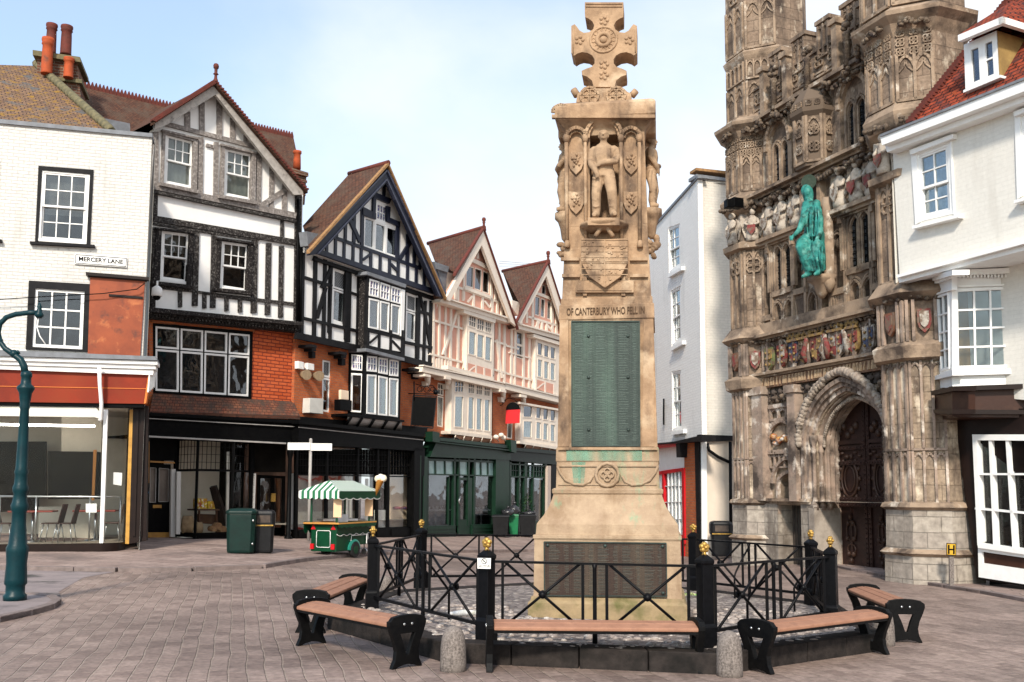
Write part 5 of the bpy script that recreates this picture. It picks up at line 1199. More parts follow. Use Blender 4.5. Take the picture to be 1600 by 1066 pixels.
M=MB();dark_box(DF,M,[l1[0],l2_[1],l2_[2],l1[3]],-.06,.3);M.build('room',m_curtain,dm)
M=MB();rt_=DF.P(1558,48,.1);rb_=DF.P(1562,120,.1);bk1=rt_-DF.n*2.6;M.face([rt_,rb_,rb_-DF.n*.1,bk1]);M.build('dormer_cheek',mat('ochre_render',(.35,.23,.08),(.22,.14,.05),.8,3),dm)
a,b=DF.P(1497,65,.35),DF.P(1567,36,.35)
pk=(a+b)/2+V((0,0,.65))
M=MB();M.prism([a,b,b+V((0,0,.12)),a+V((0,0,.12))],-DF.n*.1);M.prism([b,b-DF.n*2.4,b-DF.n*2.4+V((0,0,.12)),b+V((0,0,.12))],-DF.u*.08);M.build('dormer_eaves',m_white,dm)
M=MB();up=V((0,0,.12));hip=(a+b)/2+V((0,0,.8))-DF.n*.9;hb=hip-DF.n*2.5
def uvq(n):return[(0,0),(2.2,0),(1.8,1.4),(.4,1.4)][:n]
M.face([a+up,b+up,hip],[(0,0),(1.8,0),(.9,1.3)]);M.face([b+up,b+up-DF.n*3.2,hb,hip],uvq(4));M.face([a+up,a+up-DF.n*3.2,hb,hip],uvq(4));M.build('dormer_roof',m_redroof,dm)
FG=Fac(gpt(1307,21.8),math.atan2(-1500,585))
GT=thing('stone_gatehouse',(FG.P(1300,765).x,FG.P(1300,765).y,0),FG.az,'ornate medieval stone gatehouse with two turrets, carved shields and a great arched doorway','gatehouse')
def stone(name,a,b_,dark,sthr,bump=.02,pale=None,pthr=(.58,.7),bs=14):
 return brick(name,a,b_,tuple(x*.6 for x in a),.52,.3,.008,.9,bump,stain=dark,sscale=1.1,sthr=sthr,var=.55,nscale=bs,dist=.01,streak=.35,third=(pale,1.7,pthr,.5)if pale else None)
m_st=stone('gate_stone',(.29,.21,.15),(.22,.155,.11),(.055,.04,.032),(.45,.64),.02,(.52,.43,.33),(.56,.66))
m_stl=stone('sooty_gate_stone',(.40,.30,.21),(.30,.23,.165),(.075,.053,.042),(.45,.64),.02,(.6,.5,.38),(.52,.62))
m_stp=stone('gate_plinth_stone',(.38,.33,.275),(.30,.255,.215),(.12,.095,.075),(.46,.68),.03,(.5,.44,.36),(.55,.7),8)
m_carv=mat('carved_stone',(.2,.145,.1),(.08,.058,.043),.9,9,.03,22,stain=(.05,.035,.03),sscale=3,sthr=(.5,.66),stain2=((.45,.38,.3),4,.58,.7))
m_rib=mat('stone_rib',(.36,.26,.18),(.25,.18,.125),.9,3,.01,18,stain=(.085,.06,.045),sscale=1.6,sthr=(.47,.64),stain2=((.55,.47,.38),2.3,.58,.68))
m_ribl=mat('sooty_stone_rib',(.36,.26,.20),(.26,.2,.155),.9,4,.012,18,stain=(.07,.052,.042),sscale=1.3,sthr=(.47,.63),stain2=((.58,.5,.42),2.3,.56,.66))
m_gap=mat('recess_shade_dark_stone',(.10,.075,.06),(.05,.04,.035),.95,6)  # dark tone painted for niche shade; frieze, grooves and bin slots share it
m_lattice=brick('lattice_glass',(.03,.033,.036),(.05,.053,.056),(.008,.008,.008),.12,.16,.02,.25,.004,var=.5,off=0)
Y=lambda y:FG.Z(1290,y)
zP,zTr,zS0,zS1,zA0,zA1,zC=Y(784),Y(712),Y(592),Y(576),Y(569),Y(516),Y(506)
zN0,zN1,zK0,zK1,zW0,zPa,zE,zM=Y(349),Y(340),Y(284),Y(268),Y(250),Y(137),FG.Z(1267,88),FG.Z(1297,29)
u=lambda px,y=500:FG.U(px,y)
def arch_pts(u0,u1,zs,za,n=7,pw=1.0):
 """pointed arch from spring height zs to apex za"""
 um=(u0+u1)/2;h=(u1-u0)/2;L_=[]
 for k in range(n+1):
  t=k/n;a=t*math.pi/2*.86;x=math.cos(a)-math.cos(math.pi/2*.86);x/=(1-math.cos(math.pi/2*.86));y=math.sin(a)/math.sin(math.pi/2*.86)
  L_.append((um-h*x,zs+(za-zs)*y))
 return L_+[(2*um-a,b)for a,b in L_[::-1][1:]]
def rib(F,M,pts,o,r):
 for a,b in zip(pts,pts[1:]):
  d=V((b[0]-a[0],b[1]-a[1]));
  if d.length<1e-5:continue
  d.normalize();k=V((-d.y,d.x))*r;d=d*r*.5
  F.polyw(M,[(a[0]-k.x-d.x,a[1]-k.y-d.y),(b[0]-k.x+d.x,b[1]-k.y+d.y),(b[0]+k.x+d.x,b[1]+k.y+d.y),(a[0]+k.x-d.x,a[1]+k.y-d.y)],o,r*2.2)
def arcade(F,M,u0,u1,z0,z1,n,o=.06,r=.028,head=.0,cusps=True):
 """row of blind pointed panels"""
 w_=(u1-u0)/n;hh=min(w_*1.1,(z1-z0)*.4)
 for k in range(n+1):rib(F,M,[(u0+k*w_,z0),(u0+k*w_,z1)],o,r)
 for k in range(n):
  a,b=u0+k*w_,u0+(k+1)*w_
  rib(F,M,arch_pts(a,b,z1-hh-r,z1-r*1.5,4),o-.01,r*.8)
  if cusps and w_>.2:
   m=(a+b)/2;rib(F,M,[(a+w_*.12,z1-hh),(m-w_*.12,z1-hh*.75),(m,z1-hh*.45)],o-.02,r*.5);rib(F,M,[(b-w_*.12,z1-hh),(m+w_*.12,z1-hh*.75),(m,z1-hh*.45)],o-.02,r*.5)
 rib(F,M,[(u0,z0),(u1,z0)],o,r)
def quatre(F,M,u0,z0,s,o,r=.02):
 for k in range(4):
  a=math.pi/4+k*math.pi/2;c=(u0+s*.22*math.cos(a),z0+s*.22*math.sin(a))
  rib(F,M,[(c[0]+s*.2*math.cos(t*math.pi/3+.1),c[1]+s*.2*math.sin(t*math.pi/3+.1))for t in range(7)],o,r)
def bosses(F,M,u0,u1,z0,z1,n,o,seed=1,r=None):
 """carved foliage run: knobbly lumps"""
 rr=random.Random(seed);
 for k in range(n):
  t=(k+.5)/n;uu=u0+(u1-u0)*t;zz=z0+(z1-z0)*rr.uniform(.25,.75);s=r or(z1-z0)*.42
  for j in range(2):
   M.ball(F.W(uu+rr.uniform(-.3,.3)*s,zz+rr.uniform(-.35,.35)*s,o+rr.uniform(-.3,.2)*s),(s*rr.uniform(.5,.9),s*rr.uniform(.5,.9),s*rr.uniform(.4,.8)),6,4)
def string(F,M,u0,u1,z0,z1,o):
 h=z1-z0;F.rect(M,u0,z0+h*.55,u1,z1,o,o+.1);F.rect(M,u0,z0+h*.2,u1,z0+h*.55,o*.66,o*.66+.1);F.rect(M,u0,z0,u1,z0+h*.2,o*.35,o*.35+.1)
uL,uR=u(1168),u(1455);uJL,uJR=u(1270),u(1391,760)
zSp,zAp=FG.Z(1272,697),FG.Z(1325,613)
big=[(uJL,-.6),(uJR,-.6)]+[(a,b)for a,b in arch_pts(uJL,uJR,zSp,zAp,10)][::-1]
uDL,uDR=u(1214),u(1250);zD=FG.Z(1232,757);zDa=FG.Z(1232,739)
small=[(uDL,-.6),(uDR,-.6)]+arch_pts(uDL,uDR,zD,zDa,6)[::-1]
M=MB();FG.wallw(M,[(uL,-.6),(uR,-.6),(uR,zP),(uL,zP)],[[(a,min(b,zP-.001))for a,b in((uJL,-.59),(uJR,-.59),(uJR,zP-.002),(uJL,zP-.002))],[(uDL,-.59),(uDR,-.59),(uDR,zP-.002),(uDL,zP-.002)]],.12,.5);M.build('plinth_wall',m_stp,GT)
bigU=[(uJL,zP),(uJR,zP)]+arch_pts(uJL,uJR,zSp,zAp,10)[::-1];smU=[(uDL,zP),(uDR,zP)]+arch_pts(uDL,uDR,zD,zDa,6)[::-1]
def lift(h):return[(a,b+.002)for a,b in h]
M=MB();FG.wallw(M,[(uL,zP),(uR,zP),(uR,zS0),(uL,zS0)],[lift(bigU),lift(smU)],0,.45);M.build('lower_wall',m_stl,GT)
def uzr(x0,y0,x1,y1):return(FG.U(x0,(y0+y1)/2),FG.Z((x0+x1)/2,y1),FG.U(x1,(y0+y1)/2),FG.Z((x0+x1)/2,y0))
wins=[uzr(1213,388,1222,453),uzr(1226,383,1236,448),uzr(1329,339,1342.5,417),uzr(1346,333,1360,411)]
winu=[uzr(1211,228,1218.5,288),uzr(1224.5,222,1232.5,284),uzr(1326,161,1336.5,231),uzr(1341,153,1353,224)]
nich=[uzr(1195,411,1205,492),uzr(1243,389,1257,450),uzr(1302,368,1319,450),uzr(1368,343,1385,440)]
smn=[uzr(1212,476,1221.5,500),uzr(1228,471,1241,497),uzr(1266,460,1276,487),uzr(1288,455,1302,481),uzr(1329,442,1345,470),uzr(1350,436,1367,464)]
def hole(r,k=.85):
 a,z0,b,z1=r;h=min((b-a)*k,(z1-z0)*.5);return[(a,z0),(b,z0)]+arch_pts(a,b,z1-h,z1,5)[::-1]
M=MB();FG.wallw(M,[(uL,zS0),(uR,zS0),(uR,zK1),(uL,zK1)],[hole(r)for r in wins+nich+smn],0,.3);M.build('middle_wall',m_st,GT)
M=MB();FG.wallw(M,[(uL,zK1),(uR,zK1),(uR,zPa),(uL,zPa)],[hole(r)for r in winu],0,.3);M.build('upper_wall',m_st,GT)
for r in wins+winu:
 M=MB();FG.rect(M,r[0]-.03,r[1]-.03,r[2]+.03,r[3]+.03,-.06,.02)
 g=M.build('lancet_window',m_lattice,GT)
 M=MB()
 for k in range(1,7):zz=r[1]+(r[3]-r[1])*k/7;FG.rect(M,r[0],zz-.012,r[2],zz+.012,-.045,.02)
 FG.rect(M,(r[0]+r[2])/2-.01,r[1],(r[0]+r[2])/2+.01,r[3],-.045,.02);M.build('saddle_bars',m_iron,g)
M=MB()
for r in nich+smn:FG.rect(M,r[0]-.03,r[1]-.03,r[2]+.03,r[3]+.03,-.16,.02)
M.build('niche_back',m_stl,GT)
M=MB()
for i,r in enumerate(nich+smn):
 c=(r[0]+r[2])/2;h=r[3]-r[1]
 if i>=4:M.ball(FG.W(c,r[1]+h*.35,-.12),(.09,.09,h*.32),8,6);M.ball(FG.W(c,r[1]+h*.72,-.1),.07,6,5)
 else:M.ball(FG.W(c,r[3]-.18,-.08),(.14,.14,.16),8,6)
M.build('niche_carving',m_carv,GT)
M=MB()
for r in wins+winu+nich+smn:
 a,z0,b,z1=r;w_=b-a
 for g_,o_ in((.05,.05),(.11,.025)):
  P_=[(a-g_,z0-.02)]+arch_pts(a-g_,b+g_,z1-w_*.85,z1+g_*1.3,5)+[(b+g_,z0-.02)];rib(FG,M,P_,o_,.02)
 FG.polyw(M,[(a-.1,z0-.02),(b+.1,z0-.02),(b+.14,z0-.16),(a-.14,z0-.16)],.07,.1)
for pr in(wins[:2],wins[2:],winu[:2],winu[2:]):
 a,b=pr[0][0]-.2,pr[1][2]+.2;z1=max(pr[0][3],pr[1][3]);z0=min(pr[0][1],pr[1][1])
 P_=[(a,z0)]+arch_pts(a,b,z1-.15,z1+.62,8)+[(b,z0)];rib(FG,M,P_,.1,.045);rib(FG,M,[(p[0],p[1]+.1)for p in P_[1:-1]],.16,.05)
for x in(1207,1240,1260,1285,1299,1323,1364,1388):rib(FG,M,[(u(x,430),zC+.12),(u(x,400),zN0-.02)],.07,.04)
for x in(1236,1292,1318,1362,1372):rib(FG,M,[(u(x,220),zK1),(u(x,200),zPa-.1)],.07,.04)
M.build('window_mouldings',m_rib,GT)
M=MB();FG.polyw(M,[(uL,zC),(uR,zC),(uR,zC+.35),(uL,zC+.35)],.12,.15);string(FG,M,uL,uR,zC-.12,zC+.04,.34);string(FG,M,uL,uR,zS1-.02,zA0+.02,.3);string(FG,M,uL,uR,zN0-.06,zN1+.02,.25);string(FG,M,uL,uR,zK1-.08,zK1+.1,.42)
string(FG,M,uL,uR,zPa-.12,zPa+.08,.34);string(FG,M,uL,uJL-.1,zP-.1,zP+.06,.22)
M.build('string_course',m_rib,GT)
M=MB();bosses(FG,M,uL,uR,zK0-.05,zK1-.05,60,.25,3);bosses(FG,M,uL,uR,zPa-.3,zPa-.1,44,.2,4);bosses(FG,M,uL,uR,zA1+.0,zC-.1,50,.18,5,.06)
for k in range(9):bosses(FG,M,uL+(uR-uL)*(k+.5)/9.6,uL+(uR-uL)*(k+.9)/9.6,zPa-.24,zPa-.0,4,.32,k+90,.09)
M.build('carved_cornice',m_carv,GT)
M=MB();FG.rect(M,uL,zS0-.02,uR,zS1,.16,.2);M.build('inscription_band',mat('ochre_band',(.25,.14,.08),(.12,.07,.05),.9,9,.01,30),GT)
M=MB();rr=random.Random(5);k=uL+.05
while k<uR:
 w_=rr.uniform(.05,.09);t=rr.random()
 rib(FG,M,[(k,zS0+.03),(k+.03,zS1-.03)],.19,.014)
 if t>.4:rib(FG,M,[(k+.05,zS0+.03),(k+.06,zS1-.03)],.19,.014)
 if t>.6:rib(FG,M,[(k+.02,(zS0+zS1)/2),(k+.07,(zS0+zS1)/2+.03)],.19,.012)
 k+=w_+.05
M.build('inscription',mat('blackletter_paint',(.5,.36,.22),(.3,.2,.13),.9,9),GT)
M=MB();n=24
FG.rect(M,uL,zS0-.27,uR,zS0-.03,.05,.1)
for k in range(n):
 c=FG.W(uL+(uR-uL)*(k+.5)/n,zS0-.15,.08);M.ball(c,(.08,.08,.08),7,5)
 for j in range(5):M.ball(c+FG.u*.07*math.cos(j*1.257)+V((0,0,.07*math.sin(j*1.257))),.035,5,4)
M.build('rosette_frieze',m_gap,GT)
M=MB();step=[(.0,.10,.08),(.09,.02,.055),(-.08,-.12,.07),(-.16,-.26,.06),(-.22,-.4,.06)]
def orderpts(g,foot):return[(uJL+g,foot)]+arch_pts(uJL+g,uJR-g*.6,zSp,zAp-g*1.1,12)+[(uJR-g*.6,foot)]
for g,o_,r in((-.26,.2,.05),(-.17,.13,.05),(-.08,.06,.055),(-.03,-.06,.05),(.0,-.2,.05),(.02,-.34,.05),(.04,-.48,.045)):
 rib(FG,M,orderpts(g,zP),o_,r)
M.build('arch_moulding',m_ribl,GT)
M=MB();outer=orderpts(-.02,-.5);inner=orderpts(.06,-.5)
M.grid([[FG.W(a,b,-.02)for a,b in outer],[FG.W(a,b,-.62)for a,b in inner]],smooth=False);M.build('arch_reveal',m_ribl,GT)
M=MB();M.box(FG.W(uJL-.02,(zP-.6)/2,-.2),(.2,.75,zP+.6-.3),Matrix.Rotation(FG.az,3,'Z'));M.build('jamb_plinth',mat('pale_jamb_stone',(.4,.34,.28),(.27,.23,.19),.9,3,.01,15,stain=(.2,.16,.13),sscale=1.5,sthr=(.5,.7)),GT)
M=MB();P_=orderpts(-.38,zSp-.1)[1:-1]
rr=random.Random(3)
for k in range(46):
 t=k/45*(len(P_)-1);i=min(int(t),len(P_)-2);f_=t-i;a=P_[i][0]*(1-f_)+P_[i+1][0]*f_;b=P_[i][1]*(1-f_)+P_[i+1][1]*f_
 M.ball(FG.W(a,b+.06,.2),(.12*rr.uniform(.7,1.1),.12,.11*rr.uniform(.7,1.2)),6,4)
P_=orderpts(.1,zSp)[1:-1]
for k in range(56):
 t=k/55*(len(P_)-1);i=min(int(t),len(P_)-2);f_=t-i;a=P_[i][0]*(1-f_)+P_[i+1][0]*f_;b=P_[i][1]*(1-f_)+P_[i+1][1]*f_
 M.ball(FG.W(a,b,-.14),.055,5,4)
M.build('arch_foliage',mat('pale_carving',(.4,.33,.26),(.26,.2,.16),.9,8,.02,25,stain=(.1,.08,.06),sscale=4,sthr=(.5,.65)),GT)
M=MB()
for g,o_ in((.0,.04),(.03,-.14),(.05,-.32)):
 c=FG.W(uJL+g,0,o_+.03)
 M.lathe((c.x,c.y,zP-.1),[(.09,-.1),(.09,.02),(.06,.1),(.05,.3),(.05,1.22),(.075,1.25),(.06,1.3),(.05,1.36),(.05,zSp-zP+.1),(.085,zSp-zP+.2),(.1,zSp-zP+.34)],8)
M.build('jamb_shafts',m_ribl,GT)
m_door=mat('dark_oak',(.02,.009,.007),(.035,.015,.011),.5,4,.006,40,.3,stain=(.06,.025,.018),sscale=5,sthr=(.55,.75))
oD=-.62;uM=FG.U(1358.5,800,oD);dL,dR=FG.U(1306,800,oD),FG.U(1400,800,oD)
Dk=arch_pts(uJL+.3,uJR-.0,zSp,zAp-.1,10)
def leaf(a,b,side):
 z0=-.25;um=(uJL+.3+uJR)/2
 top=[p for p in arch_pts(uJL+.2,uJR+.1,zSp,zAp,14)]
 def ztop(x):
  return zAp+.15
  for p,q in zip(top,top[1:]):
   if p[0]<=x<=q[0]:return p[1]+(q[1]-p[1])*(x-p[0])/max(1e-6,q[0]-p[0])
  return zSp
 xs_=[a+(b-a)*k/8 for k in range(9)]
 M=MB();M2=MB()
 FG.polyw(M,[(a,z0),(b,z0)]+[(x,ztop(x))for x in xs_[::-1]],oD,.1)
 o_=M.build('door_leaf',m_door,GT)
 w_=b-a
 for zz in(z0+.1,zP-.12,zP+.02,zSp-.45,zSp-.1,zSp+.03):FG.rect(M2,a+.02,zz,b-.02,zz+.09,oD+.06,.08)
 for x in(a+.05,b-.05):FG.rect(M2,x-.045,z0,x+.045,ztop(x)-.05,oD+.05,.07)
 FG.rect(M2,(a+b)/2-.03,z0,(a+b)/2+.03,zP-.1,oD+.03,.05)
 for x in[a+.03+w_*.94*k/9 for k in range(10)]:
  for zz in(z0+.14,zP-.08,zP+.06,zSp-.41,zSp-.06):M2.ball(FG.W(x,zz,oD+.07),.02,5,4)
 for k in range(34):
  zz=z0+.1+k*.11
  for x in(a+.05,b-.05):
   if zz<ztop(x)-.1:M2.ball(FG.W(x,zz,oD+.06),.02,5,4)
 M2.build('studded_frame',m_door,o_)
 M3=MB();c=(a+b)/2
 def ring(cu,cz,ru,rz,t,o1=.06):
  M3.tube([FG.W(cu+ru*math.cos(j/14*6.283),cz+rz*math.sin(j/14*6.283),oD+o1)for j in range(15)],t,6,False)
 zc=(zP+zSp-.35)/2+.05
 ring(c,zc,w_*.24,.42,.03,.03);ring(c,zc,w_*.15,.3,.016,.03)
 for j in range(14):M3.ball(FG.W(c+w_*.29*math.cos(j*.449),zc+.52*math.sin(j*.449),oD+.02),(.05,.04,.06),6,4)
 for j in range(6):M3.ball(FG.W(c+(j-2.5)*w_*.13,zSp-.22+.05*math.sin(j*2),oD+.02),(.07,.04,.04),6,4)
 zl=(z0+zP)/2+.05
 ring(c,zl+.12,w_*.14,.22,.02,.03);ring(c,zl-.3,w_*.12,.12,.02,.03)
 for j in range(8):M3.ball(FG.W(c+w_*.1*math.cos(j*.785),zl-.05+.5*math.sin(j*.785),oD+.04),(.06,.04,.07),6,4)
 for j in range(5):M3.ball(FG.W(c+(j-2)*w_*.12,min(zSp+.35+.12*math.sin(j*2.1),ztop(c)-.2),oD+.02),(.09,.05,.1),7,5)
 M3.build('carved_cartouche',mat('worn_oak_carving',(.03,.014,.010),(.055,.026,.015),.5,6)if 'worn_oak_carving' not in bpy.data.materials else bpy.data.materials['worn_oak_carving'],o_)
 return o_
leaf(dL-.02,uM-.012,0);leaf(uM+.012,dR,1)
M=MB();FG.rect(M,uDL-.1,-.5,uDR+.3,zDa+.1,-.32,.05);sdm=M.build('small_door',mat('dark_green_oak',(.03,.027,.022),(.05,.04,.03),.6,4),GT)
M=MB()
for k in range(8):FG.rect(M,uDL-.06+k*.12,-.4,uDL-.05+k*.12+.01,zDa,-.3,.03)
M.build('plank_grooves',m_gap,sdm)
M=MB();P_=[(uDL-.03,zP-.3)]+arch_pts(uDL-.03,uDR+.03,zD,zDa+.03,6)+[(uDR+.03,zP-.3)];rib(FG,M,P_,.1,.04)
P_=arch_pts(uDL-.16,uDR+.1,zD+.05,zDa+.36,6);rib(FG,M,P_,.16,.04);rib(FG,M,[(P_[6][0],P_[6][1]),(P_[6][0],P_[6][1]+.22)],.16,.04)
n0=uzr(1206,658,1246,706);P_=[(n0[0],n0[1])]+arch_pts(n0[0],n0[2],n0[1]+.35,n0[3],8)+[(n0[2],n0[1])]
for g_ in(0,.07,.14):rib(FG,M,[(a+(-g_ if a<(n0[0]+n0[2])/2 else g_),b+g_*.5)for a,b in P_],.12-g_*.3,.03)
rib(FG,M,[(n0[0],n0[1]),(n0[2],n0[1])],.14,.05)
n1_=uzr(1208,634,1246,655);arcade(FG,M,n1_[0],n1_[2],n1_[1],n1_[3],3,.1,.03);rib(FG,M,[(n1_[0],n1_[3]),(n1_[2],n1_[3])],.14,.05)
for x0,x1,y0 in((1246,1258,603),(1190,1206,607)):
 a,b=u(x0,700),u(x1,700);FG.rect(M,a,zP,b,FG.Z(x0,y0+4),.28,.3);FG.rect(M,a-.05,FG.Z(x0,y0+12),b+.05,FG.Z(x0,y0),.34,.36)
n2_=uzr(1207,710,1246,730);arcade(FG,M,n2_[0],n2_[2],n2_[1],n2_[3],5,.1,.022)
for x in(1392,1399):rib(FG,M,[(u(x,760),zP),(u(x,640),zS0-.3)],.15,.05)
M.build('doorway_tracery',m_ribl,GT)
M=MB();bosses(FG,M,n1_[0],n1_[2],n1_[3]+.05,FG.Z(1225,612),12,.1,9,.09);bosses(FG,M,u(1262,620),u(1290,600),FG.Z(1275,640),FG.Z(1275,606),5,.1,11,.12);bosses(FG,M,u(1372,620),u(1390,600),FG.Z(1380,630),FG.Z(1380,588),5,.1,12,.14)
bosses(FG,M,n2_[0],n2_[2],n2_[3]-.05,n2_[3]+.2,9,.1,13,.07)
for k in range(22):z=zP+.1+k*(zS0-.5-zP)/22;M.ball(FG.W(u(1395,700),z,.2),(.07,.07,.09),6,4)
M.build('carved_panels',m_carv,GT)
M=MB();bosses(FG,M,n0[0]+.12,n0[2]-.12,n0[1]+.1,n0[1]+.45,6,.08,15,.12);M.build('painted_arms',mat('worn_red_paint',(.3,.05,.04),(.45,.25,.06),.7,12,stain=(.5,.45,.4),sscale=8,sthr=(.5,.6)),GT)
def octv(C,R):
 a0=math.atan2(FG.n.y,FG.n.x)
 return[V((C.x+R*math.cos(a0+math.radians(22.5+45*k)),C.y+R*math.sin(a0+math.radians(22.5+45*k)),0))for k in range(8)]
def turret(px,R,Rlow,zt,right,low,up):
 CL=FG.W(FG.U(low[0],765),0,low[1]);CU=FG.W(FG.U(up[0],765),0,up[1]);C=CL
 RU=R*.94 if right else Rlow+.06
 def cen(z):return CU if z>zPa+.09 else CL
 def ring(R_,z,cc=None):return[v+V((0,0,z))for v in octv(cc or CL,R_)]
 def body(name,R0,z0,R1,z1,mt,cc=None):
  M=MB();A,B_=ring(R0,z0,cc),ring(R1,z1,cc);w_=(A[0]-A[1]).length
  for k in range(8):
   j=(k+1)%8;M.face([A[k],A[j],B_[j],B_[k]],[(k*w_,z0),(k*w_+w_,z0),(k*w_+w_,z1),(k*w_,z1)])
  M.face(B_);return M.build(name,mt,GT)
 body('turret_plinth',Rlow+.12,-.6,Rlow+.1,zP-.9,m_stp);body('turret_plinth',Rlow+.07,zP-.9,Rlow+.05,zP-.1,m_stp)
 body('turret_shaft',Rlow,zP-.1,Rlow,zS0,m_stl);body('turret_band',Rlow+.02,zS0,Rlow+.02,zC,m_st);body('turret_shaft',Rlow,zC,Rlow,zK1,m_st);body('turret_shaft',RU,zK1,RU,zPa,m_st);body('turret_shaft',R,zPa-.1,R,zt,m_st,CU)
 M=MB();
 def corn(prof,cc=None):M.grid([[v+V((0,0,z))for v in octv(cc or CL,r)]for r,z in prof],True,False)
 corn([(Rlow+.05,zP-.12),(Rlow+.16,zP-.06),(Rlow+.12,zP+.02),(Rlow,zP+.05)]);corn([(Rlow+.1,zP-1.0),(Rlow+.2,zP-.94),(Rlow+.08,zP-.86)])
 corn([(Rlow,zS0-.05),(Rlow+.18,zS0),(Rlow+.22,zS1),(Rlow+.08,zA0)]);corn([(Rlow+.02,zA1),(Rlow+.2,zA1+.1),(Rlow+.28,zC),(Rlow+.05,zC+.3)])
 corn([(Rlow,zN0-.05),(Rlow+.18,zN0),(Rlow+.2,zN1),(Rlow,zN1+.08)]);corn([(Rlow,zK0-.05),(Rlow+.14,zK0+.05),(Rlow+.24,zK1),(Rlow+.26,zK1+.08),(RU,zK1+.3)])
 corn([(RU,zPa-.35),(RU+.14,zPa-.12),(RU+.3,zPa),(RU+.32,zPa+.08),(RU-.02,zPa+.3)])
 if not right:body('turret_ledge',RU,zPa,RU,zPa+.32,m_st)
 if not right:corn([(R,FG.Z(1194,75)-.1),(R+.06,FG.Z(1194,75)),(R+.1,FG.Z(1194,75)+.1),(R,FG.Z(1194,75)+.2)],CU)
 M.build('turret_cornice',m_rib,GT)
 MR,MU,MC=MB(),MB(),MB()
 for k in(7,0,6,5,4)if True else():
  def fac(R_,cc=None):
   C=cc or CL;v=octv(C,R_);a,b=v[k],v[(k+1)%8]
   if(ray(800,765)).x*0==0:
    if(b-a).cross(V((0,0,1))).dot(CP-a)<0:a,b=b,a
   F_=Fac(a,math.atan2((b-a).y,(b-a).x));n_=(a+b)/2-C;F_.n=V((n_.x,n_.y,0)).normalized();return F_,(b-a).length
  F_,w_=fac(Rlow)
  if F_.n.dot((CP-C).normalized())<-.1:continue
  low=right or F_.n.dot(FG.n)>-.2
  if low:
   arcade(F_,MR,.03,w_-.03,zP,zTr-.05,3,.05,.024);arcade(F_,MR,.03,w_-.03,zTr,zS0-.06,3,.05,.024)
   arcade(F_,MU,.05,w_-.05,zC+.3,zN0-.05,2,.05,.03);quatre(F_,MU,w_/2,zN0-.45,.5,.05)
   bosses(F_,MC,0,w_,zA1-.0,zA1+.14,4,.12,k+20,.08);bosses(F_,MC,0,w_,zK0,zK1-.03,6,.28,k+30)
  F_,w_=fac(RU)
  if low:
   arcade(F_,MU,.05,w_-.05,zK1+.3,zPa-.75,2,.05,.03)
   for i in range(3):
    for j in range(3):quatre(F_,MU,w_*(i+.5)/3,zPa-.6+j*.2-.1,.22,.05,.013)
   bosses(F_,MC,.1,w_-.1,zPa-.3,zPa-.05,7,.2,k+40,.085)
  F_,w_=fac(R,CU)
  if right:arcade(F_,MU,.05,w_-.05,zPa+.3,zt-.1,2,.05,.035)
  else:
   zz=FG.Z(1194,75)
   arcade(F_,MU,.05,w_-.05,zz+.22,zt-.8,2,.05,.03);arcade(F_,MU,.05,w_-.05,zz-.62,zz-.12,4,.05,.018);arcade(F_,MU,.05,w_-.05,zPa+.35,zz-.7,2,.05,.03)
   quatre(F_,MU,w_*.5,zt-.5,.5,.05)
 MR.build('turret_tracery',m_ribl,GT);MU.build('turret_tracery',m_rib,GT)
 if MC.v:MC.build('turret_carving',m_carv,GT)
 return C
Ct=turret(1194,1.1,.72,FG.Z(1194,-60),False,(1177,-.3),(1171,-.85))
Cr=turret(1455,1.05,.86,FG.Z(1455,-120),True,(1455,0),(1455,0))
M=MB();FG.wallw(M,[(uL,zPa),(uR,zPa),(uR,zE),(uL,zE)],[],0,.35)
FG.rect(M,uL,zE,uR,zE+.05,.05,.45);M.build('parapet',m_st,GT)
for i,(x0,x1)in enumerate(((1205,1222),(1239.5,1259.5),(1279,1298),(1318,1341))):
 a,b=FG.U(x0,70),FG.U(x1,50);M=MB();FG.rect(M,a,zE,b,zM,.02,.38);FG.rect(M,a-.04,zM,b+.04,zM+.1,.08,.48);arcade(FG,M,a+.04,b-.04,zE-.2,zM-.05,2,.07,.025)
 M.build('merlon',m_st,GT)
M=MB()
for k in range(13):
 a=uL+(uR-uL)*k/13;b=uL+(uR-uL)*(k+1)/13;arcade(FG,M,a+.02,b-.02,zPa+.35,zE-.5,1,.05,.025);quatre(FG,M,(a+b)/2,zE-.25,.42,.05,.018)
for x,y in((1192,121),(1227,99),(1305,45),(1349,12)):
 a=FG.U(x,y+60,.2);FG.rect(M,a-.09,zPa,a+.09,zE+.25,.22,.25);FG.rect(M,a-.14,zE+.25,a+.14,zE+.38,.28,.36)
M.build('parapet_tracery',m_rib,GT)
M=MB()
for x in(1209,1262,1326):
 a=FG.U(x,150,.3);c=FG.W(a,zPa,.3);M.lathe(c,[(.09,0),(.07,.7),(.1,.75),(.07,.8)],8);bosses(FG,M,a-.12,a+.12,zPa+.8,zPa+1.25,7,.3,x,.1)
M.build('carved_pinnacle',m_carv,GT)
M=MB();c=FG.U(1262,220,.3);zt_,zb_=FG.Z(1262,178,.4),FG.Z(1262,262,.4)
C0=FG.W(c,0,.05)
def half(R_,z):
 a0=math.atan2(FG.n.y,FG.n.x);return[V((C0.x+R_*math.cos(a0+math.radians(a)),C0.y+R_*math.sin(a0+math.radians(a)),z))for a in(-112,-67.5,-22.5,22.5,67.5,112)]
M.grid([half(.05,zb_-.1),half(.5,zb_),half(.52,zb_+.1),half(.5,zb_+.12),half(.5,zt_-.1),half(.6,zt_),half(.62,zt_+.1),half(.56,zt_+.12),half(.56,zt_+.3),half(.3,zt_+.7),half(.05,zt_+.75)],False,False)
M.build('canopy',m_st,GT)
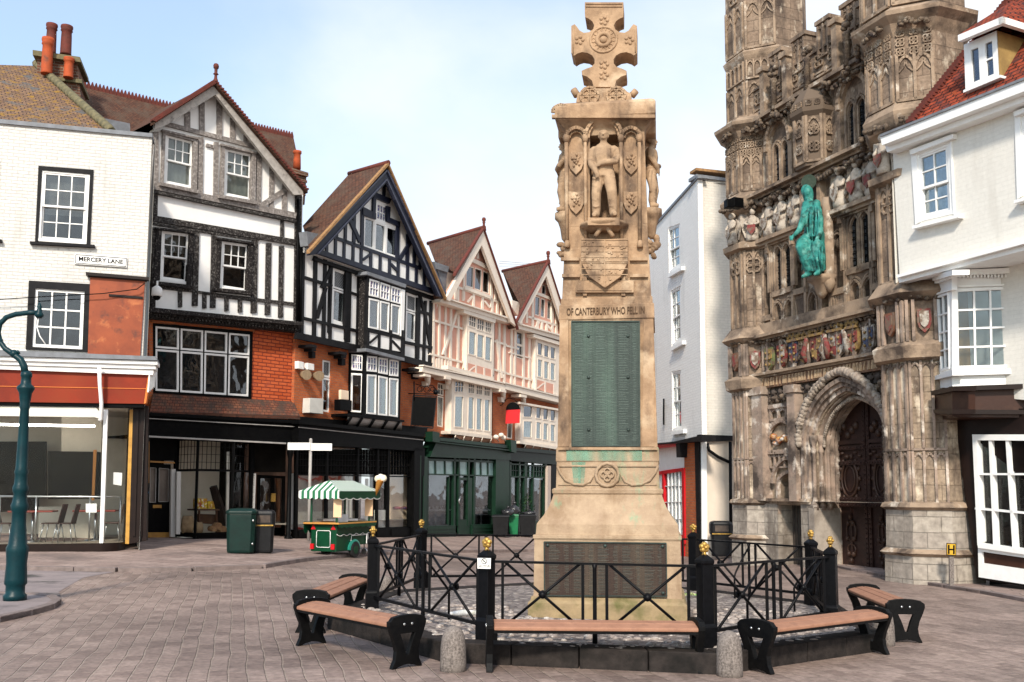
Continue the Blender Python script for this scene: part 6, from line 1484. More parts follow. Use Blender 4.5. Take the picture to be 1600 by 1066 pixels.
M=MB();hp=half(.51,0)
for k in range(5):
 a,b=hp[k],hp[k+1];F_=Fac(a,math.atan2((b-a).y,(b-a).x));n_=(a+b)/2-C0;F_.n=V((n_.x,n_.y,0)).normalized();w_=(b-a).length
 if(b-a).dot(F_.u)<0:continue
 arcade(F_,M,.03,w_-.03,zb_+.1,zt_-.1,1,.04,.03);quatre(F_,M,w_/2,(zb_+zt_)/2+.2,.3,.04,.02);quatre(F_,M,w_/2,(zb_+zt_)/2-.2,.3,.04,.02)
 quatre(F_,M,w_*.25,zt_+.2,.16,.08,.014);quatre(F_,M,w_*.75,zt_+.2,.16,.08,.014)
M.build('canopy_tracery',m_rib,GT)
M=MB();r_=uzr(1262,268,1289,345);FG.rect(M,r_[0],r_[1],r_[2],r_[3],.01,.02);M.build('painted_niche_shade',m_gap,GT)  # flat dark plate stands in for the shade inside the statue niche
M=MB()
for x in(1262,1289):FG.rect(M,u(x,300)-.06,zN1-.1,u(x,300)+.06,zb_+.1,.2,.25)
a=FG.W(FG.U(1270,430,.5),0,.25);zc=FG.Z(1270,431,.5)
M.lathe((a.x,a.y,zc-.6),[(.05,.1),(.14,.2),(.2,.42),(.33,.5),(.34,.6)],8)
a2=FG.W(FG.U(1296,430,.2),0,.2);M.lathe((a2.x,a2.y,zc-.4),[(.03,0),(.15,.2),(.12,.3),(.12,2.2)],8)
M.build('statue_corbel',m_rib,GT)
def shield(F,M,c,zc,w_,h,o,th=.08):
 pts=[(c-w_/2,zc+h/2),(c+w_/2,zc+h/2),(c+w_/2,zc-.05*h),(c+w_*.36,zc-.3*h),(c,zc-h/2),(c-w_*.36,zc-.3*h),(c-w_/2,zc-.05*h)]
 F.polyw(M,pts[::-1],o,th)
def colm(n_,c):
 k='heraldic_'+n_
 return bpy.data.materials.get(k)or mat(k,c,tuple(x*.6 for x in c),.7,14,.004,40,stain=(.15,.1,.07),sscale=9,sthr=(.46,.58))
RD,BL,GD,GN,WH_,SV=colm('red',(.22,.045,.04)),colm('blue',(.07,.09,.16)),colm('gold',(.32,.2,.07)),colm('green',(.18,.2,.08)),colm('white',(.45,.4,.34)),colm('brown',(.22,.09,.05))
zA=(zA0+zA1)/2;hA=(zA1-zA0)
FT=None
sh=[(1201,GN,GD,0,1),(1220.5,RD,WH_,0,1),(1239.5,BL,RD,1,1),(1256,GD,GD,1,1.15),(1277,RD,GD,2,1.5),(1307,WH_,RD,2,1.5),(1333,GD,RD,1,1.1),(1358,WH_,BL,0,1.1),(1383,BL,RD,0,1.1)]
for x,ma,mb_,cr,s in sh:
 c=FG.U(x,550,.15);M=MB();w_=hA*.42*s;h=hA*.72*(1 if s<1.4 else 1.05);zc=zA-.04
 shield(FG,M,c,zc,w_,h,.16);so=M.build('heraldic_shield',ma,GT)
 M=MB()
 if ma is GD and mb_ is GD:
  for k in range(4):FG.rect(M,c-w_*.4+k*w_*.24,zc-h*.3,c-w_*.4+k*w_*.24+.03,zc+h*.45,.19,.04)
  for k in range(4):FG.rect(M,c-w_*.42,zc-h*.25+k*h*.18,c+w_*.42,zc-h*.25+k*h*.18+.03,.195,.04)
  M.build('portcullis',m_carv,so)
 else:
  FG.rect(M,c,zc,c+w_*.42,zc+h*.42,.18,.03);FG.polyw(M,[(c,zc-.01),(c,zc-h*.42),(c-w_*.3,zc-h*.22),(c-w_*.42,zc-.01)][::-1],.18,.03)
  M.build('shield_charge',mb_,so)
  M=MB()
  for k in range(3):
   for j in range(2):M.ball(FG.W(c+(j-.5)*w_*.45,zc+h*(.26-.26*k),.19),(.035,.035,.035),5,4)
  M.build('shield_bosses',GD if ma is not GD else RD,so)
 if cr:
  M=MB();zt2=zc+h/2;FG.rect(M,c-w_*.5,zt2+.01,c+w_*.5,zt2+.07,.22,.15)
  for k in range(5):M.ball(FG.W(c+(k-2)*w_*.22,zt2+.12+.05*(k%2),.17),(.05,.05,.07),6,4)
  M.build('crown',GD,so)
 if cr==2:
  M=MB()
  for sg in(-1,1):M.tube([FG.W(c+sg*w_*.75,zc-h*.45,.16),FG.W(c+sg*w_*.85,zc-.05,.2),FG.W(c+sg*w_*.68,zc+h*.3,.2),FG.W(c+sg*w_*.6,zc+h*.5,.2)],[.05,.09,.06,.05],6)
  M.build('supporter_beast',RD if ma is RD else WH_,so)
M=MB()
for k in range(13):
 c=uL+(uR-uL)*k/12;rib(FG,M,[(c,zA0),(c,zA1)],.18,.03);rib(FG,M,arch_pts(c-.2,c+.2,zA1-.2,zA1-.02,4),.12,.02)
FG.rect(M,uL,zA0,uR,zA1,.02,.02);M.build('arms_band_tracery',m_ribl,GT)
def turret_shields(C,R,items):
 for k,ma,mb_ in items:
  v=octv(C,R);a,b=v[k],v[(k+1)%8]
  if(b-a).cross(V((0,0,1))).dot(CP-a)<0:a,b=b,a
  F_=Fac(a,math.atan2((b-a).y,(b-a).x));n_=(a+b)/2-C;F_.n=V((n_.x,n_.y,0)).normalized();w_=(b-a).length
  M=MB();shield(F_,M,w_/2,zA-.02,.26,hA*.6,.1);so=M.build('heraldic_shield',ma,GT)
  M=MB();shield(F_,M,w_/2,zA,.17,hA*.42,.13,.04);M.build('shield_charge',mb_,so)
  M=MB()
  for uu in(.02,w_/2-.2,w_/2+.2,w_-.02):rib(F_,M,[(uu,zA0),(uu,zA1)],.1,.03)
  M.build('arms_band_tracery',m_ribl,GT)
turret_shields(Ct,.97,((7,RD,WH_),(6,SV,RD)))if False else None
for C,R_ in((Ct,.75),(Cr,.88)):
 fr=[]
 for k in range(8):
  v=octv(C,R_);n_=((v[k]+v[(k+1)%8])/2-C).normalized();d=n_.dot((CP-C).normalized())
  if d>.3:fr.append((math.atan2(n_.x,-n_.y),k))
 fr.sort();cs=[(SV,RD),(RD,WH_),(SV,WH_),(BL,SV)]
 if C is Ct:fr=fr[:2]
 turret_shields(C,R_,[(k,*cs[i%4])for i,(a,k)in enumerate(fr)])
m_ang=mat('pale_weathered_stone',(.50,.43,.35),(.38,.32,.26),.9,7,.012,30,stain=(.14,.1,.08),sscale=5,sthr=(.52,.68))
def angel(p,h,col,seed,F=FG):
 """winged half-kneeling figure holding a shield; p = foot on the ledge"""
 R=random.Random(seed);M=MB();s=h;U_,N_=F.u,F.n
 q=lambda a,b,c:p+U_*a*s+N_*b*s+V((0,0,c*s))
 rings=[(.19,.13,0),(.2,.15,.12),(.17,.13,.3),(.13,.1,.45),(.15,.1,.58),(.17,.09,.68),(.1,.07,.75),(.05,.05,.79)]
 rows=[[q(a*math.cos(t*math.pi/6)*(1+.08*math.sin(t*3+seed)),.08+b*math.sin(t*math.pi/6),z)for t in range(12)]for a,b,z in rings]
 M.grid(rows,True,True,True);M.ball(q(.02,.12,.88),(.085*s,.085*s,.105*s),9,7);M.ball(q(.02,.07,.9),(.1*s,.08*s,.1*s),8,6)
 for sg in(-1,1):
  M.tube([q(sg*.15,.08,.66),q(sg*.2,.16,.52),q(sg*.08,.24,.46)],[.05*s,.045*s,.035*s],7)
  pts=[(.06,.62),(.18,.84),(.34,.86),(.36,.6),(.3,.35),(.22,.12),(.14,.3)]
  fr=[q(sg*a,-.02+.06*(a>.2),z)for a,z in pts];M.prism(fr if sg<0 else fr[::-1],-N_*.05*s)
  for k in range(4):M.tube([q(sg*(.14+.055*k),.03,.78-.04*k),q(sg*(.16+.05*k),.04,.25+.06*k)],.014*s,5)
 o_=M.build('carved_angel',m_ang,GT)
 M=MB();pts=[(-.12,.46),(.12,.46),(.12,.3),(0,.14),(-.12,.3)];M.prism([q(a,.27,z)for a,z in pts][::-1],-N_*.03);M.build('shield',col,o_)
zb2=zN1+.02
for i,(x,y,c)in enumerate(((1197,362,WH_),(1217,351,WH_),(1239,338,WH_),(1307,318,WH_),(1333,306,RD),(1358,296,RD),(1383,286,WH_),(1409,276,RD))):
 angel(FG.W(FG.U(x,y-20,.22),zb2,.05),(zK0-zN1)*1.15,c,i+1)
for a_,c in((-22.5+0,RD),):
 pass
v=octv(Ct,.74)
for k in range(8):
 n_=((v[k]+v[(k+1)%8])/2-Ct);n_.z=0;n_.normalize()
 if n_.dot((CP-Ct).normalized())>.3 and n_.dot(FG.n)>.3:
  F_=Fac((v[k]+v[(k+1)%8])/2,math.atan2(n_.x,-n_.y));F_.n=n_;angel(F_.W(0,zb2,.03),(zK0-zN1)*1.02,RD if n_.dot(FG.n)<.9 else WH_,k+50,F_)
v=octv(Cr,.9)
for k in range(8):
 n_=((v[k]+v[(k+1)%8])/2-Cr);n_.z=0;n_.normalize()
 if n_.dot((CP-Cr).normalized())>.5 and n_.dot(FG.n)>-.2:
  F_=Fac((v[k]+v[(k+1)%8])/2,math.atan2(n_.x,-n_.y));F_.n=n_;angel(F_.W(0,zb2,.03),(zK0-zN1)*1.0,RD,k+70,F_)
def fused(M,name,mt,parent=None,voxel=.02,org=None,smooth=3):
 o_=M.build(name,mt,parent,org=org)
 r=o_.modifiers.new('fuse','REMESH');r.mode='VOXEL';r.voxel_size=voxel;r.use_smooth_shade=True
 if smooth:s_=o_.modifiers.new('soften','SMOOTH');s_.factor=.5;s_.iterations=smooth
 return o_
m_verd=mat('verdigris_bronze',(.035,.25,.21),(.014,.12,.10),.7,5,.02,9,stain=(.14,.36,.3),sscale=6,sthr=(.5,.7),stain2=((.012,.045,.035),5,.52,.64))
SO_=.55
S=lambda x,y,o=SO_:FG.P(x,y,o)
ft=S(1270,430);M=MB()
def e2(x,y):return(1120+x*.2627,200+y*.2627)
K=ft.y/FPX*.2627
def blob(x,y,w_,h,d,o=SO_):M.ball(S(*e2(x,y),o),(w_*K,d*K,h*K),14,10,Matrix.Rotation(FG.az+.5,3,'Z'))
blob(541,385,26,38,28);blob(532,372,33,38,30,SO_-.02);blob(540,420,18,26,20)
spine=[(545,438,22),(556,462,44),(564,510,50),(568,575,48),(580,640,62),(575,700,66),(570,760,62),(575,820,60),(590,855,52)]
M.tube([S(*e2(x,y),SO_-.03)for x,y,r in spine],[r*K for x,y,r in spine],14)
M.tube([S(*e2(592,452),.5),S(*e2(612,540),.62),S(*e2(616,620),.75),S(*e2(592,668),.9)],[24*K,23*K,18*K,10*K],10);M.ball(S(*e2(592,452),.5),27*K,10,8);M.ball(S(*e2(532,456),.55),26*K,10,8);M.ball(S(*e2(538,392),.68),(6*K,10*K,8*K),6,5);M.tube([S(*e2(528,360),.5),S(*e2(524,400),.52),S(*e2(530,440),.5)],[14*K,16*K,10*K],8);M.tube([S(*e2(556,360),.5),S(*e2(562,400),.5),S(*e2(562,440),.5)],[14*K,16*K,10*K],8)
M.tube([S(*e2(530,455),.55),S(*e2(520,540),.8),S(*e2(490,610),1.0),S(*e2(450,650),1.1)],[24*K,26*K,17*K,10*K],10)
M.tube([S(*e2(560,650),.5),S(*e2(510,690),.95),S(*e2(500,720),1.0)],[48*K,40*K,34*K],10)
M.tube([S(*e2(505,700),1.0),S(*e2(535,790),.9),S(*e2(560,850),.8)],[38*K,36*K,34*K],10)
M.tube([S(*e2(600,680),.8),S(*e2(610,780),.8),S(*e2(615,850),.75)],[40*K,38*K,34*K],10)
M.tube([S(*e2(560,860),.8),S(*e2(530,875),.9),S(*e2(505,888),1.0)],[20*K,15*K,9*K],8)
M.tube([S(*e2(610,855),.8),S(*e2(595,866),.9),S(*e2(580,872),.98)],[20*K,15*K,9*K],8)
for k in range(16):
 t=k/15;x0=510+110*t;M.tube([S(*e2(x0+random.uniform(-10,10),690+random.uniform(-30,20)),.88-.05*math.sin(t*3)),S(*e2(x0+random.uniform(-15,15),780),.93),S(*e2(x0+10+random.uniform(-15,15),855),.85)],[5*K,8*K,6*K],5)
for k in range(12):
 t=k/11;M.tube([S(*e2(540+70*t,465),.72),S(*e2(530+80*t+random.uniform(-15,15),560),.8),S(*e2(540+60*t,650),.8)],[4*K,6*K,4*K],5)
for j,(dx,dy)in enumerate(((-14,-6),(-16,2),(-15,9),(-11,14),(-3,16))):
 M.tube([S(*e2(452,650),1.1),S(*e2(452+dx*.7,650+dy*.8),1.14),S(*e2(452+dx*1.5,652+dy*1.5),1.16)],[7*K,5*K,4*K],5)
BR=thing('bronze_statue',ft,FG.az,'green bronze robed seated figure on the gatehouse front with one arm stretched out','statue')
fused(M,'robed_figure',m_verd,BR,.02,smooth=1)
M=MB();p=S(*e2(547,320),SO_-.12);M.tube([p,p+(CP-p).normalized()*.03],.17,20);M.build('halo',mat('dark_verdigris',(.05,.07,.05),(.03,.05,.035),.6,9,.01,20),BR)
M=MB()
for x,y,r in((1254,384,.14),(1249,378,.1),(1258,390,.1)):M.ball(FG.P(x,y,.5),r,7,5)
M.build('worn_foliage',m_carv,GT)
PH=.195
ROT=-.153
mu=V((math.cos(ROT),math.sin(ROT),0));mn=V((mu.y,-mu.x,0))
fb=onz(948,967,PH);hb=245/FPX*fb.y/2
MC_=V((fb.x,fb.y,0))-mn*hb
FM=Fac(MC_,ROT);FM.n=mn
zpl=fb.z
MEM=thing('war_memorial',(MC_.x,MC_.y,zpl),ROT,'tall sandstone war memorial with bronze name tablets, a carved soldier and a cross on top','memorial')
DC=MC_.y
m_sand=mat('sandstone',(.42,.275,.165),(.27,.17,.10),.9,4,.009,22,stain=(.09,.058,.04),sscale=3.0,sthr=(.48,.68),streak=.45,stain2=((.52,.38,.25),1.8,.52,.66))
m_sandlow=mat('pale_sandstone',(.42,.305,.20),(.31,.215,.14),.9,4,.01,24,stain=(.22,.14,.08),sscale=2.6,sthr=(.52,.72),streak=.4,stain2=((.10,.36,.22),1.2,.585,.68,.22))
m_sandmoss=mat('mossy_sandstone',(.34,.245,.135),(.24,.175,.10),.9,5,.008,22,stain=(.12,.11,.04),sscale=3,sthr=(.5,.7))
def bronze_plate():
 m=brick('bronze_name_tablet',(.055,.072,.064),(.078,.096,.085),(.035,.045,.04),.075,.0135,.0035,.55,.0015,var=.3,nscale=60,off=.37,dist=0)
 N,L=nt(m);b=N['Principled BSDF'];b.inputs['Metallic'].default_value=.35
 tc=N.new('ShaderNodeTexCoord');n=N.new('ShaderNodeTexNoise');n.inputs['Scale'].default_value=2.3;n.inputs['Detail'].default_value=5
 mp=N.new('ShaderNodeMapping');mp.inputs['Scale'].default_value=(1,.12,1);L.new(tc.outputs['UV'],mp.inputs[0]);L.new(mp.outputs[0],n.inputs[0])
 r=N.new('ShaderNodeMapRange');r.inputs[1].default_value=.46;r.inputs[2].default_value=.6;L.new(n.outputs[0],r.inputs[0])
 k=N.new('ShaderNodeMix');k.data_type='RGBA';L.new(r.outputs[0],k.inputs[0]);old=b.inputs['Base Color'].links[0].from_socket;L.new(old,k.inputs[6])
 k2=N.new('ShaderNodeMix');k2.data_type='RGBA';k2.blend_type='MULTIPLY';k2.inputs[0].default_value=1;L.new(old,k2.inputs[6]);k2.inputs[7].default_value=(1.6,1.8,1.65,1)
 L.new(k2.outputs[2],k.inputs[7]);L.new(k.outputs[2],b.inputs['Base Color']);return m
m_plate=bronze_plate()
m_plate2=bronze_plate();
for n_ in m_plate2.node_tree.nodes:
 if n_.type=='TEX_BRICK':n_.inputs['Color1'].default_value=(.07,.045,.035,1);n_.inputs['Color2'].default_value=(.09,.06,.045,1);n_.inputs['Mortar'].default_value=(.035,.025,.022,1)
 if n_.type=='TEX_NOISE' and abs(n_.inputs['Scale'].default_value-2.3)<.01:n_.inputs['Scale'].default_value=3.4
 if n_.type=='MIX' and n_.blend_type=='MULTIPLY' and n_.inputs[7].default_value[1]>2:n_.inputs[7].default_value=(.9,2.3,1.8,1)
def lev(y,W):h=W*DC/(2*FPX+W);return FM.P(946,y,h).z,h
def sq(h,z):return[MC_+mu*(a*h)+mn*(b*h)+V((0,0,z))for a,b in((-1,1),(1,1),(1,-1),(-1,-1))]
def stack(lv,name,mt):
 M=MB();rows=[sq(h,z)for z,h in(lev(y,W)for y,W in lv)]
 M.grid(rows,True,False,True);return M.build(name,mt,MEM,.006)
zb0=zpl-.05
M=MB();z1,h1=lev(940,243);M.grid([sq(hb,zb0),sq(hb,z1-.03),sq(hb-.03,z1),sq(lev(931,230)[1]+.02,lev(934,230)[0])],True,False,True);M.build('base_course',m_sandmoss,MEM,.008)
stack([(936,230),(930,228),(845,226),(842,230),(837,230)],'pedestal',m_sandlow)
stack([(837,222),(834,221),(820,219),(816,214),(806,198),(794,184),(782,174),(773,168),(771,172),(765,173),(763,166)],'flared_plinth',m_sandlow)
stack([(764,161),(700,157),(699,157)],'carved_panel_block',m_sandlow)
stack([(722,159.5),(720,161),(701,160),(699,157)],'moulded_band',m_sandlow)
stack([(700,156),(498,147)],'shaft',m_sand)
stack([(499,149),(498,151),(476,150),(475,147)],'inscription_band',m_sand)
stack([(476,146),(466,145),(464,141),(388,134),(386,132),(352,131)],'upper_shaft',m_sand)
def nb(za_,zb__,x0,x1,y0,y1):
 M=MB();rows=[]
 for y in(352,300,250,188):
  z,h=lev(y,131-7*(352-y)/142);rows.append([MC_+mu*(a if a is not None else 0)+mn*b+V((0,0,z))for a,b in((x0*h if abs(x0)==1 else x0,y0*h if abs(y0)==1 else y0),(x1*h if abs(x1)==1 else x1,y0*h if abs(y0)==1 else y0),(x1*h if abs(x1)==1 else x1,y1*h if abs(y1)==1 else y1),(x0*h if abs(x0)==1 else x0,y1*h if abs(y1)==1 else y1))])
 M.grid(rows,True,False,True);M.build('niche_wall',m_sand,MEM)
nb(0,0,-1,-.2,1,-1);nb(0,0,.165,1,1,-1);nb(0,0,-.21,.17,.2,-1)
stack([(190,124),(184,124)],'niche_head',m_sand)
stack([(211,122),(200,130),(190,146),(184,158),(180,163),(162,163),(159,158),(158,150)],'cap',m_sand)
hU=lambda y:{0:0}.get(y,0)
def ho(y):
 pts=[(965,245),(936,229),(837,228),(764,161),(700,156),(498,147),(475,146),(388,134),(210,124),(180,163),(158,150)]
 for(a,wa_),(b,wb_)in zip(pts,pts[1:]):
  if b<=y<=a:W=wa_+(wb_-wa_)*(a-y)/(a-b);return W*DC/(2*FPX+W)
 return.5
def mp_(M,pts,y,ex,th):FM.poly(M,pts,ho(y)+ex,th)
M=MB();o=ho(740)
for a,b in(((870,728),(1026,728)),((872,757),(1026,757))):FM.beam(M,a,b,2.4,o+.02,.05)
c=FM.P(949,742,o);s1=DC/FPX
M.tube([c+mu*(17*s1*math.cos(t*.2618*2))+V((0,0,17*s1*math.sin(t*.2618*2)))+mn*.02 for t in range(13)],.022,6,False);
for k in range(4):a=k*math.pi/2;cc=c+mu*(5*s1*math.cos(a))+V((0,0,5*s1*math.sin(a)))+mn*.02;M.tube([cc+mu*(4.5*s1*math.cos(t*.5236))+V((0,0,4.5*s1*math.sin(t*.5236)))for t in range(13)],.012,5,False)
for sg in(-1,1):M.tube([c+mu*sg*s1*x+V((0,0,s1*z))+mn*.015 for x,z in((22,-2),(26,-10),(36,-15),(50,-14),(62,-8),(70,3),(74,13))],.018,6)
M.build('carved_roundel',m_sandlow,MEM)
def tablet(q,y,name,mt,nb):
 M=MB();mp_(M,q,y,.035,.05);tb_=M.build(name,mt,MEM)
 M=MB()
 for a,b in((0,1),(1,2),(2,3),(3,0)):FM.beam(M,q[a],q[b],1.6,ho(y)+.05,.05)
 for s,t in nb:M.lathe(FM.P(*bil(q,s,t),ho(y)+.035),[(.022,0),(.02,.012),(0,.018)],8,Matrix.Rotation(math.pi/2,3,'X')@Matrix.Identity(3)if False else Matrix.Rotation(ROT,3,'Z')@Matrix.Rotation(math.pi/2,3,'X'))
 M.build('tablet_rim',mat('dark_bronze',(.05,.07,.06),(.03,.04,.035),.5,8,metal=.4)if 'dark_bronze' not in bpy.data.materials else bpy.data.materials['dark_bronze'],tb_)
 return tb_
tablet([(893,502),(999,502),(1000,697),(893.5,697)],600,'name_tablet',m_plate,((.25,.12),(.83,.12),(.25,.45),(.83,.45),(.25,.87),(.83,.87)))
tablet([(850,847),(1041,849),(1042,932),(850.5,931)],890,'name_tablet',m_plate2,((.03,.06),(.97,.06),(.5,.06),(.03,.94),(.97,.94)))
def stainmat(name,c,thr,sc):
 m=mat(name,c,tuple(x*.7 for x in c),.95,6,spec=0);N,L=nt(m);tc=N.new('ShaderNodeTexCoord');n=N.new('ShaderNodeTexNoise');n.inputs['Scale'].default_value=sc;n.inputs['Detail'].default_value=8;mp=N.new('ShaderNodeMapping');mp.inputs['Scale'].default_value=(1,1,.25);L.new(tc.outputs['Object'],mp.inputs[0]);L.new(mp.outputs[0],n.inputs[0])
 r=N.new('ShaderNodeMapRange');r.inputs[1].default_value=thr[0];r.inputs[2].default_value=thr[1];r.inputs[4].default_value=.62;L.new(n.outputs[0],r.inputs[0]);L.new(r.outputs[0],N['Principled BSDF'].inputs['Alpha']);return m
m_vst=stainmat('verdigris_stain',(.25,.46,.33),(.3,.75),6)
M=MB();z1_,h1_=lev(705,161);FM.poly(M,[(885,701.5),(1003,701.5),(1003,720),(885,720)],lev(710,160.5)[1]+.012,.003);FM.poly(M,[(893,722),(915,722),(912,763),(897,763)],ho(740)+.006,.003);FM.poly(M,[(903,722),(909,722),(907,758),(904,758)],ho(740)+.012,.003);FM.poly(M,[(1016,940-2),(1026,938),(1024,934),(1018,934)],ho(936)+.01,.003)
M.build('verdigris_run',m_vst,MEM)
rr=random.Random(8)
def names(q,y,cols,rows,mt,parent=MEM):
 M=MB()
 for(s0,s1_)in cols:
  for r in range(rows):
   t=.02+.96*(r+.5)/rows;s=s0
   L1=rr.uniform(.35,.6)*(s1_-s0);L2=rr.uniform(.12,.25)*(s1_-s0)
   for a,b in((s,s+L1),(s1_-L2,s1_)):
    p,q_=bil(q,a,t),bil(q,b,t);FM.beam(M,p,q_,.85,ho(y)+.038,.006)
 M.build('cast_names',mt,parent)
m_names=mat('worn_cast_letters',(.10,.13,.112),(.055,.075,.066),.5,60,.003,200,metal=.3)
names([(893,505),(999,505),(1000,694),(893.5,694)],600,((.05,.30),(.36,.62),(.69,.95)),68,m_names)
names([(850,850),(1041,852),(1042,929),(850.5,928)],890,((.04,.2),(.24,.4),(.44,.6),(.64,.78),(.82,.96)),30,mat('worn_cast_letters_brown',(.09,.095,.078),(.06,.055,.045),.5,60,.003,200,metal=.3))
M=MB();zt_=FM.P(946,486.5,ho(486)+.03).z
add_text(M,'OF CANTERBURY WHO FELL IN',.13,FM,(FM.P(886,487,ho(486)).dot(mu)+FM.P(1007,487,ho(486)).dot(mu))/2-FM.p0.dot(mu),zt_,lev(487,150.5)[1]+.006,width=122*s1*.96,extrude=.004)
M.build('carved_lettering',mat('shadowed_lettering',(.07,.04,.022),None,.9),MEM)
for p_ in((875,475,880,500),):
 pass
M=MB()
for x0,x1 in((871.5,889),(1003,1022)):FM.poly(M,[(x0+3,500),(x1-1,500),(x1,698),(x0,698)],ho(600)+.025,.05)
FM.poly(M,[(873,699),(1026,699),(1027,703),(872,703)],ho(700)+.05,.08)
FM.poly(M,[(899,438),(990,438),(990,457),(899,457)],ho(450)+.05,.06);FM.poly(M,[(902,441),(987,441),(987,454),(902,454)],ho(450)+.06,.02)
for x in(914,974):FM.poly(M,[(x-3,432),(x+3,432),(x+3,462),(x-3,462)],ho(450)+.03,.05)
FM.poly(M,[(878,428),(906,428),(906,433),(878,433)],ho(430)+.04,.05);FM.poly(M,[(984,428),(1013,428),(1013,433),(984,433)],ho(430)+.04,.05)
FM.poly(M,[(876,402),(905,402),(905,407),(876,407)],ho(405)+.05,.05);FM.poly(M,[(984,402),(1012,402),(1012,407),(984,407)],ho(405)+.05,.05)
M.build('stone_mouldings',m_sand,MEM)
on=ho(280);M=MB()
for x,w_ in((886,6),(915.5,5.5),(971.5,5.5),(1000,6)):
 a,b=FM.P(x,387,on+.05),FM.P(x-1.2,216,on+.05);M.tube([a,b],w_*s1/2,8);M.lathe(b-V((0,0,.03)),[(w_*s1*.5,-.03),(w_*s1*.9,.02),(w_*s1*.9,.05),(w_*s1*.6,.08)],8);M.lathe(a,[(w_*s1*.8,0),(w_*s1*.8,.05),(w_*s1*.5,.09)],8)
def mz(px,y,o=None):p=FM.P(px,y,on if o is None else o);return((p-FM.p0).dot(mu),p.z)
for x0,x1,yt in((886,915.5,203),(915.5,971.5,186),(971.5,1000,203)):
 (a,z0),(b,_),(_,z1)=mz(x0,216),mz(x1,216),mz(x0,yt)
 for g_ in(0,.03):rib(FM,M,arch_pts(a+g_,b-g_,z0,z1-g_,6),on+.08-g_*1.2,.02)
M.build('niche_shafts',m_sand,MEM)
M=MB();(a,z0),(b,_),(_,z1)=mz(921,345),mz(966,345),mz(921,190)
pass
M=MB()
FM.poly(M,[(918,340),(968,340),(968,352),(918,352)],on+.27,.3)
M.build('statue_plinth',m_sand,MEM,.005)
M=MB();c=FM.P(944,352,on);M.lathe(c-V((0,0,.05)),[(.18,-.06),(.24,-.02),(.31,.02),(.31,.05)],20);M.build('niche_corbel',m_sand,MEM)
def msh(cx,y0,y1,w_,ex,name='carved_shield',knob=True,mt=m_sand):
 o_=ho((y0+y1)/2)+ex;q=lambda x,y:FM.P(cx+x,y,o_);h=y1-y0
 M=MB();pts=[(-w_/2,y0),(0,y0+h*.03),(w_/2,y0),(w_/2,y0+h*.5),(w_*.36,y0+h*.76),(0,y1),(-w_*.36,y0+h*.76),(-w_/2,y0+h*.5)]
 M.prism([q(x,y)for x,y in pts],-mn*.06)
 if knob:
  for k in range(9):a=k*.7;M.ball(q(w_*.27*math.cos(a)*(.4+.6*(k%2)),y0+h*.4+h*.26*math.sin(a)*(.4+.6*(k%2))),(w_*.09*s1,.03,w_*.11*s1),6,4)
  M.tube([q(-w_*.3,y0+h*.2),q(0,y0+h*.42),q(w_*.3,y0+h*.2)],.012,5)
 return M.build(name,mt,MEM,.004)
for cx in(900,986):
 for y0 in(237,299):msh(cx,y0,y0+36,24,.04)
o_=ho(410)+.14;M=MB();q=lambda x,y:FM.P(x,y,o_)
M.prism([q(x,y)for x,y in((908,372),(944,374),(981,372),(981,410),(970,432),(945,450),(920,432),(908,410))],-mn*.16)
bsh=M.build('arms_shield',m_sand,MEM,.006)
M=MB()
for k in range(7):FM.beam(M,(908,375+k*9),(981,375+k*9),1,o_+.008,.012)
FM.beam(M,(945,374),(945,448),1.6,o_+.012,.02);FM.beam(M,(908,408),(981,408),1.6,o_+.012,.02)
rr=random.Random(2)
for k in range(70):
 x,y=rr.uniform(911,978),rr.uniform(377,440)
 if abs(x-945)<36-(max(0,y-408))*.8:M.ball(q(x,y),(rr.uniform(.012,.026),.014,rr.uniform(.01,.02)),5,4)
M.build('arms_carving',m_sand,bsh)
M=MB();M.tube([q(930,370),q(938,358),q(944,352),q(950,358),q(958,370)],.03,6);M.build('shield_hook',m_sand,MEM)
oc=ho(170);M=MB()
for cx,r in((876,13),(1007,13),(931,0),(955,0)):
 if r:(a,z0),(b,_),(_,z1)=mz(cx-r,175,oc),mz(cx+r,175,oc),mz(cx,164,oc);rib(FM,M,arch_pts(a,b,z0,z1,6),oc+.02,.016);rib(FM,M,[(a,z0),(b,z0)],oc+.02,.014)
FM.poly(M,[(862,179),(1024,179),(1024,184),(862,184)],oc+.04,.06)
M.build('cap_carving',m_sand,MEM)
xb=34;z0,h0=lev(158,92);M=MB()
hy=.3
top=[(900,160),(902,146),(908,143),(914,138),(975,138),(980,143),(986,146),(988,160)]
FM.poly(M,top,hy,2*hy);blk=M.build('tracery_block',m_sand,MEM,.008)
M=MB()
for cx in(921,963):
 c=mz(cx,150,hy)
 for k in range(4):
  a=math.pi/4+k*math.pi/2;cc=(c[0]+.05*math.cos(a),c[1]+.05*math.sin(a));rib(FM,M,[(cc[0]+.048*math.cos(t*math.pi/4),cc[1]+.048*math.sin(t*math.pi/4))for t in range(9)],hy+.02,.011)
 rib(FM,M,[(c[0]+.12*math.cos(t*math.pi/6),c[1]+.115*math.sin(t*math.pi/6))for t in range(13)],hy+.025,.013)
M.build('quatrefoils',m_sand,MEM)
for x0,y0,x1,y1 in((902,150,896,140),(987,150,994,142)):
 M=MB();M.tube([FM.P(x0,y0,.1),FM.P(x1,y1,.1)],[.05,.045],8);M.build('corner_knop',m_sand,MEM)
def z1p(x,y):return(820+x*.4506,y*.4503)
R_=[(342,8),(342,48),(341,60),(330,64),(316,74),(309,88),(313,102),(328,112),(346,114),(360,106),(370,92),(377,84),(389,90),(389,184),(378,193),(368,186),(352,181),(332,184),(316,193),(308,206),(308,220),(318,232),(336,238),(353,246),(352,260),(334,266),(317,280),(311,302)]
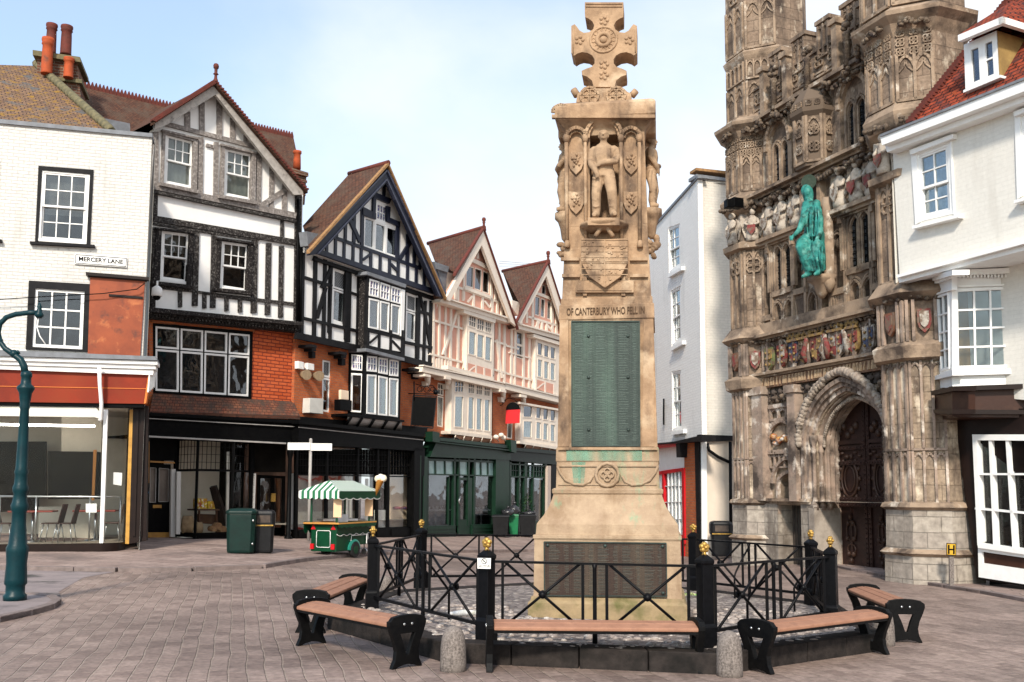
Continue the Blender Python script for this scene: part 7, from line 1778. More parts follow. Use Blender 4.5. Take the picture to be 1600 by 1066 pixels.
R_=R_+[(550-x,y)for x,y in R_[::-1]]
th=.17;M=MB();M.prism([FM.P(*z1p(x,y),th)for x,y in R_],-mn*2*th);cr=M.build('cross',m_sand,MEM,.012)
M=MB();c=FM.P(*z1p(273,138),th)
for r,t in((.175,.018),(.085,.03)):M.tube([c+mu*r*math.cos(k*.3142)+V((0,0,r*math.sin(k*.3142)))for k in range(21)],t,6,False)
for k in range(8):a=k*.785;M.tube([c+mu*(.135*math.cos(a)+.03*math.cos(b_*.785))+V((0,0,.135*math.sin(a)+.03*math.sin(b_*.785)))for b_ in range(9)],.01,5,False)
M.ball(c,(.05,.03,.05),8,6)
for x,y in((275,72),(190,140),(362,140),(275,225),(275,262)):
 p=FM.P(*z1p(x,y),th)
 for k in range(5):M.ball(p+mu*.045*math.cos(k*1.257)+V((0,0,.045*math.sin(k*1.257))),(.026,.02,.026),6,4)
for a,b in(((212,14),(338,14)),((212,24),(338,24)),((168,196),(168,96)),((384,184),(384,98))):
 M.tube([FM.P(*z1p(*a),th),FM.P(*z1p(*b),th)],.012,5)
M.build('cross_carving',m_sand,cr)
m_fig=mat('carved_figure_stone',(.42,.285,.175),(.28,.185,.115),.9,6,.004,40,stain=(.11,.07,.045),sscale=5,sthr=(.52,.7))
def soldier(P_,U_,N_,H,nm,pose=0):
 """standing figure of height H; P_ = ground point between the feet"""
 M=MB();q=lambda a,b,c:P_+U_*(a*H)+N_*(b*H)+V((0,0,c*H))
 t=lambda pts,rs,sg=10,fl=None:M.tube([q(*p)for p in pts],[r*H for r in rs],sg,True,True,fl)
 kx,fx=(.72,1.39)if abs(U_.x)>.7 else(1,.72)
 t([(-.085,.02,.02),(-.085,.01,.1),(-.085,.03,.27),(-.07,.0,.42),(-.05,.0,.5)],[.038,.05,.056,.068,.075])
 t([(.10,.03,.02),(.10,.02,.1),(.09,.05,.27),(.065,.02,.42),(.045,.0,.5)],[.038,.05,.058,.07,.075])
 t([(-.09,-.01,.02),(-.1,.05,.02),(-.105,.1,.015)],[.038,.036,.026]);t([(.10,.0,.02),(.115,.06,.02),(.125,.11,.015)],[.038,.036,.026])
 t([(0,0,.46),(0,0,.52),(0,.01,.6),(.0,.01,.7),(.0,0,.78),(0,0,.83),(.0,.0,.86)],[r*kx for r in(.11,.108,.105,.125,.125,.085,.045)],14,fx)
 M.ball(q(-.11,0,.785),(.043*H,)*3,8,6);M.ball(q(.115,0,.785),(.043*H,)*3,8,6)
 t([(0,.01,.84),(0,.02,.9)],[.042,.038])
 M.ball(q(0,.02,.935),(.052*H,.06*H,.07*H),14,10,Matrix.Rotation(ROT,3,'Z'));M.ball(q(0,.045,.905),(.034*H,.035*H,.034*H),10,7)
 t([(0,.078,.945),(0,.096,.925),(0,.08,.915)],[.008,.013,.008],6)
 for sg in(-1,1):M.ball(q(sg*.053,.015,.93),(.012*H,.014*H,.02*H),6,5);t([(sg*.034,.068,.953),(sg*.012,.078,.955)],[.008,.008],5)
 t([(-.02,.079,.893),(.02,.079,.893)],[.008,.008],5)
 if pose==0:M.ball(q(0,.005,.965),(.058*H,.066*H,.045*H),12,8);t([(0,.0,.965),(0,.0,.99)],[.056,.03])
 else:M.ball(q(0,.0,.96),(.062*H,.07*H,.055*H),12,8)
 t([(-.125,0,.79),(-.15,.0,.68),(-.135,.05,.6),(-.09,.09,.52),(-.07,.1,.47)],[.042,.042,.038,.032,.024])
 t([(.13,0,.79),(.16,.0,.69),(.13,.07,.62),(.04,.11,.6),(-.05,.1,.585)],[.042,.042,.039,.034,.026])
 for k in range(4):t([(-.085+k*.012,.105,.475),(-.088+k*.014,.11,.45),(-.085+k*.013,.105,.428-(.006 if k in(0,3)else 0))],[.009,.008,.007],5)
 t([(-.055,.11,.475),(-.045,.115,.455)],[.009,.008],5)
 for k in range(4):t([(-.04,.115,.597-k*.012),(-.075,.11,.592-k*.012),(-.095,.1,.588-k*.012)],[.009,.008,.007],5)
 t([(0,.0,.535),(0,.0,.555)],[.118*kx,.118*kx],14,fx)
 r_=random.Random(4)
 for k in range(9):x=-.07+.14*k/8;t([(x,.07,.8),(x*1.1,.085,.7),(x,.075,.6)],[.006,.01,.006],5)
 for sg in(-1,1):
  for k in range(5):z=.12+.08*k;t([(sg*.05,.055,z),(sg*.09,.075,z-.015),(sg*.13,.05,z+.01)],[.007,.011,.007],5)
 t([(-.14,.0,.5),(-.15,-.02,.35),(-.13,.0,.2)],[.02,.03,.02])if pose else None
 return fused(M,nm,m_fig,MEM,.011*H/1.1,smooth=1)
pf=FM.P(944,340.5,on+.02);H_=(FM.P(943,205,on+.02).z-pf.z)
soldier(pf,mu,mn,H_*1.0,'soldier_figure',0)
for sg in(-1,1):
 hh=ho(320);base=MC_+mu*sg*(hh+.05)+V((0,0,FM.P(944,330,0).z))
 soldier(base,mn*(-sg),mu*sg,H_*.86,'side_figure',1)
 M=MB();M.lathe(base-V((0,0,.06)),[(.02,-.34),(.05,-.3),(.07,-.16),(.1,-.07),(.14,-.03),(.14,.05)],12);bosses(FM.at(0),M,(base-FM.p0).dot(mu)-.07,(base-FM.p0).dot(mu)+.07,base.z-.75,base.z-.25,9,0,7,.07);M.build('side_corbel',m_sand,MEM)
 M=MB();M.box(MC_+mu*sg*(ho(230)+.06)+V((0,0,FM.P(944,212,0).z)),(.16,.5,.2),Matrix.Rotation(ROT,3,'Z'));M.build('side_canopy',m_sand,MEM,.03)
OC=V((1.13,12.44,0))
def octo(R,h,c=OC):return[V((c.x+R*math.cos(ROT+math.radians(22.5+45*k)),c.y+R*math.sin(ROT+math.radians(22.5+45*k)),0))for k in range(8)]
def setz(p,h):return V((p.x,p.y,gz(p.x,p.y)+h))
M=MB();O1,O2=octo(3.42,0),octo(3.14,0)
for k in range(8):
 j=(k+1)%8;n=4
 for i in range(n):
  a,b=O1[k].lerp(O1[j],i/n),O1[k].lerp(O1[j],(i+1)/n-.004);c_,d_=O2[k].lerp(O2[j],i/n),O2[k].lerp(O2[j],(i+1)/n-.004)
  M.prism([setz(a,PH),setz(b,PH),setz(d_,PH),setz(c_,PH)],V((0,0,-.3)))
tag(M.build('platform_kerb',mat('dark_granite_kerb',(.016,.013,.012),(.035,.028,.025),.8,9,.006,30,.15,stain=(.01,.009,.008),sscale=2,sthr=(.5,.65)),None,.012),kind='structure')
def cobble():
 m=bpy.data.materials.new('river_cobbles');N,L=nt(m);b=N['Principled BSDF'];b.inputs['Roughness'].default_value=.7
 tc=N.new('ShaderNodeTexCoord');v=N.new('ShaderNodeTexVoronoi');v.inputs['Scale'].default_value=11;L.new(tc.outputs['Object'],v.inputs[0])
 v2=N.new('ShaderNodeTexVoronoi');v2.feature='DISTANCE_TO_EDGE';v2.inputs['Scale'].default_value=11;L.new(tc.outputs['Object'],v2.inputs[0])
 hs=N.new('ShaderNodeSeparateColor');L.new(v.outputs['Color'],hs.inputs[0])
 cr_=N.new('ShaderNodeValToRGB');e=cr_.color_ramp.elements;e[0].color=(.13,.105,.095,1);e[1].color=(.42,.36,.31,1);e[1].position=.9;x=cr_.color_ramp.elements.new(.5);x.color=(.27,.22,.2,1);L.new(hs.outputs[0],cr_.inputs[0])
 r=N.new('ShaderNodeMapRange');r.inputs[1].default_value=0;r.inputs[2].default_value=.12;L.new(v2.outputs[0],r.inputs[0])
 k=N.new('ShaderNodeMix');k.data_type='RGBA';L.new(r.outputs[0],k.inputs[0]);k.inputs[6].default_value=(.10,.08,.07,1);L.new(cr_.outputs[0],k.inputs[7]);L.new(k.outputs[2],b.inputs['Base Color'])
 r2=N.new('ShaderNodeMapRange');r2.inputs[2].default_value=.35;r2.interpolation_type='SMOOTHSTEP';L.new(v2.outputs[0],r2.inputs[0])
 bn=N.new('ShaderNodeBump');bn.inputs['Distance'].default_value=.03;L.new(r2.outputs[0],bn.inputs['Height']);L.new(bn.outputs[0],b.inputs['Normal']);return m
m_cob=cobble()
M=MB();M.face([setz(p,PH-.012)for p in octo(3.16,0)]);tag(M.build('cobbled_platform',m_cob),kind='structure')
M=MB();r_=random.Random(6)
for k in range(1500):
 a=r_.uniform(0,6.283);d=r_.uniform(1.2,3.1);p=OC+V((d*math.cos(a),d*math.sin(a),0))
 if p.y>12.6 or(abs((p-MC_).dot(mu))<hb+.03 and abs((p-MC_).dot(mn))<hb+.03):continue
 rx=r_.uniform(.03,.06);M.ball(setz(p,PH-.012),(rx,rx*r_.uniform(.6,1),rx*.45),7,4,Matrix.Rotation(r_.uniform(0,3),3,'Z'))
tag(M.build('pebbles',mat('pebble_stone',(.36,.30,.26),(.2,.165,.15),.7,13,.003,60,stain=(.5,.45,.4),sscale=17,sthr=(.56,.6))),'rounded pebbles set in the ground around the memorial',None,None,'stuff')
pts=[(581,949),(760,998.5),(1103,1009),(1301,974),(1269.5,944),(1084.5,921.5),(857,912),(657.6,914)]
PP=[onz(x,y,PH)for x,y in pts]
RL=thing('iron_railing',(OC.x,OC.y,PP[0].z),0,'octagonal black iron railing with gilded rose finials round the war memorial','railing')
HP=.845
for i,p in enumerate(PP):
 out=(p-OC);out.z=0;out.normalize();az=math.atan2(out.y,out.x)-math.pi/2
 a1_=(PP[(i+1)%8]-PP[i-1]);az=math.atan2(a1_.y,a1_.x);Rz=Matrix.Rotation(az,3,'Z')
 M=MB()
 M.lathe(p,[(.115,-.05),(.115,.18),(.105,.2),(.088,.215),(.088,HP-.06),(.1,HP-.05),(.1,HP-.02),(.085,HP-.005),(.03,HP+.035),(.022,HP+.05)],4,Rz,False,True,math.pi/4)
 o_=M.build('post',m_iron,RL,.006)
 M=MB();c=p+V((0,0,HP+.105))
 for s_ in(-1,1):
  for k in range(5):
   a=k*1.2566+.3;M.ball(c+Rz@V((.027*math.cos(a),s_*.01,.027*math.sin(a))),(.028,.018,.028),10,7,Rz)
  M.ball(c+Rz@V((0,s_*.03,0)),(.018,.014,.018),8,6)
 M.lathe(p+V((0,0,HP+.03)),[(.03,0),(.018,.02),(.014,.05)],10)
 M.build('rose_finial',m_gold,o_)
for i in range(8):
 a,b=PP[i],PP[(i+1)%8];d=b-a;L_=d.length;dh=V((d.x,d.y,0)).normalized();inn=V((-dh.y,dh.x,0))
 if inn.dot(OC-a)<0:inn=-inn
 g=lambda s,z:a+d*s+V((0,0,z));e=.085/L_
 M=MB();zt_,zb_=.765,.13;r=.0155
 M.tube([g(e,zt_),g(1-e,zt_)],.034,4,flat=.5);M.tube([g(e,zb_),g(1-e,zb_)],.024,4)
 for s in(.115,.455,.545,.885)if False else(e+.035,.445,.555,1-e-.035):M.tube([g(s,zb_),g(s,zt_)],.02,4)
 for s0,s1_ in((e+.045,.435),(.565,1-e-.045)):
  for za,zb2_ in((zt_,zb_),(zb_,zt_)):M.tube([g(s0,za),g(s1_,zb2_)],r,6)
 po=M.build('rail_panel',m_iron,RL)
 for s0 in((e+.48)/2,(1.52-e)/2):
  M=MB();c=g(s0,(zt_+zb_)/2);M.lathe(c-inn*-.03,[(.045,0),(.04,-.03),(.015,-.04)],8,Matrix.Rotation(math.atan2(inn.y,inn.x)-math.pi/2,3,'Z')@Matrix.Rotation(math.pi/2,3,'X'))
  M.ball(c,(.04,.04,.04),8,6);M.build('rosette',m_iron,po)
 M=MB();M.tube([g(.5,-.03),g(.5,.1),g(.5,.14),g(.5,zt_-.05),g(.5,zt_)],[.026,.024,.02,.02,.03],8);M.build('mid_upright',m_iron,RL)
 M=MB();m_=g(.5,0);M.tube([m_+V((0,0,.70)),m_+inn*.12+V((0,0,.58)),m_+inn*.3+V((0,0,.36)),m_+inn*.33+V((0,0,.3)),m_+inn*.33+V((0,0,-.03))],.014,6);M.build('stay',m_iron,RL)
cy=onz(756,880,.9);
pC=PP[1];NS=Fac(pC+V((-.12*0,0,0)),math.radians(-2));NS.n=V((NS.u.y,-NS.u.x,0));
if NS.n.dot(CP-pC)<0:NS.n=-NS.n
NSo=.12
q4=[(746,872),(767,872.5),(766.5,889),(746,888.5)]
pN=NS.P(756,880,NSo);S4=thing('notice_plate',pN,0,'small square white NO CYCLES plate fixed to the front left railing post','sign')
M=MB();NS.poly(M,q4,NSo,.01);M.build('plate',m_white,S4)
M=MB();add_text(M,'NO CYCLES',.03,NS,NS.U(756.5,885,NSo),NS.Z(756.5,885,NSo),NSo+.002,width=.11,extrude=.001)
c=NS.P(756.5,877,NSo+.004);M.tube([c+NS.u*.026*math.cos(k*.5236)+V((0,0,.026*math.sin(k*.5236)))for k in range(13)],.003,5,False);M.tube([c+NS.u*-.018+V((0,0,.018)),c+NS.u*.018-V((0,0,.018))],.003,5)
M.tube([c+NS.u*-.012-V((0,0,.006)),c+NS.u*.0+V((0,0,.006)),c+NS.u*.012-V((0,0,.006))],.002,4);M.build('lettering',m_black,S4)
m_slat=mat('brown_composite_slat',(.34,.17,.105),(.27,.13,.08),.65,5,.003,60,stain=(.2,.10,.065),sscale=8,sthr=(.55,.8))
m_cast=mat('black_cast_iron',(.002,.002,.0024),(.005,.0047,.0047),.5,12,.002,60,.12)
def make_bench():
 B_=empty('park_bench',(0,0,0));L_,D_,Hs=1.86,.43,.44
 for i,sx in enumerate((-1,1)):
  M=MB();x=sx*(L_/2-.03);out=[(-.2,Hs+.0),(-.17,Hs+.035),(-.09,Hs+.05),(0,Hs+.055),(.09,Hs+.05),(.17,Hs+.035),(.215,Hs+.0),(.215,Hs-.04),(.19,Hs-.11),(.15,Hs-.2),(.13,Hs-.28),(.14,Hs-.36),(.17,.02),(.175,0),(.14,0),(.09,.02),(0,.035),(-.09,.02),(-.14,0),(-.175,0),(-.17,.02),(-.14,Hs-.36),(-.13,Hs-.28),(-.15,Hs-.2),(-.19,Hs-.11),(-.215,Hs-.04),(-.215,0+Hs)]
  hole_=[(-.085,Hs-.12),(.085,Hs-.12),(.05,Hs-.2),(.012,Hs-.32),(-.012,Hs-.32),(-.05,Hs-.2)]
  tr=tessellate_polygon([[V((a,b,0))for a,b in out],[V((a,b,0))for a,b in hole_]]);al=out+hole_;n=len(al)
  for xx in(x-.028,x+.028):
   k0=len(M.v);M.v+=[V((xx,a,b))for a,b in al]
   for t in tr:M.f.append([k0+q for q in t]);M.uv.append(None);M.sm.append(False)
  for lp in(out,hole_):
   for k in range(len(lp)):
    a,b=lp[k],lp[(k+1)%len(lp)];M.face([(x-.028,*a),(x+.028,*a),(x+.028,*b),(x-.028,*b)])
  e_=M.build('bench_end',m_cast,B_,.006)
  M=MB()
  for y in(-.045,.045):M.ball((sx*L_/2,y,Hs-.035),(.008,.014,.014),8,6)
  M.build('bolt',m_steel,e_)
 for y0,y1,z0,z1 in((-.208,-.108,Hs-.02,Hs+.008),(-.1,-.004,Hs+.01,Hs+.022),(.004,.1,Hs+.022,Hs+.01),(.108,.208,Hs+.008,Hs-.02)):
  M=MB();M.prism([(-L_/2+.06,y0,z0),(-L_/2+.06,y1,z1),(-L_/2+.06,y1,z1-.035),(-L_/2+.06,y0,z0-.035)],V((L_-.12,0,0)));M.build('slat',m_slat,B_,.01)
 M=MB();M.box((0,0,Hs-.05),(L_-.1,.05,.03));M.box((0,-.18,Hs-.065),(L_-.1,.03,.03));M.box((0,.18,Hs-.065),(L_-.1,.03,.03));M.build('underframe',m_cast,B_)
 return B_
def place_bench(o,p,q,label):
 a,b=onz(*p),onz(*q);c=(a+b)/2;o.location=(c.x,c.y,(gz(a.x,a.y)+gz(b.x,b.y))/2);o.rotation_euler=(0,-math.atan2(gz(b.x,b.y)-gz(a.x,a.y),(b-a).xy.length),math.atan2(b.y-a.y,b.x-a.x));o.scale=((b-a).xy.length/1.8,1,1)
 o['label']=label
bench=make_bench();tag(bench,None,'bench','brown slatted benches round the memorial railing')
spots=[((764,1046),(1089,1048),'brown slatted bench in front of the memorial, facing the viewer square on'),((486,1007),(634,1043),'brown slatted bench left of the memorial, nearest the round topped bollard on the left'),((1184,1050),(1365,1020),'brown slatted bench right of the memorial, its near end beside a granite bollard'),((485,989),(553,953),'far left brown bench, partly behind the black railing post'),((1350,970),(1416,1004),'far right brown bench, seen end on beyond the right hand bench')]
for i,(p,q,lb)in enumerate(spots):
 o_=bench if i==0 else copy_tree(bench);place_bench(o_,p,q,lb)
m_gran=mat('speckled_granite',(.25,.21,.185),(.08,.066,.058),.85,55,.004,70,stain=(.2,.17,.15),sscale=6,sthr=(.5,.7))
M=MB();M.lathe((0,0,-.03),[(.122,0),(.122,.1),(.118,.25),(.108,.33),(.088,.39),(.055,.425),(.02,.44),(0,.442)],20)
bo=M.build('granite_bollard',m_gran);
bl=[((708,1048),'short round topped granite bollard between the left bench and the front bench'),((1140,1056),'short round topped granite bollard between the front bench and the right bench'),((1381,1008),'granite bollard half hidden behind the far end of the right bench'),((602,945),'granite bollard glimpsed behind the left railing post')]
for i,(p,lb)in enumerate(bl):
 o_=bo if i==0 else bo.copy()
 if i:COL.objects.link(o_)
 o_.location=onz(*p);tag(o_,lb,'bollard','granite bollards round the memorial platform')
M=MB();p=onz(1080,932,PH);r_=random.Random(1)
for k in range(40):
 a=p+V((r_.uniform(-.16,.16),r_.uniform(-.1,.1),.01));M.face([a,a+V((r_.uniform(-.05,.05),r_.uniform(-.05,.05),.04)),a+V((r_.uniform(-.05,.05),r_.uniform(-.05,.05),.01))])
tag(M.build('flower_bunch',mat('pale_petals',(.6,.55,.3),(.1,.3,.06),.8,30),None,org=p),'small bunch of pale flowers lying by the memorial base','flowers')
M=MB();p=onz(722,962,PH);M.tube([p+V((-.16,0,.02)),p+V((.02,.03,.03)),p+V((.2,.08,.02))],[.02,.04,.03],6);
tag(M.build('paper_wrapper',mat('crumpled_paper',(.75,.73,.75),(.5,.5,.4),.7,12,.01,30),None,org=p),'crumpled white paper lying on the cobbles inside the railing','litter')
m_teal=mat('teal_paint',(.002,.03,.037),(.0015,.02,.026),.38,6,.003,30,.22)
b0=onz(23,938,.06);LPT=thing('street_lamp',b0,0,'teal painted cast iron swan neck street lamp post at the left edge','street lamp')
LFac=Fac((b0.x,b0.y,0),0);LFac.n=V((0,-1,0));sc=b0.y/FPX
lz=lambda x,y:LFac.P(x,y)
prof=[(938,18.5),(930,18.5),(927,16),(915,16),(912,18),(905,17.5),(880,17),(862,17.5),(856,18),(850,15.5),(830,13.5),(818,12),(800,12),(797,14),(790,15),(784,12.5),(772,11),(768,13),(762,13.5),(756,11),(742,10.5),(738,12),(732,10),(700,9.3),(640,7.5),(636,9),(632,8),(625,9.5),(614,11),(608,15),(605,15),(600,9),(590,8.5),(588,10),(583,9.5),(580,6)]
M=MB();rows=[]
for y,r in prof:
 x=22+(938-y)*.0575 if y>590 else 42-(590-y)*.1
 c=lz(x,y);r*=.86;rows.append([c+V((r*sc*math.cos(k*math.pi/10),r*sc*math.sin(k*math.pi/10),0))*(1+(.06 if(k%2 and 700>0 and y>850 and r>15)else 0))for k in range(20)])
ax=b0
for row,(y,r)in zip(rows,prof):
 cx=sum(row,V((0,0,0)))/len(row)
 for k in range(len(row)):row[k]=row[k]-V((cx.x-ax.x,cx.y-ax.y,0))
M.grid(rows,True,True,True);M.build('post',m_teal,LPT)
xs=lz(41,585).x-ax.x
ap=[(39,584),(37,572),(32,562),(20,553),(8,545),(0,534),(-3,520),(0,506),(10,496),(25,491),(45,489),(60,489)]
M=MB();M.tube([lz(x,y)-V((xs*max(0,1-i/7),0,0))for i,(x,y)in enumerate(ap)],[5.5*sc,5.4*sc,5.2*sc,4.8*sc]+[4*sc]*8,10);M.ball(lz(22,553),.06,8,6);M.ball(lz(0,533),.045,8,6);M.tube([lz(22,552),lz(28,549),lz(30,553)],.02,6);M.build('swan_neck',m_teal,LPT)
M=MB();c=lz(61,497);M.lathe(c,[(4*sc,0),(6.5*sc,3*sc),(7*sc,6*sc),(4*sc,9*sc),(4.5*sc,12*sc),(3*sc,15*sc),(4*sc,18*sc),(2*sc,22*sc),(.5*sc,25*sc)],12);M.build('lamp_head',m_teal,LPT)
M=MB();M.tube([lz(60,497),lz(58,512),lz(62,525),lz(71,538)],.009,5);M.build('loose_wire',m_white,LPT)
def taperbin(name,px,y0,y1,w,mt,label,cat,az,hood=False,ch=.25,dp=.8):
 p=onz(px,y1,.07);k=p.y/FPX;w_=w*k;h=(y1-y0)*k*1.0
 o_=thing(name,p,az,label,cat);Rz=Matrix.Rotation(az,3,'Z')
 def ring(s,z,sy=1):a=s*w_/2;c=a*ch;b=a*dp*sy;return[p+Rz@V((x,y,z))for x,y in((-a+c,-b),(a-c,-b),(a,-b+c),(a,b-c),(a-c,b),(-a+c,b),(-a,b-c),(-a,-b+c))]
 M=MB();M.grid([ring(.86,0),ring(.9,.06),ring(.9,.08),ring(.97,h*.8),ring(.97,h*.86)],True,False,True);M.build('bin_body',mt,o_,.008)
 M=MB()
 if hood:
  M.grid([ring(1,h*.62),ring(1.04,h*.66),ring(1.04,h*.92),ring(.95,h*.97),ring(.7,h)],True,False,True)
 else:M.grid([ring(1,h*.86),ring(1.03,h*.88),ring(1.02,h*.93),ring(.8,h*.985),ring(.3,h)],True,False,True)
 M.build('bin_lid',mt,o_,.008)
 if hood:
  M=MB();M.box(p+Rz@V((0,-w_/2*dp*1.03,h*.79)),(w_*.62,.03,h*.17),Rz);M.box(p+Rz@V((w_/2*1.02,0,h*.79)),(.03,w_*.5,h*.17),Rz);M.build('bin_slot',m_gap,o_)
  M=MB();M.box(p+Rz@V((0,-w_/2*dp*1.03,h*.64)),(w_*.9,.02,.03),Rz);M.build('bin_trim',m_gold,o_)
 else:
  M=MB();
  for zz in(.72,.2):M.ball(p+Rz@V((w_*.42,-w_/2*dp*.98,h*zz)),(.025,.02,.03),8,6)
  M.build('bin_lock',m_steel,o_)
 return o_
m_dgreen=mat('dark_green_plastic',(.002,.02,.015),(.0015,.013,.01),.4,4,.002,40)
m_bin=mat('black_plastic',(.005,.005,.006),(.01,.01,.011),.45,5,.003,30,.25)
taperbin('recycling_bin',377,795,863,45,m_dgreen,'dark green lidded recycling bin left of the black litter bin','bin',.12)
taperbin('litter_bin',411,798,863,33,m_bin,'black hooded litter bin with gold trim beside the green bin','bin',.2,True)
taperbin('litter_bin',1127,815,869,33,m_bin,'black litter bin standing against the cream wall left of the stone gate','bin',-.1,True)
def wheelie(px,y0,y1,w,mt,label,az=0):
 p=onz(px,y1,.07);k=p.y/FPX;w_,h=w*k,(y1-y0)*k;o_=thing('wheelie_bin',p,az,label,'bin','wheelie bins by the green shopfront');Rz=Matrix.Rotation(az,3,'Z')
 rg=lambda s,z:[p+Rz@V((x*s*w_/2,y*s*w_*.55,z))for x,y in((-1,-1),(1,-1),(1,1),(-1,1))]
 M=MB();M.grid([rg(.78,.03),rg(.95,h*.9)],True,False,True);M.build('bin_body',mt,o_,.02)
 M=MB();M.grid([rg(1.02,h*.9),rg(1.03,h*.93),rg(.9,h)],True,False,True);M.tube([p+Rz@V((-w_*.4,w_*.62,h*.95)),p+Rz@V((w_*.4,w_*.62,h*.95))],.02,6);M.build('bin_lid',mt,o_,.01)
 M=MB()
 for s in(-1,1):M.tube([p+Rz@V((s*w_*.36,w_*.35,.1)),p+Rz@V((s*w_*.44,w_*.35,.1))],.1,12)
 M.build('bin_wheels',m_black,o_);return o_
m_gb=mat('green_plastic',(.01,.16,.06),(.008,.12,.045),.4,4)
wheelie(782,805,838.5,27,m_bin,'dark grey wheelie bin, leftmost of the three by the green shop');wheelie(802.5,804,838,16,m_gb,'bright green wheelie bin between two dark ones');wheelie(824,804,838.5,27,m_bin,'dark wheelie bin, rightmost of the three beside the memorial')
def bag(px,y,w,h,lb,seed):
 p=onz(px,838,.07);p=atd(px,y,p.y-.1);k=p.y/FPX;M=MB();r_=random.Random(seed);rows=[]
 for i in range(9):
  t=i/8;rad=w*k/2*math.sin(math.pi*min(1,.12+t*.86))**.6*(1 if t<.8 else.6)
  rows.append([p+V((rad*math.cos(j*.449)*(1+r_.uniform(-.14,.14)),rad*.8*math.sin(j*.449)*(1+r_.uniform(-.14,.14)),h*k*t*(1+r_.uniform(-.04,.04))))for j in range(14)])
 M.grid(rows,True,True,True);M.tube([p+V((0,0,h*k*.95)),p+V((.05,0,h*k*1.2))],[.04,.09],6)
 tag(M.build('rubbish_bag',mat('bin_bag_plastic',(.015,.015,.018),(.03,.03,.035),.25,9,.02,14,.6)if 'bin_bag_plastic' not in bpy.data.materials else bpy.data.materials['bin_bag_plastic'],None,org=p),lb,'rubbish bag','rubbish bags on the wheelie bins')
bag(793,806,20,12,'crumpled black rubbish bag on the leftmost wheelie bin',1);bag(803,805,18,17,'tall tied black rubbish bag piled above the green wheelie bin',2);bag(827,805,22,7,'flat black rubbish bag on the rightmost wheelie bin',3)
M=MB();p=F3.P(823,838,.9);p.z=gz(p.x,p.y)+.07;PL=thing('potted_plant',p,0,'small leafy potted shrub behind the wheelie bins','plant')
M.lathe(p,[(.2,0),(.26,.5),(.24,.5)],12);M.build('pot',m_blackwood,PL)
M=MB();r_=random.Random(9)
for k in range(170):
 a=r_.uniform(0,6.28);zz=r_.uniform(.55,1.75);rr_=.34*math.sin((zz-.4)/1.45*math.pi)*r_.uniform(.4,1);c=p+V((rr_*math.cos(a),rr_*math.sin(a),zz));d=V((r_.uniform(-1,1),r_.uniform(-1,1),r_.uniform(-.2,1))).normalized()*.15;s_=d.cross(V((.3,.2,1))).normalized()*.035;M.face([c,c+d*.5+s_,c+d,c+d*.5-s_])
M.build('foliage',mat('dark_leaf',(.03,.075,.02),(.015,.04,.012),.6,6),PL)
M=MB();M.tube([p,p+V((0,0,1.5))],.02,6);M.build('stem',m_blackwood,PL)
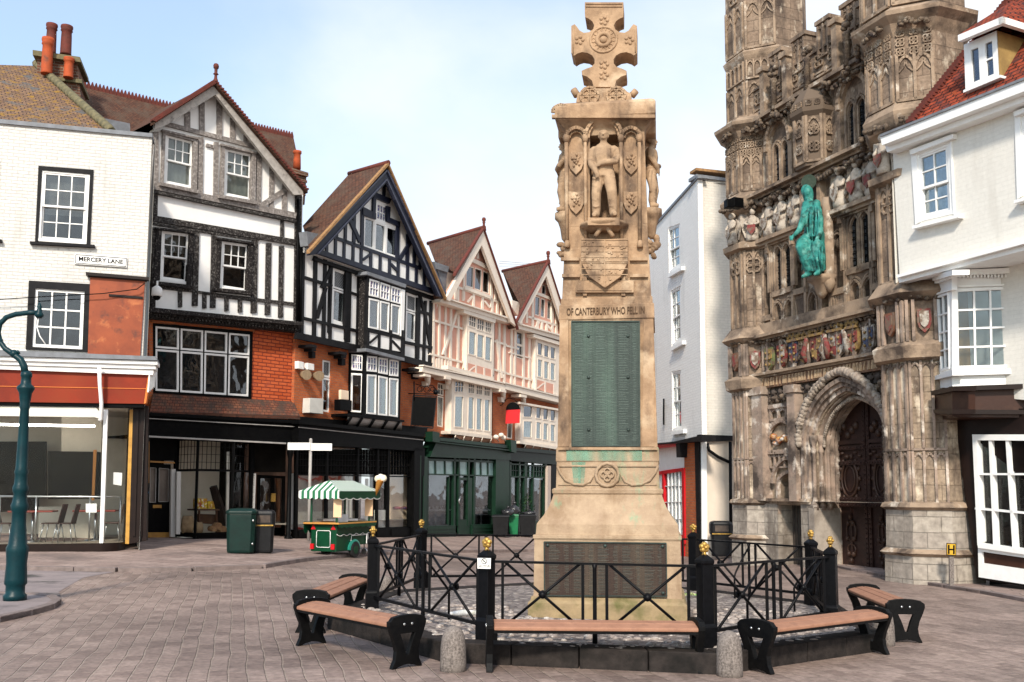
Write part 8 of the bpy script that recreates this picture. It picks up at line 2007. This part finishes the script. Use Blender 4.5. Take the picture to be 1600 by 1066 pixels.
def cart():
 O=onz(525,873,.0);L1=V((-.92,.39,0)).normalized();L2=V((-L1.y,L1.x,0));L2=V((.39,.92,0)).normalized()
 T=thing('ice_cream_cart',O,0,'green ice cream trailer cart with striped canopy and a giant model cone','cart')
 q=lambda a,b,z:O+L1*a+L2*b+V((0,0,z*.94))
 k=O.y/FPX;W,Ln=.74,1.5
 mg=mat('gloss_green_paint',(.003,.05,.02),(.002,.036,.015),.35,4,spec=.25);mw=m_white
 M=MB();A=[q(0,0,.17),q(W,0,.17),q(W,0,.86),q(0,0,.86)]
 M.prism(A,L2*Ln*.62);M.prism([q(0,Ln*.62,.3),q(W,Ln*.62,.3),q(W,Ln*.62,.86),q(0,Ln*.62,.86)],L2*Ln*.38);M.build('cart_body',mg,T,.015)
 M=MB()
 P_=[(.2,.28),(.54,.28),(.57,.31),(.57,.68),(.54,.71),(.2,.71),(.17,.68),(.17,.31)]
 for i in range(8):M.tube([q(P_[i][0],-.012,P_[i][1]),q(P_[(i+1)%8][0],-.012,P_[(i+1)%8][1])],.009,5)
 M.tube([q(-.012,Ln*t,.62-.05*abs(math.sin(t*16)))for t in[i/24 for i in range(25)]],.008,5);M.tube([q(-.012,.62,.28),q(-.012,.66,.56),q(-.012,Ln-.05,.56),q(-.012,Ln-.05,.34)],.008,5)
 M.build('white_coachline',mw,T)
 M=MB()
 for a in(.06,.66):
  M.box(q(a+.03,-.01,.3),(.1,.05,.13),Matrix.Rotation(math.atan2(L1.y,L1.x),3,'Z'))
 M.build('tail_light',m_red,T)
 for a in(.09,.67):
  M=MB();M.prism([q(a-.07,-.015,.74),q(a+.07,-.015,.74),q(a,-.015,.86)],L2*.012);M.build('reflector',m_red,T)
 M=MB();M.prism([q(-.14,-.12,.88),q(W+.16,-.12,.88),q(W+.16,Ln+.15,.88),q(-.14,Ln+.15,.88)],V((0,0,.04)));M.build('counter',mat('orange_pine',(.55,.27,.06),(.45,.2,.05),.5,5),T,.01)
 def val(name,pts,n,z0,dp,mt):
  for a,b in zip(pts,pts[1:]):
   M=MB();m=n
   for i in range(m*4):
    t0,t1=i/(m*4),(i+1)/(m*4);p0,p1=a.lerp(b,t0),a.lerp(b,t1);d0=dp*(.7+.3*abs(math.sin(t0*m*math.pi)));d1=dp*(.7+.3*abs(math.sin(t1*m*math.pi)))
    M.face([p0+V((0,0,z0)),p1+V((0,0,z0)),p1+V((0,0,z0-d1)),p0+V((0,0,z0-d0))],[(t0*(b-a).length,0),(t1*(b-a).length,0),(t1*(b-a).length,1),(t0*(b-a).length,1)])
   o_=M.build(name,mt,T);s=o_.modifiers.new('t','SOLIDIFY');s.thickness=.008
 fl=V((0,0,0));c4=[q(-.13,-.11,0),q(W+.15,-.11,0),q(W+.15,Ln+.14,0)]
 val('counter_valance',[q(-.135,Ln+.14,0),q(-.135,-.115,0)],7,.88,.15,mg);val('counter_valance',[q(W+.155,-.1,0),q(W+.155,.3,0)],2,.88,.3,mg)
 ms=bpy.data.materials.new('striped_canvas');N,L=nt(ms);b_=N['Principled BSDF'];b_.inputs['Roughness'].default_value=.8
 tc=N.new('ShaderNodeTexCoord');sp_=N.new('ShaderNodeSeparateXYZ');L.new(tc.outputs['UV'],sp_.inputs[0]);m1=N.new('ShaderNodeMath');m1.operation='MULTIPLY';m1.inputs[1].default_value=6.2;L.new(sp_.outputs[0],m1.inputs[0]);m2=N.new('ShaderNodeMath');m2.operation='FRACT';L.new(m1.outputs[0],m2.inputs[0]);m3=N.new('ShaderNodeMath');m3.operation='GREATER_THAN';m3.inputs[1].default_value=.5;L.new(m2.outputs[0],m3.inputs[0])
 mxx=N.new('ShaderNodeMix');mxx.data_type='RGBA';L.new(m3.outputs[0],mxx.inputs[0]);mxx.inputs[6].default_value=(.75,.74,.7,1);mxx.inputs[7].default_value=(.01,.14,.055,1);L.new(mxx.outputs[2],b_.inputs['Base Color'])
 e0,e1,zE_,zR=-.2,W+.24,1.74,2.02;b0_,b1_=-.22,Ln+.22
 r0,r1=q(W/2,b0_+.42,zR),q(W/2,b1_-.42,zR)
 cs=[q(e1,b0_,zE_),q(e0,b0_,zE_),q(e0,b1_,zE_),q(e1,b1_,zE_)]
 M=MB();Wd,Ld=e1-e0,b1_-b0_
 M.face([cs[0],cs[1],r0],[(0,0),(Wd,0),(Wd/2,.5)]);M.face([cs[1],cs[2],r1,r0],[(0,0),(Ld,0),(Ld-.42,.5),(.42,.5)]);M.face([cs[2],cs[3],r1],[(0,0),(Wd,0),(Wd/2,.5)]);M.face([cs[3],cs[0],r0,r1],[(0,0),(Ld,0),(Ld-.42,.5),(.42,.5)])
 o_=M.build('canopy',ms,T);
 val('canopy_valance',[V((c.x,c.y,0))for c in(cs[0],cs[1])],5,zE_+O.z*0+0,.22,ms)if False else None
 for a,b,mt in((cs[0],cs[1],ms),(cs[1],cs[2],mg),(cs[2],cs[3],ms),(cs[3],cs[0],ms)):
  M=MB();m=6;l=(b-a).length
  for i in range(m*4):
   t0,t1=i/(m*4),(i+1)/(m*4);p0,p1=a.lerp(b,t0),a.lerp(b,t1);d0=.2*(.8+.2*abs(math.sin(t0*m*math.pi)));d1=.2*(.8+.2*abs(math.sin(t1*m*math.pi)))
   M.face([p0,p1,p1+V((0,0,-d1)),p0+V((0,0,-d0))],[(t0*l,0),(t1*l,0),(t1*l,1),(t0*l,1)])
  o2=M.build('canopy_valance',mt,T);s=o2.modifiers.new('t','SOLIDIFY');s.thickness=.008
 M=MB()
 for i in range(33):t=i/32;pass
 M.tube([cs[1].lerp(cs[2],i/48)-V((.01,0,.17+.04*abs(math.sin(i/48*6*math.pi))))for i in range(49)],.012,5);M.build('white_piping',mw,T)
 for a,b in((.0,.0),(W,0),(0,Ln),(W,Ln)):
  M=MB();M.tube([q(a,b,.9),q(a,b,zE_+.02)],.035,4);M.build('canopy_post',mg,T)
 mb2=mat('peach_board',(.75,.5,.3),(.7,.46,.27),.6,2)
 for a,b in((-.03,-.02),(-.05,Ln-.1)):
  M=MB();M.box(q(a,b,1.36),(.2,.03,.56),Matrix.Rotation(-.08,3,'Z'));M.build('menu_board',mb2,T)
 M=MB();M.box(q(W*.5,.6,.98),(.9,.5,.05),Matrix.Rotation(.5,3,'Z'));M.box(q(W*.2,.4,1.02),(.3,.25,.2),Matrix.Rotation(.5,3,'Z'));M.build('serving_tray',m_steel,T)
 c=q(-.18,Ln+.0,1.62);M=MB();rx=Matrix.Rotation(.28,3,'Y');M.lathe(c,[(.02,0),(.1,.4),(.11,.41)],14,rx);cn=M.build('giant_cone',mat('wafer',(.55,.25,.05),(.38,.14,.02),.6,30),T)
 M=MB();top_=c+rx@V((0,0,.45));M.ball(top_+V((-.07,0,0)),.09,12,8);M.ball(top_+V((.07,0,.01)),.095,12,8);M.ball(top_+V((0,0,.04)),.085,12,8);M.build('ice_cream_scoops',mat('cream_plaster',(.85,.8,.66),(.75,.6,.4),.5,6),cn)
 for a,b in((-.04,.75),(W+.04,.75)):
  M=MB();M.tube([q(a-.05,b,.19),q(a+.05,b,.19)],.19,18);w_=M.build('wheel',mat('tyre_rubber',(.015,.015,.015),None,.8)if 'tyre_rubber' not in bpy.data.materials else bpy.data.materials['tyre_rubber'],T)
  M=MB();M.tube([q(a-.056,b,.19),q(a+.056,b,.19)],.1,14);M.build('wheel_rim',mg,w_)
  M=MB();
  M.tube([q(a-.0,b+.24*math.cos(t*math.pi/8),.19+.24*math.sin(t*math.pi/8))for t in range(9)],.04,4);M.build('mudguard',mat('teal_mudguard',(.02,.2,.15),None,.35)if 'teal_mudguard' not in bpy.data.materials else bpy.data.materials['teal_mudguard'],T)
 M=MB();M.tube([q(.2,Ln+.1,.08),q(.2,Ln+.16,.08)],.08,12);M.tube([q(.2,Ln+.12,.1),q(.2,Ln+.1,.5)],.02,6);M.build('jockey_wheel',m_steel,T)
 M=MB();M.tube([q(.1,-.05,.02),q(.28,.2,.12),q(.4,.5,.2)],.02,6);M.build('prop_stand',m_steel,T)
 M=MB();M.box(q(-.02,Ln-.12,.45),(.02,.14,.24),Matrix.Rotation(0,3,'Z'));M.build('number_plate',mw,T)
 M=MB();M.box(q(W+.02,-.1,1.62),(.1,.04,.1));M.build('orange_lamp',mat('orange_plastic',(.7,.3,.02),None,.4),T)
cart()
p=onz(482,845,.07);FP_=thing('fingerpost',p,0,'plain white finger sign on a grey pole behind the ice cream cart','sign post');k=p.y/FPX
M=MB();h=(845-689)*k;M.tube([p,p+V((0,0,h))],.045,10);M.ball(p+V((0,0,h)),.05,8,6);M.build('pole',m_greyline,FP_)
M=MB();M.box(p+V((-.55*.95+.0,-.06,h-.2)),(.36*2*.8,.03,.24))if False else M.box(p+V(((-17.5)*k,-.06,h-.19)),(35*k,.03,.21));M.build('finger',m_white,FP_)
M=MB();M.box(p+V((17.5*k,-.06,h-.21)),(33*k,.03,.21));M.build('finger',m_white,FP_)
p=onz(1487,916,.05);HY=thing('hydrant_marker',p,FR.az,'yellow H hydrant plate on a short concrete post before the gatehouse','marker');k=p.y/FPX
fh=Fac(p,math.radians(-15));fh.n=V((fh.u.y,-fh.u.x,0));
if fh.n.dot(CP-p)<0:fh.n=-fh.n
M=MB();fh.poly(M,[(1483.5,866),(1490.5,866),(1491,917),(1484,917)],.0,.1);M.build('post',m_kerb if 'm_kerb' in globals()else m_gran,HY)
M=MB();fh.poly(M,[(1479,849),(1494,850),(1494,868),(1479,867)],.03,.03);M.build('plate',mat('hydrant_yellow',(.62,.36,.02),(.5,.27,.02),.5,8),HY)
M=MB();fh.beam(M,(1482.5,851.5),(1482.5,865.5),2.6,.036,.01);fh.beam(M,(1490.5,852),(1490.5,866),2.6,.036,.01);fh.beam(M,(1482,858.5),(1491,859),2.2,.036,.01)
for a,b in(((1479,849),(1494,850)),((1479,867),(1494,868)),((1479.4,849),(1479.4,867)),((1493.6,850),(1493.6,868))):fh.beam(M,a,b,.9,.036,.01)
M.build('letter',m_black,HY)
M=MB();p=FG.P(1150,318,1.0);M.box(p,(.3,.25,.25),Matrix.Rotation(.4,3,'Z'));M.box(p+V((-.2,-.1,-.05)),(.2,.2,.22),Matrix.Rotation(.2,3,'Z'))
tag(M.build('floodlight',m_black,None,.02,org=p),'black floodlight on the left corner ledge of the gatehouse','floodlight')
M=MB();p=F2.P(563,300,-2);M.tube([p-V((0,0,.8)),p+V((0,0,.9))],.02,5)
for j in range(4):M.tube([p+V((-.25,0,.3+.15*j)),p+V((.25,0,.3+.15*j))],.01,4)
tag(M.build('tv_aerial',m_iron,None,org=p),'thin television aerial behind the ridge of the black timbered house','aerial')
M=MB()
for j in range(3):M.tube([F3.P(780,408+j*4,-3),F3.P(815,411+j*2.4,-3),F3.P(850,413+j*1.5,-3)],.015,4)
tag(M.build('roof_wires',m_greyline,None,org=F3.P(800,410,-3)),'thin grey wires crossing the sky between the two pink gables','wires')
def sett_mat():
 m=bpy.data.materials.new('stone_setts');N,L=nt(m);b=N['Principled BSDF'];b.inputs['Roughness'].default_value=.6;b.inputs['Specular IOR Level'].default_value=.35
 tc=N.new('ShaderNodeTexCoord')
 nd=N.new('ShaderNodeTexNoise');nd.inputs['Scale'].default_value=.8;nd.inputs['Detail'].default_value=2.5;L.new(tc.outputs['Object'],nd.inputs[0])
 va=N.new('ShaderNodeVectorMath');va.operation='MULTIPLY_ADD';L.new(nd.outputs['Color'],va.inputs[0]);va.inputs[1].default_value=(.12,.12,0);va.inputs[2].default_value=(-.06,-.06,0)
 mp=N.new('ShaderNodeMapping');mp.inputs['Rotation'].default_value=(0,0,math.radians(-106));L.new(tc.outputs['Object'],mp.inputs[0])
 ad=N.new('ShaderNodeVectorMath');ad.operation='ADD';L.new(mp.outputs[0],ad.inputs[0]);L.new(va.outputs[0],ad.inputs[1])
 t=N.new('ShaderNodeTexBrick');L.new(ad.outputs[0],t.inputs['Vector']);t.inputs['Scale'].default_value=1
 t.inputs['Brick Width'].default_value=.27;t.inputs['Row Height'].default_value=.165;t.inputs['Mortar Size'].default_value=.012;t.inputs['Mortar Smooth'].default_value=.9
 t.inputs['Color1'].default_value=(.19,.135,.113,1);t.inputs['Color2'].default_value=(.30,.22,.185,1);t.inputs['Mortar'].default_value=(.33,.25,.2,1)
 n2=N.new('ShaderNodeTexNoise');n2.inputs['Scale'].default_value=15;n2.inputs['Detail'].default_value=8;n2.inputs['Roughness'].default_value=.7;L.new(tc.outputs['Object'],n2.inputs[0])
 n3=N.new('ShaderNodeTexNoise');n3.inputs['Scale'].default_value=.45;n3.inputs['Detail'].default_value=8;L.new(tc.outputs['Object'],n3.inputs[0])
 def mul(col,fac,lo,hi,a=.3,e=.7):
  r=N.new('ShaderNodeMapRange');r.inputs[1].default_value=a;r.inputs[2].default_value=e;r.inputs[3].default_value=lo;r.inputs[4].default_value=hi;L.new(fac,r.inputs[0])
  k=N.new('ShaderNodeVectorMath');k.operation='SCALE';L.new(col,k.inputs[0]);L.new(r.outputs[0],k.inputs['Scale']);return k.outputs[0]
 c=mul(t.outputs['Color'],n2.outputs[0],.6,1.3);c=mul(c,n3.outputs[0],.62,1.25)
 L.new(c,b.inputs['Base Color'])
 iv=N.new('ShaderNodeMath');iv.operation='MULTIPLY_ADD';L.new(t.outputs['Fac'],iv.inputs[0]);iv.inputs[1].default_value=-1.0
 n4=N.new('ShaderNodeTexNoise');n4.inputs['Scale'].default_value=7;n4.inputs['Detail'].default_value=5;L.new(tc.outputs['Object'],n4.inputs[0]);L.new(n4.outputs[0],iv.inputs[2])
 bn=N.new('ShaderNodeBump');bn.inputs['Distance'].default_value=.011;L.new(iv.outputs[0],bn.inputs['Height']);L.new(bn.outputs[0],b.inputs['Normal'])
 return m
m_sett=sett_mat()
m_pave=brick('paving_slab',(.25,.18,.155),(.34,.255,.22),(.13,.10,.085),.75,.5,.012,.75,.006,uv=False,stain=(.13,.10,.09),sthr=(.5,.72),var=.4,rotz=.3,co='Object',nscale=10,dist=.02)
m_kerb=mat('kerb_stone',(.22,.17,.155),(.14,.11,.1),.8,5,.008,25)
m_asph=mat('worn_asphalt',(.2,.165,.16),(.27,.22,.21),.85,2.5,.006,60,stain=(.06,.055,.05),sscale=1.0,sthr=(.56,.66))
def gridmesh(name,xs,ys,mt,off=0,inside=None,kind='structure'):
 M=MB();vi={}
 for a in range(len(xs)-1):
  for b_ in range(len(ys)-1):
   q=[(xs[a],ys[b_]),(xs[a+1],ys[b_]),(xs[a+1],ys[b_+1]),(xs[a],ys[b_+1])]
   M.face([(x,y,gz(x,y)+off)for x,y in q],None,True)
 return tag(M.build(name,mt),kind=kind)
def rng(a,b,s):
 r=[];x=a
 while x<b-1e-6:r.append(x);x+=s
 return r+[b]
gridmesh('ground',[-400,-150,-60]+rng(-30,30,1)+[60,150,400],[-60,-20,0]+rng(3,50,1)+[70,120,250,600],m_sett)
def sheet(name,pts,h,mt,kerb=.0,label=None):
 """pavement sheet following the ground, polygon of world xy points, with a kerb face"""
 M=MB()
 bm=bmesh.new();vs=[bm.verts.new((p[0],p[1],0))for p in pts];bm.faces.new(vs)
 x0,x1=min(p[0]for p in pts),max(p[0]for p in pts);y0,y1=min(p[1]for p in pts),max(p[1]for p in pts)
 for x in rng(math.floor(x0),x1,1.0):bmesh.ops.bisect_plane(bm,geom=bm.verts[:]+bm.edges[:]+bm.faces[:],plane_co=(x,0,0),plane_no=(1,0,0))
 for y in rng(math.floor(y0),y1,1.0):bmesh.ops.bisect_plane(bm,geom=bm.verts[:]+bm.edges[:]+bm.faces[:],plane_co=(0,y,0),plane_no=(0,1,0))
 for f_ in bm.faces:M.face([(v.co.x,v.co.y,gz(v.co.x,v.co.y)+h)for v in f_.verts])
 if kerb:
  for e in bm.edges:
   if len(e.link_faces)==1:
    a,c=e.verts[0].co,e.verts[1].co;M.face([(a.x,a.y,gz(a.x,a.y)+h),(c.x,c.y,gz(c.x,c.y)+h),(c.x,c.y,gz(c.x,c.y)-.02),(a.x,a.y,gz(a.x,a.y)-.02)])
 bm.free()
 return tag(M.build(name,mt),label,kind='structure')
def kerbline(name,pts,h,w,mt):
 M=MB()
 for a,c in zip(pts,pts[1:]):
  d=V((c[0]-a[0],c[1]-a[1],0));L_=d.length;n=max(1,int(L_/.9));d.normalize();s=V((-d.y,d.x,0))*w
  for k in range(n):
   p=V((a[0],a[1],0))+d*(L_*k/n+.006);q=V((a[0],a[1],0))+d*(L_*(k+1)/n-.006)
   P_=[V((t.x,t.y,gz(t.x,t.y)+h))for t in(p,q,q+s,p+s)]
   M.prism(P_,V((0,0,-h-.03)))
 return tag(M.build(name,mt,None,.008),kind='structure')
def gxy(px,py,h=0):p=onz(px,py,h);return(p.x,p.y)
LP=[gxy(-350,880,.1),gxy(0,882,.1),gxy(120,884,.1),gxy(185,885,.1),gxy(300,884,.1),gxy(405,880,.1),gxy(470,870,.1),gxy(560,862,.1),gxy(690,858,.1),gxy(820,857,.1),gxy(900,858,.1)]
back=[F3.W(F3.U(900,765)+1,0,-1),F3.W(F3.U(680,765),0,-1),F2.W(F2.U(470,765),0,-1),F1.W(F1.U(235,765),0,-1),(-9.5,26),(-22,24)]
sheet('pavement',LP+[(p[0],p[1])for p in back],.055,m_pave,True)
kerbline('kerb',LP,.085,-.14,m_kerb)
IS=[gxy(-300,925),gxy(0,932),gxy(60,934),gxy(88,938),gxy(96,944),gxy(85,952),gxy(50,962),gxy(0,973),gxy(-300,1040)]
sheet('pavement_island',IS,.06,m_asph,True);kerbline('kerb',IS[1:-1],.075,-.12,m_kerb)
AS=[gxy(-300,887),gxy(185,887),gxy(205,889),gxy(130,903),gxy(92,925),gxy(95,932),gxy(-300,924)]
sheet('road',AS,.004,m_asph)
RP=[gxy(1180,868,.06),gxy(1250,872,.06),gxy(1330,888,.06),gxy(1420,905,.06),gxy(1530,922,.06),gxy(1600,935,.06),gxy(1760,966,.06)]
sheet('pavement',RP+[(26,8),(26,30),(8,30),(6.2,30)],.05,m_pave,True)
kerbline('kerb',RP,.062,.13,m_kerb)
w=bpy.data.worlds.new('World');SC.world=w;w.use_nodes=True;N,L=w.node_tree.nodes,w.node_tree.links
SUN_EL,SUN_AZ=math.radians(36),math.radians(187)
sk=N.new('ShaderNodeTexSky');sk.sky_type='NISHITA';sk.sun_disc=False;sk.sun_elevation=SUN_EL;sk.sun_rotation=SUN_AZ;sk.dust_density=1.5;sk.ozone_density=1.2
bg=N['Background'];bg.inputs[1].default_value=.15
tc=N.new('ShaderNodeTexCoord');mp=N.new('ShaderNodeMapping');mp.inputs['Scale'].default_value=(1,1,2.2);L.new(tc.outputs['Generated'],mp.inputs[0])
n1=N.new('ShaderNodeTexNoise');n1.inputs['Scale'].default_value=1.6;n1.inputs['Detail'].default_value=7;n1.inputs['Roughness'].default_value=.5;n1.inputs['Distortion'].default_value=.3;L.new(mp.outputs[0],n1.inputs[0])
sp=N.new('ShaderNodeSeparateXYZ');L.new(tc.outputs['Generated'],sp.inputs[0])
a1=N.new('ShaderNodeMath');a1.operation='MULTIPLY_ADD';L.new(sp.outputs['X'],a1.inputs[0]);a1.inputs[1].default_value=.75;a1.inputs[2].default_value=.07
a2=N.new('ShaderNodeMath');a2.operation='MULTIPLY_ADD';L.new(sp.outputs['Z'],a2.inputs[0]);a2.inputs[1].default_value=-.75;L.new(a1.outputs[0],a2.inputs[2])
a3=N.new('ShaderNodeMath');a3.operation='MULTIPLY_ADD';L.new(n1.outputs[0],a3.inputs[0]);a3.inputs[1].default_value=1.7;L.new(a2.outputs[0],a3.inputs[2])
mr=N.new('ShaderNodeMapRange');mr.interpolation_type='SMOOTHSTEP';mr.inputs[1].default_value=.35;mr.inputs[2].default_value=1.15;mr.inputs[3].default_value=.3;mr.inputs[4].default_value=.97;L.new(a3.outputs[0],mr.inputs[0])
mx=N.new('ShaderNodeMix');mx.data_type='RGBA';L.new(mr.outputs[0],mx.inputs[0]);vm=N.new('ShaderNodeVectorMath');vm.operation='MULTIPLY';vm.inputs[1].default_value=(.92,1.12,1.2);L.new(sk.outputs[0],vm.inputs[0]);L.new(vm.outputs[0],mx.inputs[6]);mx.inputs[7].default_value=(4.5,4.65,4.85,1)
L.new(mx.outputs[2],bg.inputs[0])
sd=bpy.data.lights.new('sun','SUN');sun=bpy.data.objects.new('sun',sd);COL.objects.link(sun)
sd.energy=2.9;sd.angle=math.radians(6);sd.color=(1,.91,.79)
dx,dy=math.sin(SUN_AZ)*math.cos(SUN_EL),math.cos(SUN_AZ)*math.cos(SUN_EL)
sun.rotation_euler=V((dx,dy,math.sin(SUN_EL))).to_track_quat('Z','Y').to_euler()
SC.view_settings.view_transform='Standard';SC.view_settings.look='None';SC.view_settings.exposure=.7;SC.view_settings.gamma=1
SC.cycles.max_bounces=6;SC.cycles.transparent_max_bounces=12
SC.cycles.use_denoising=True
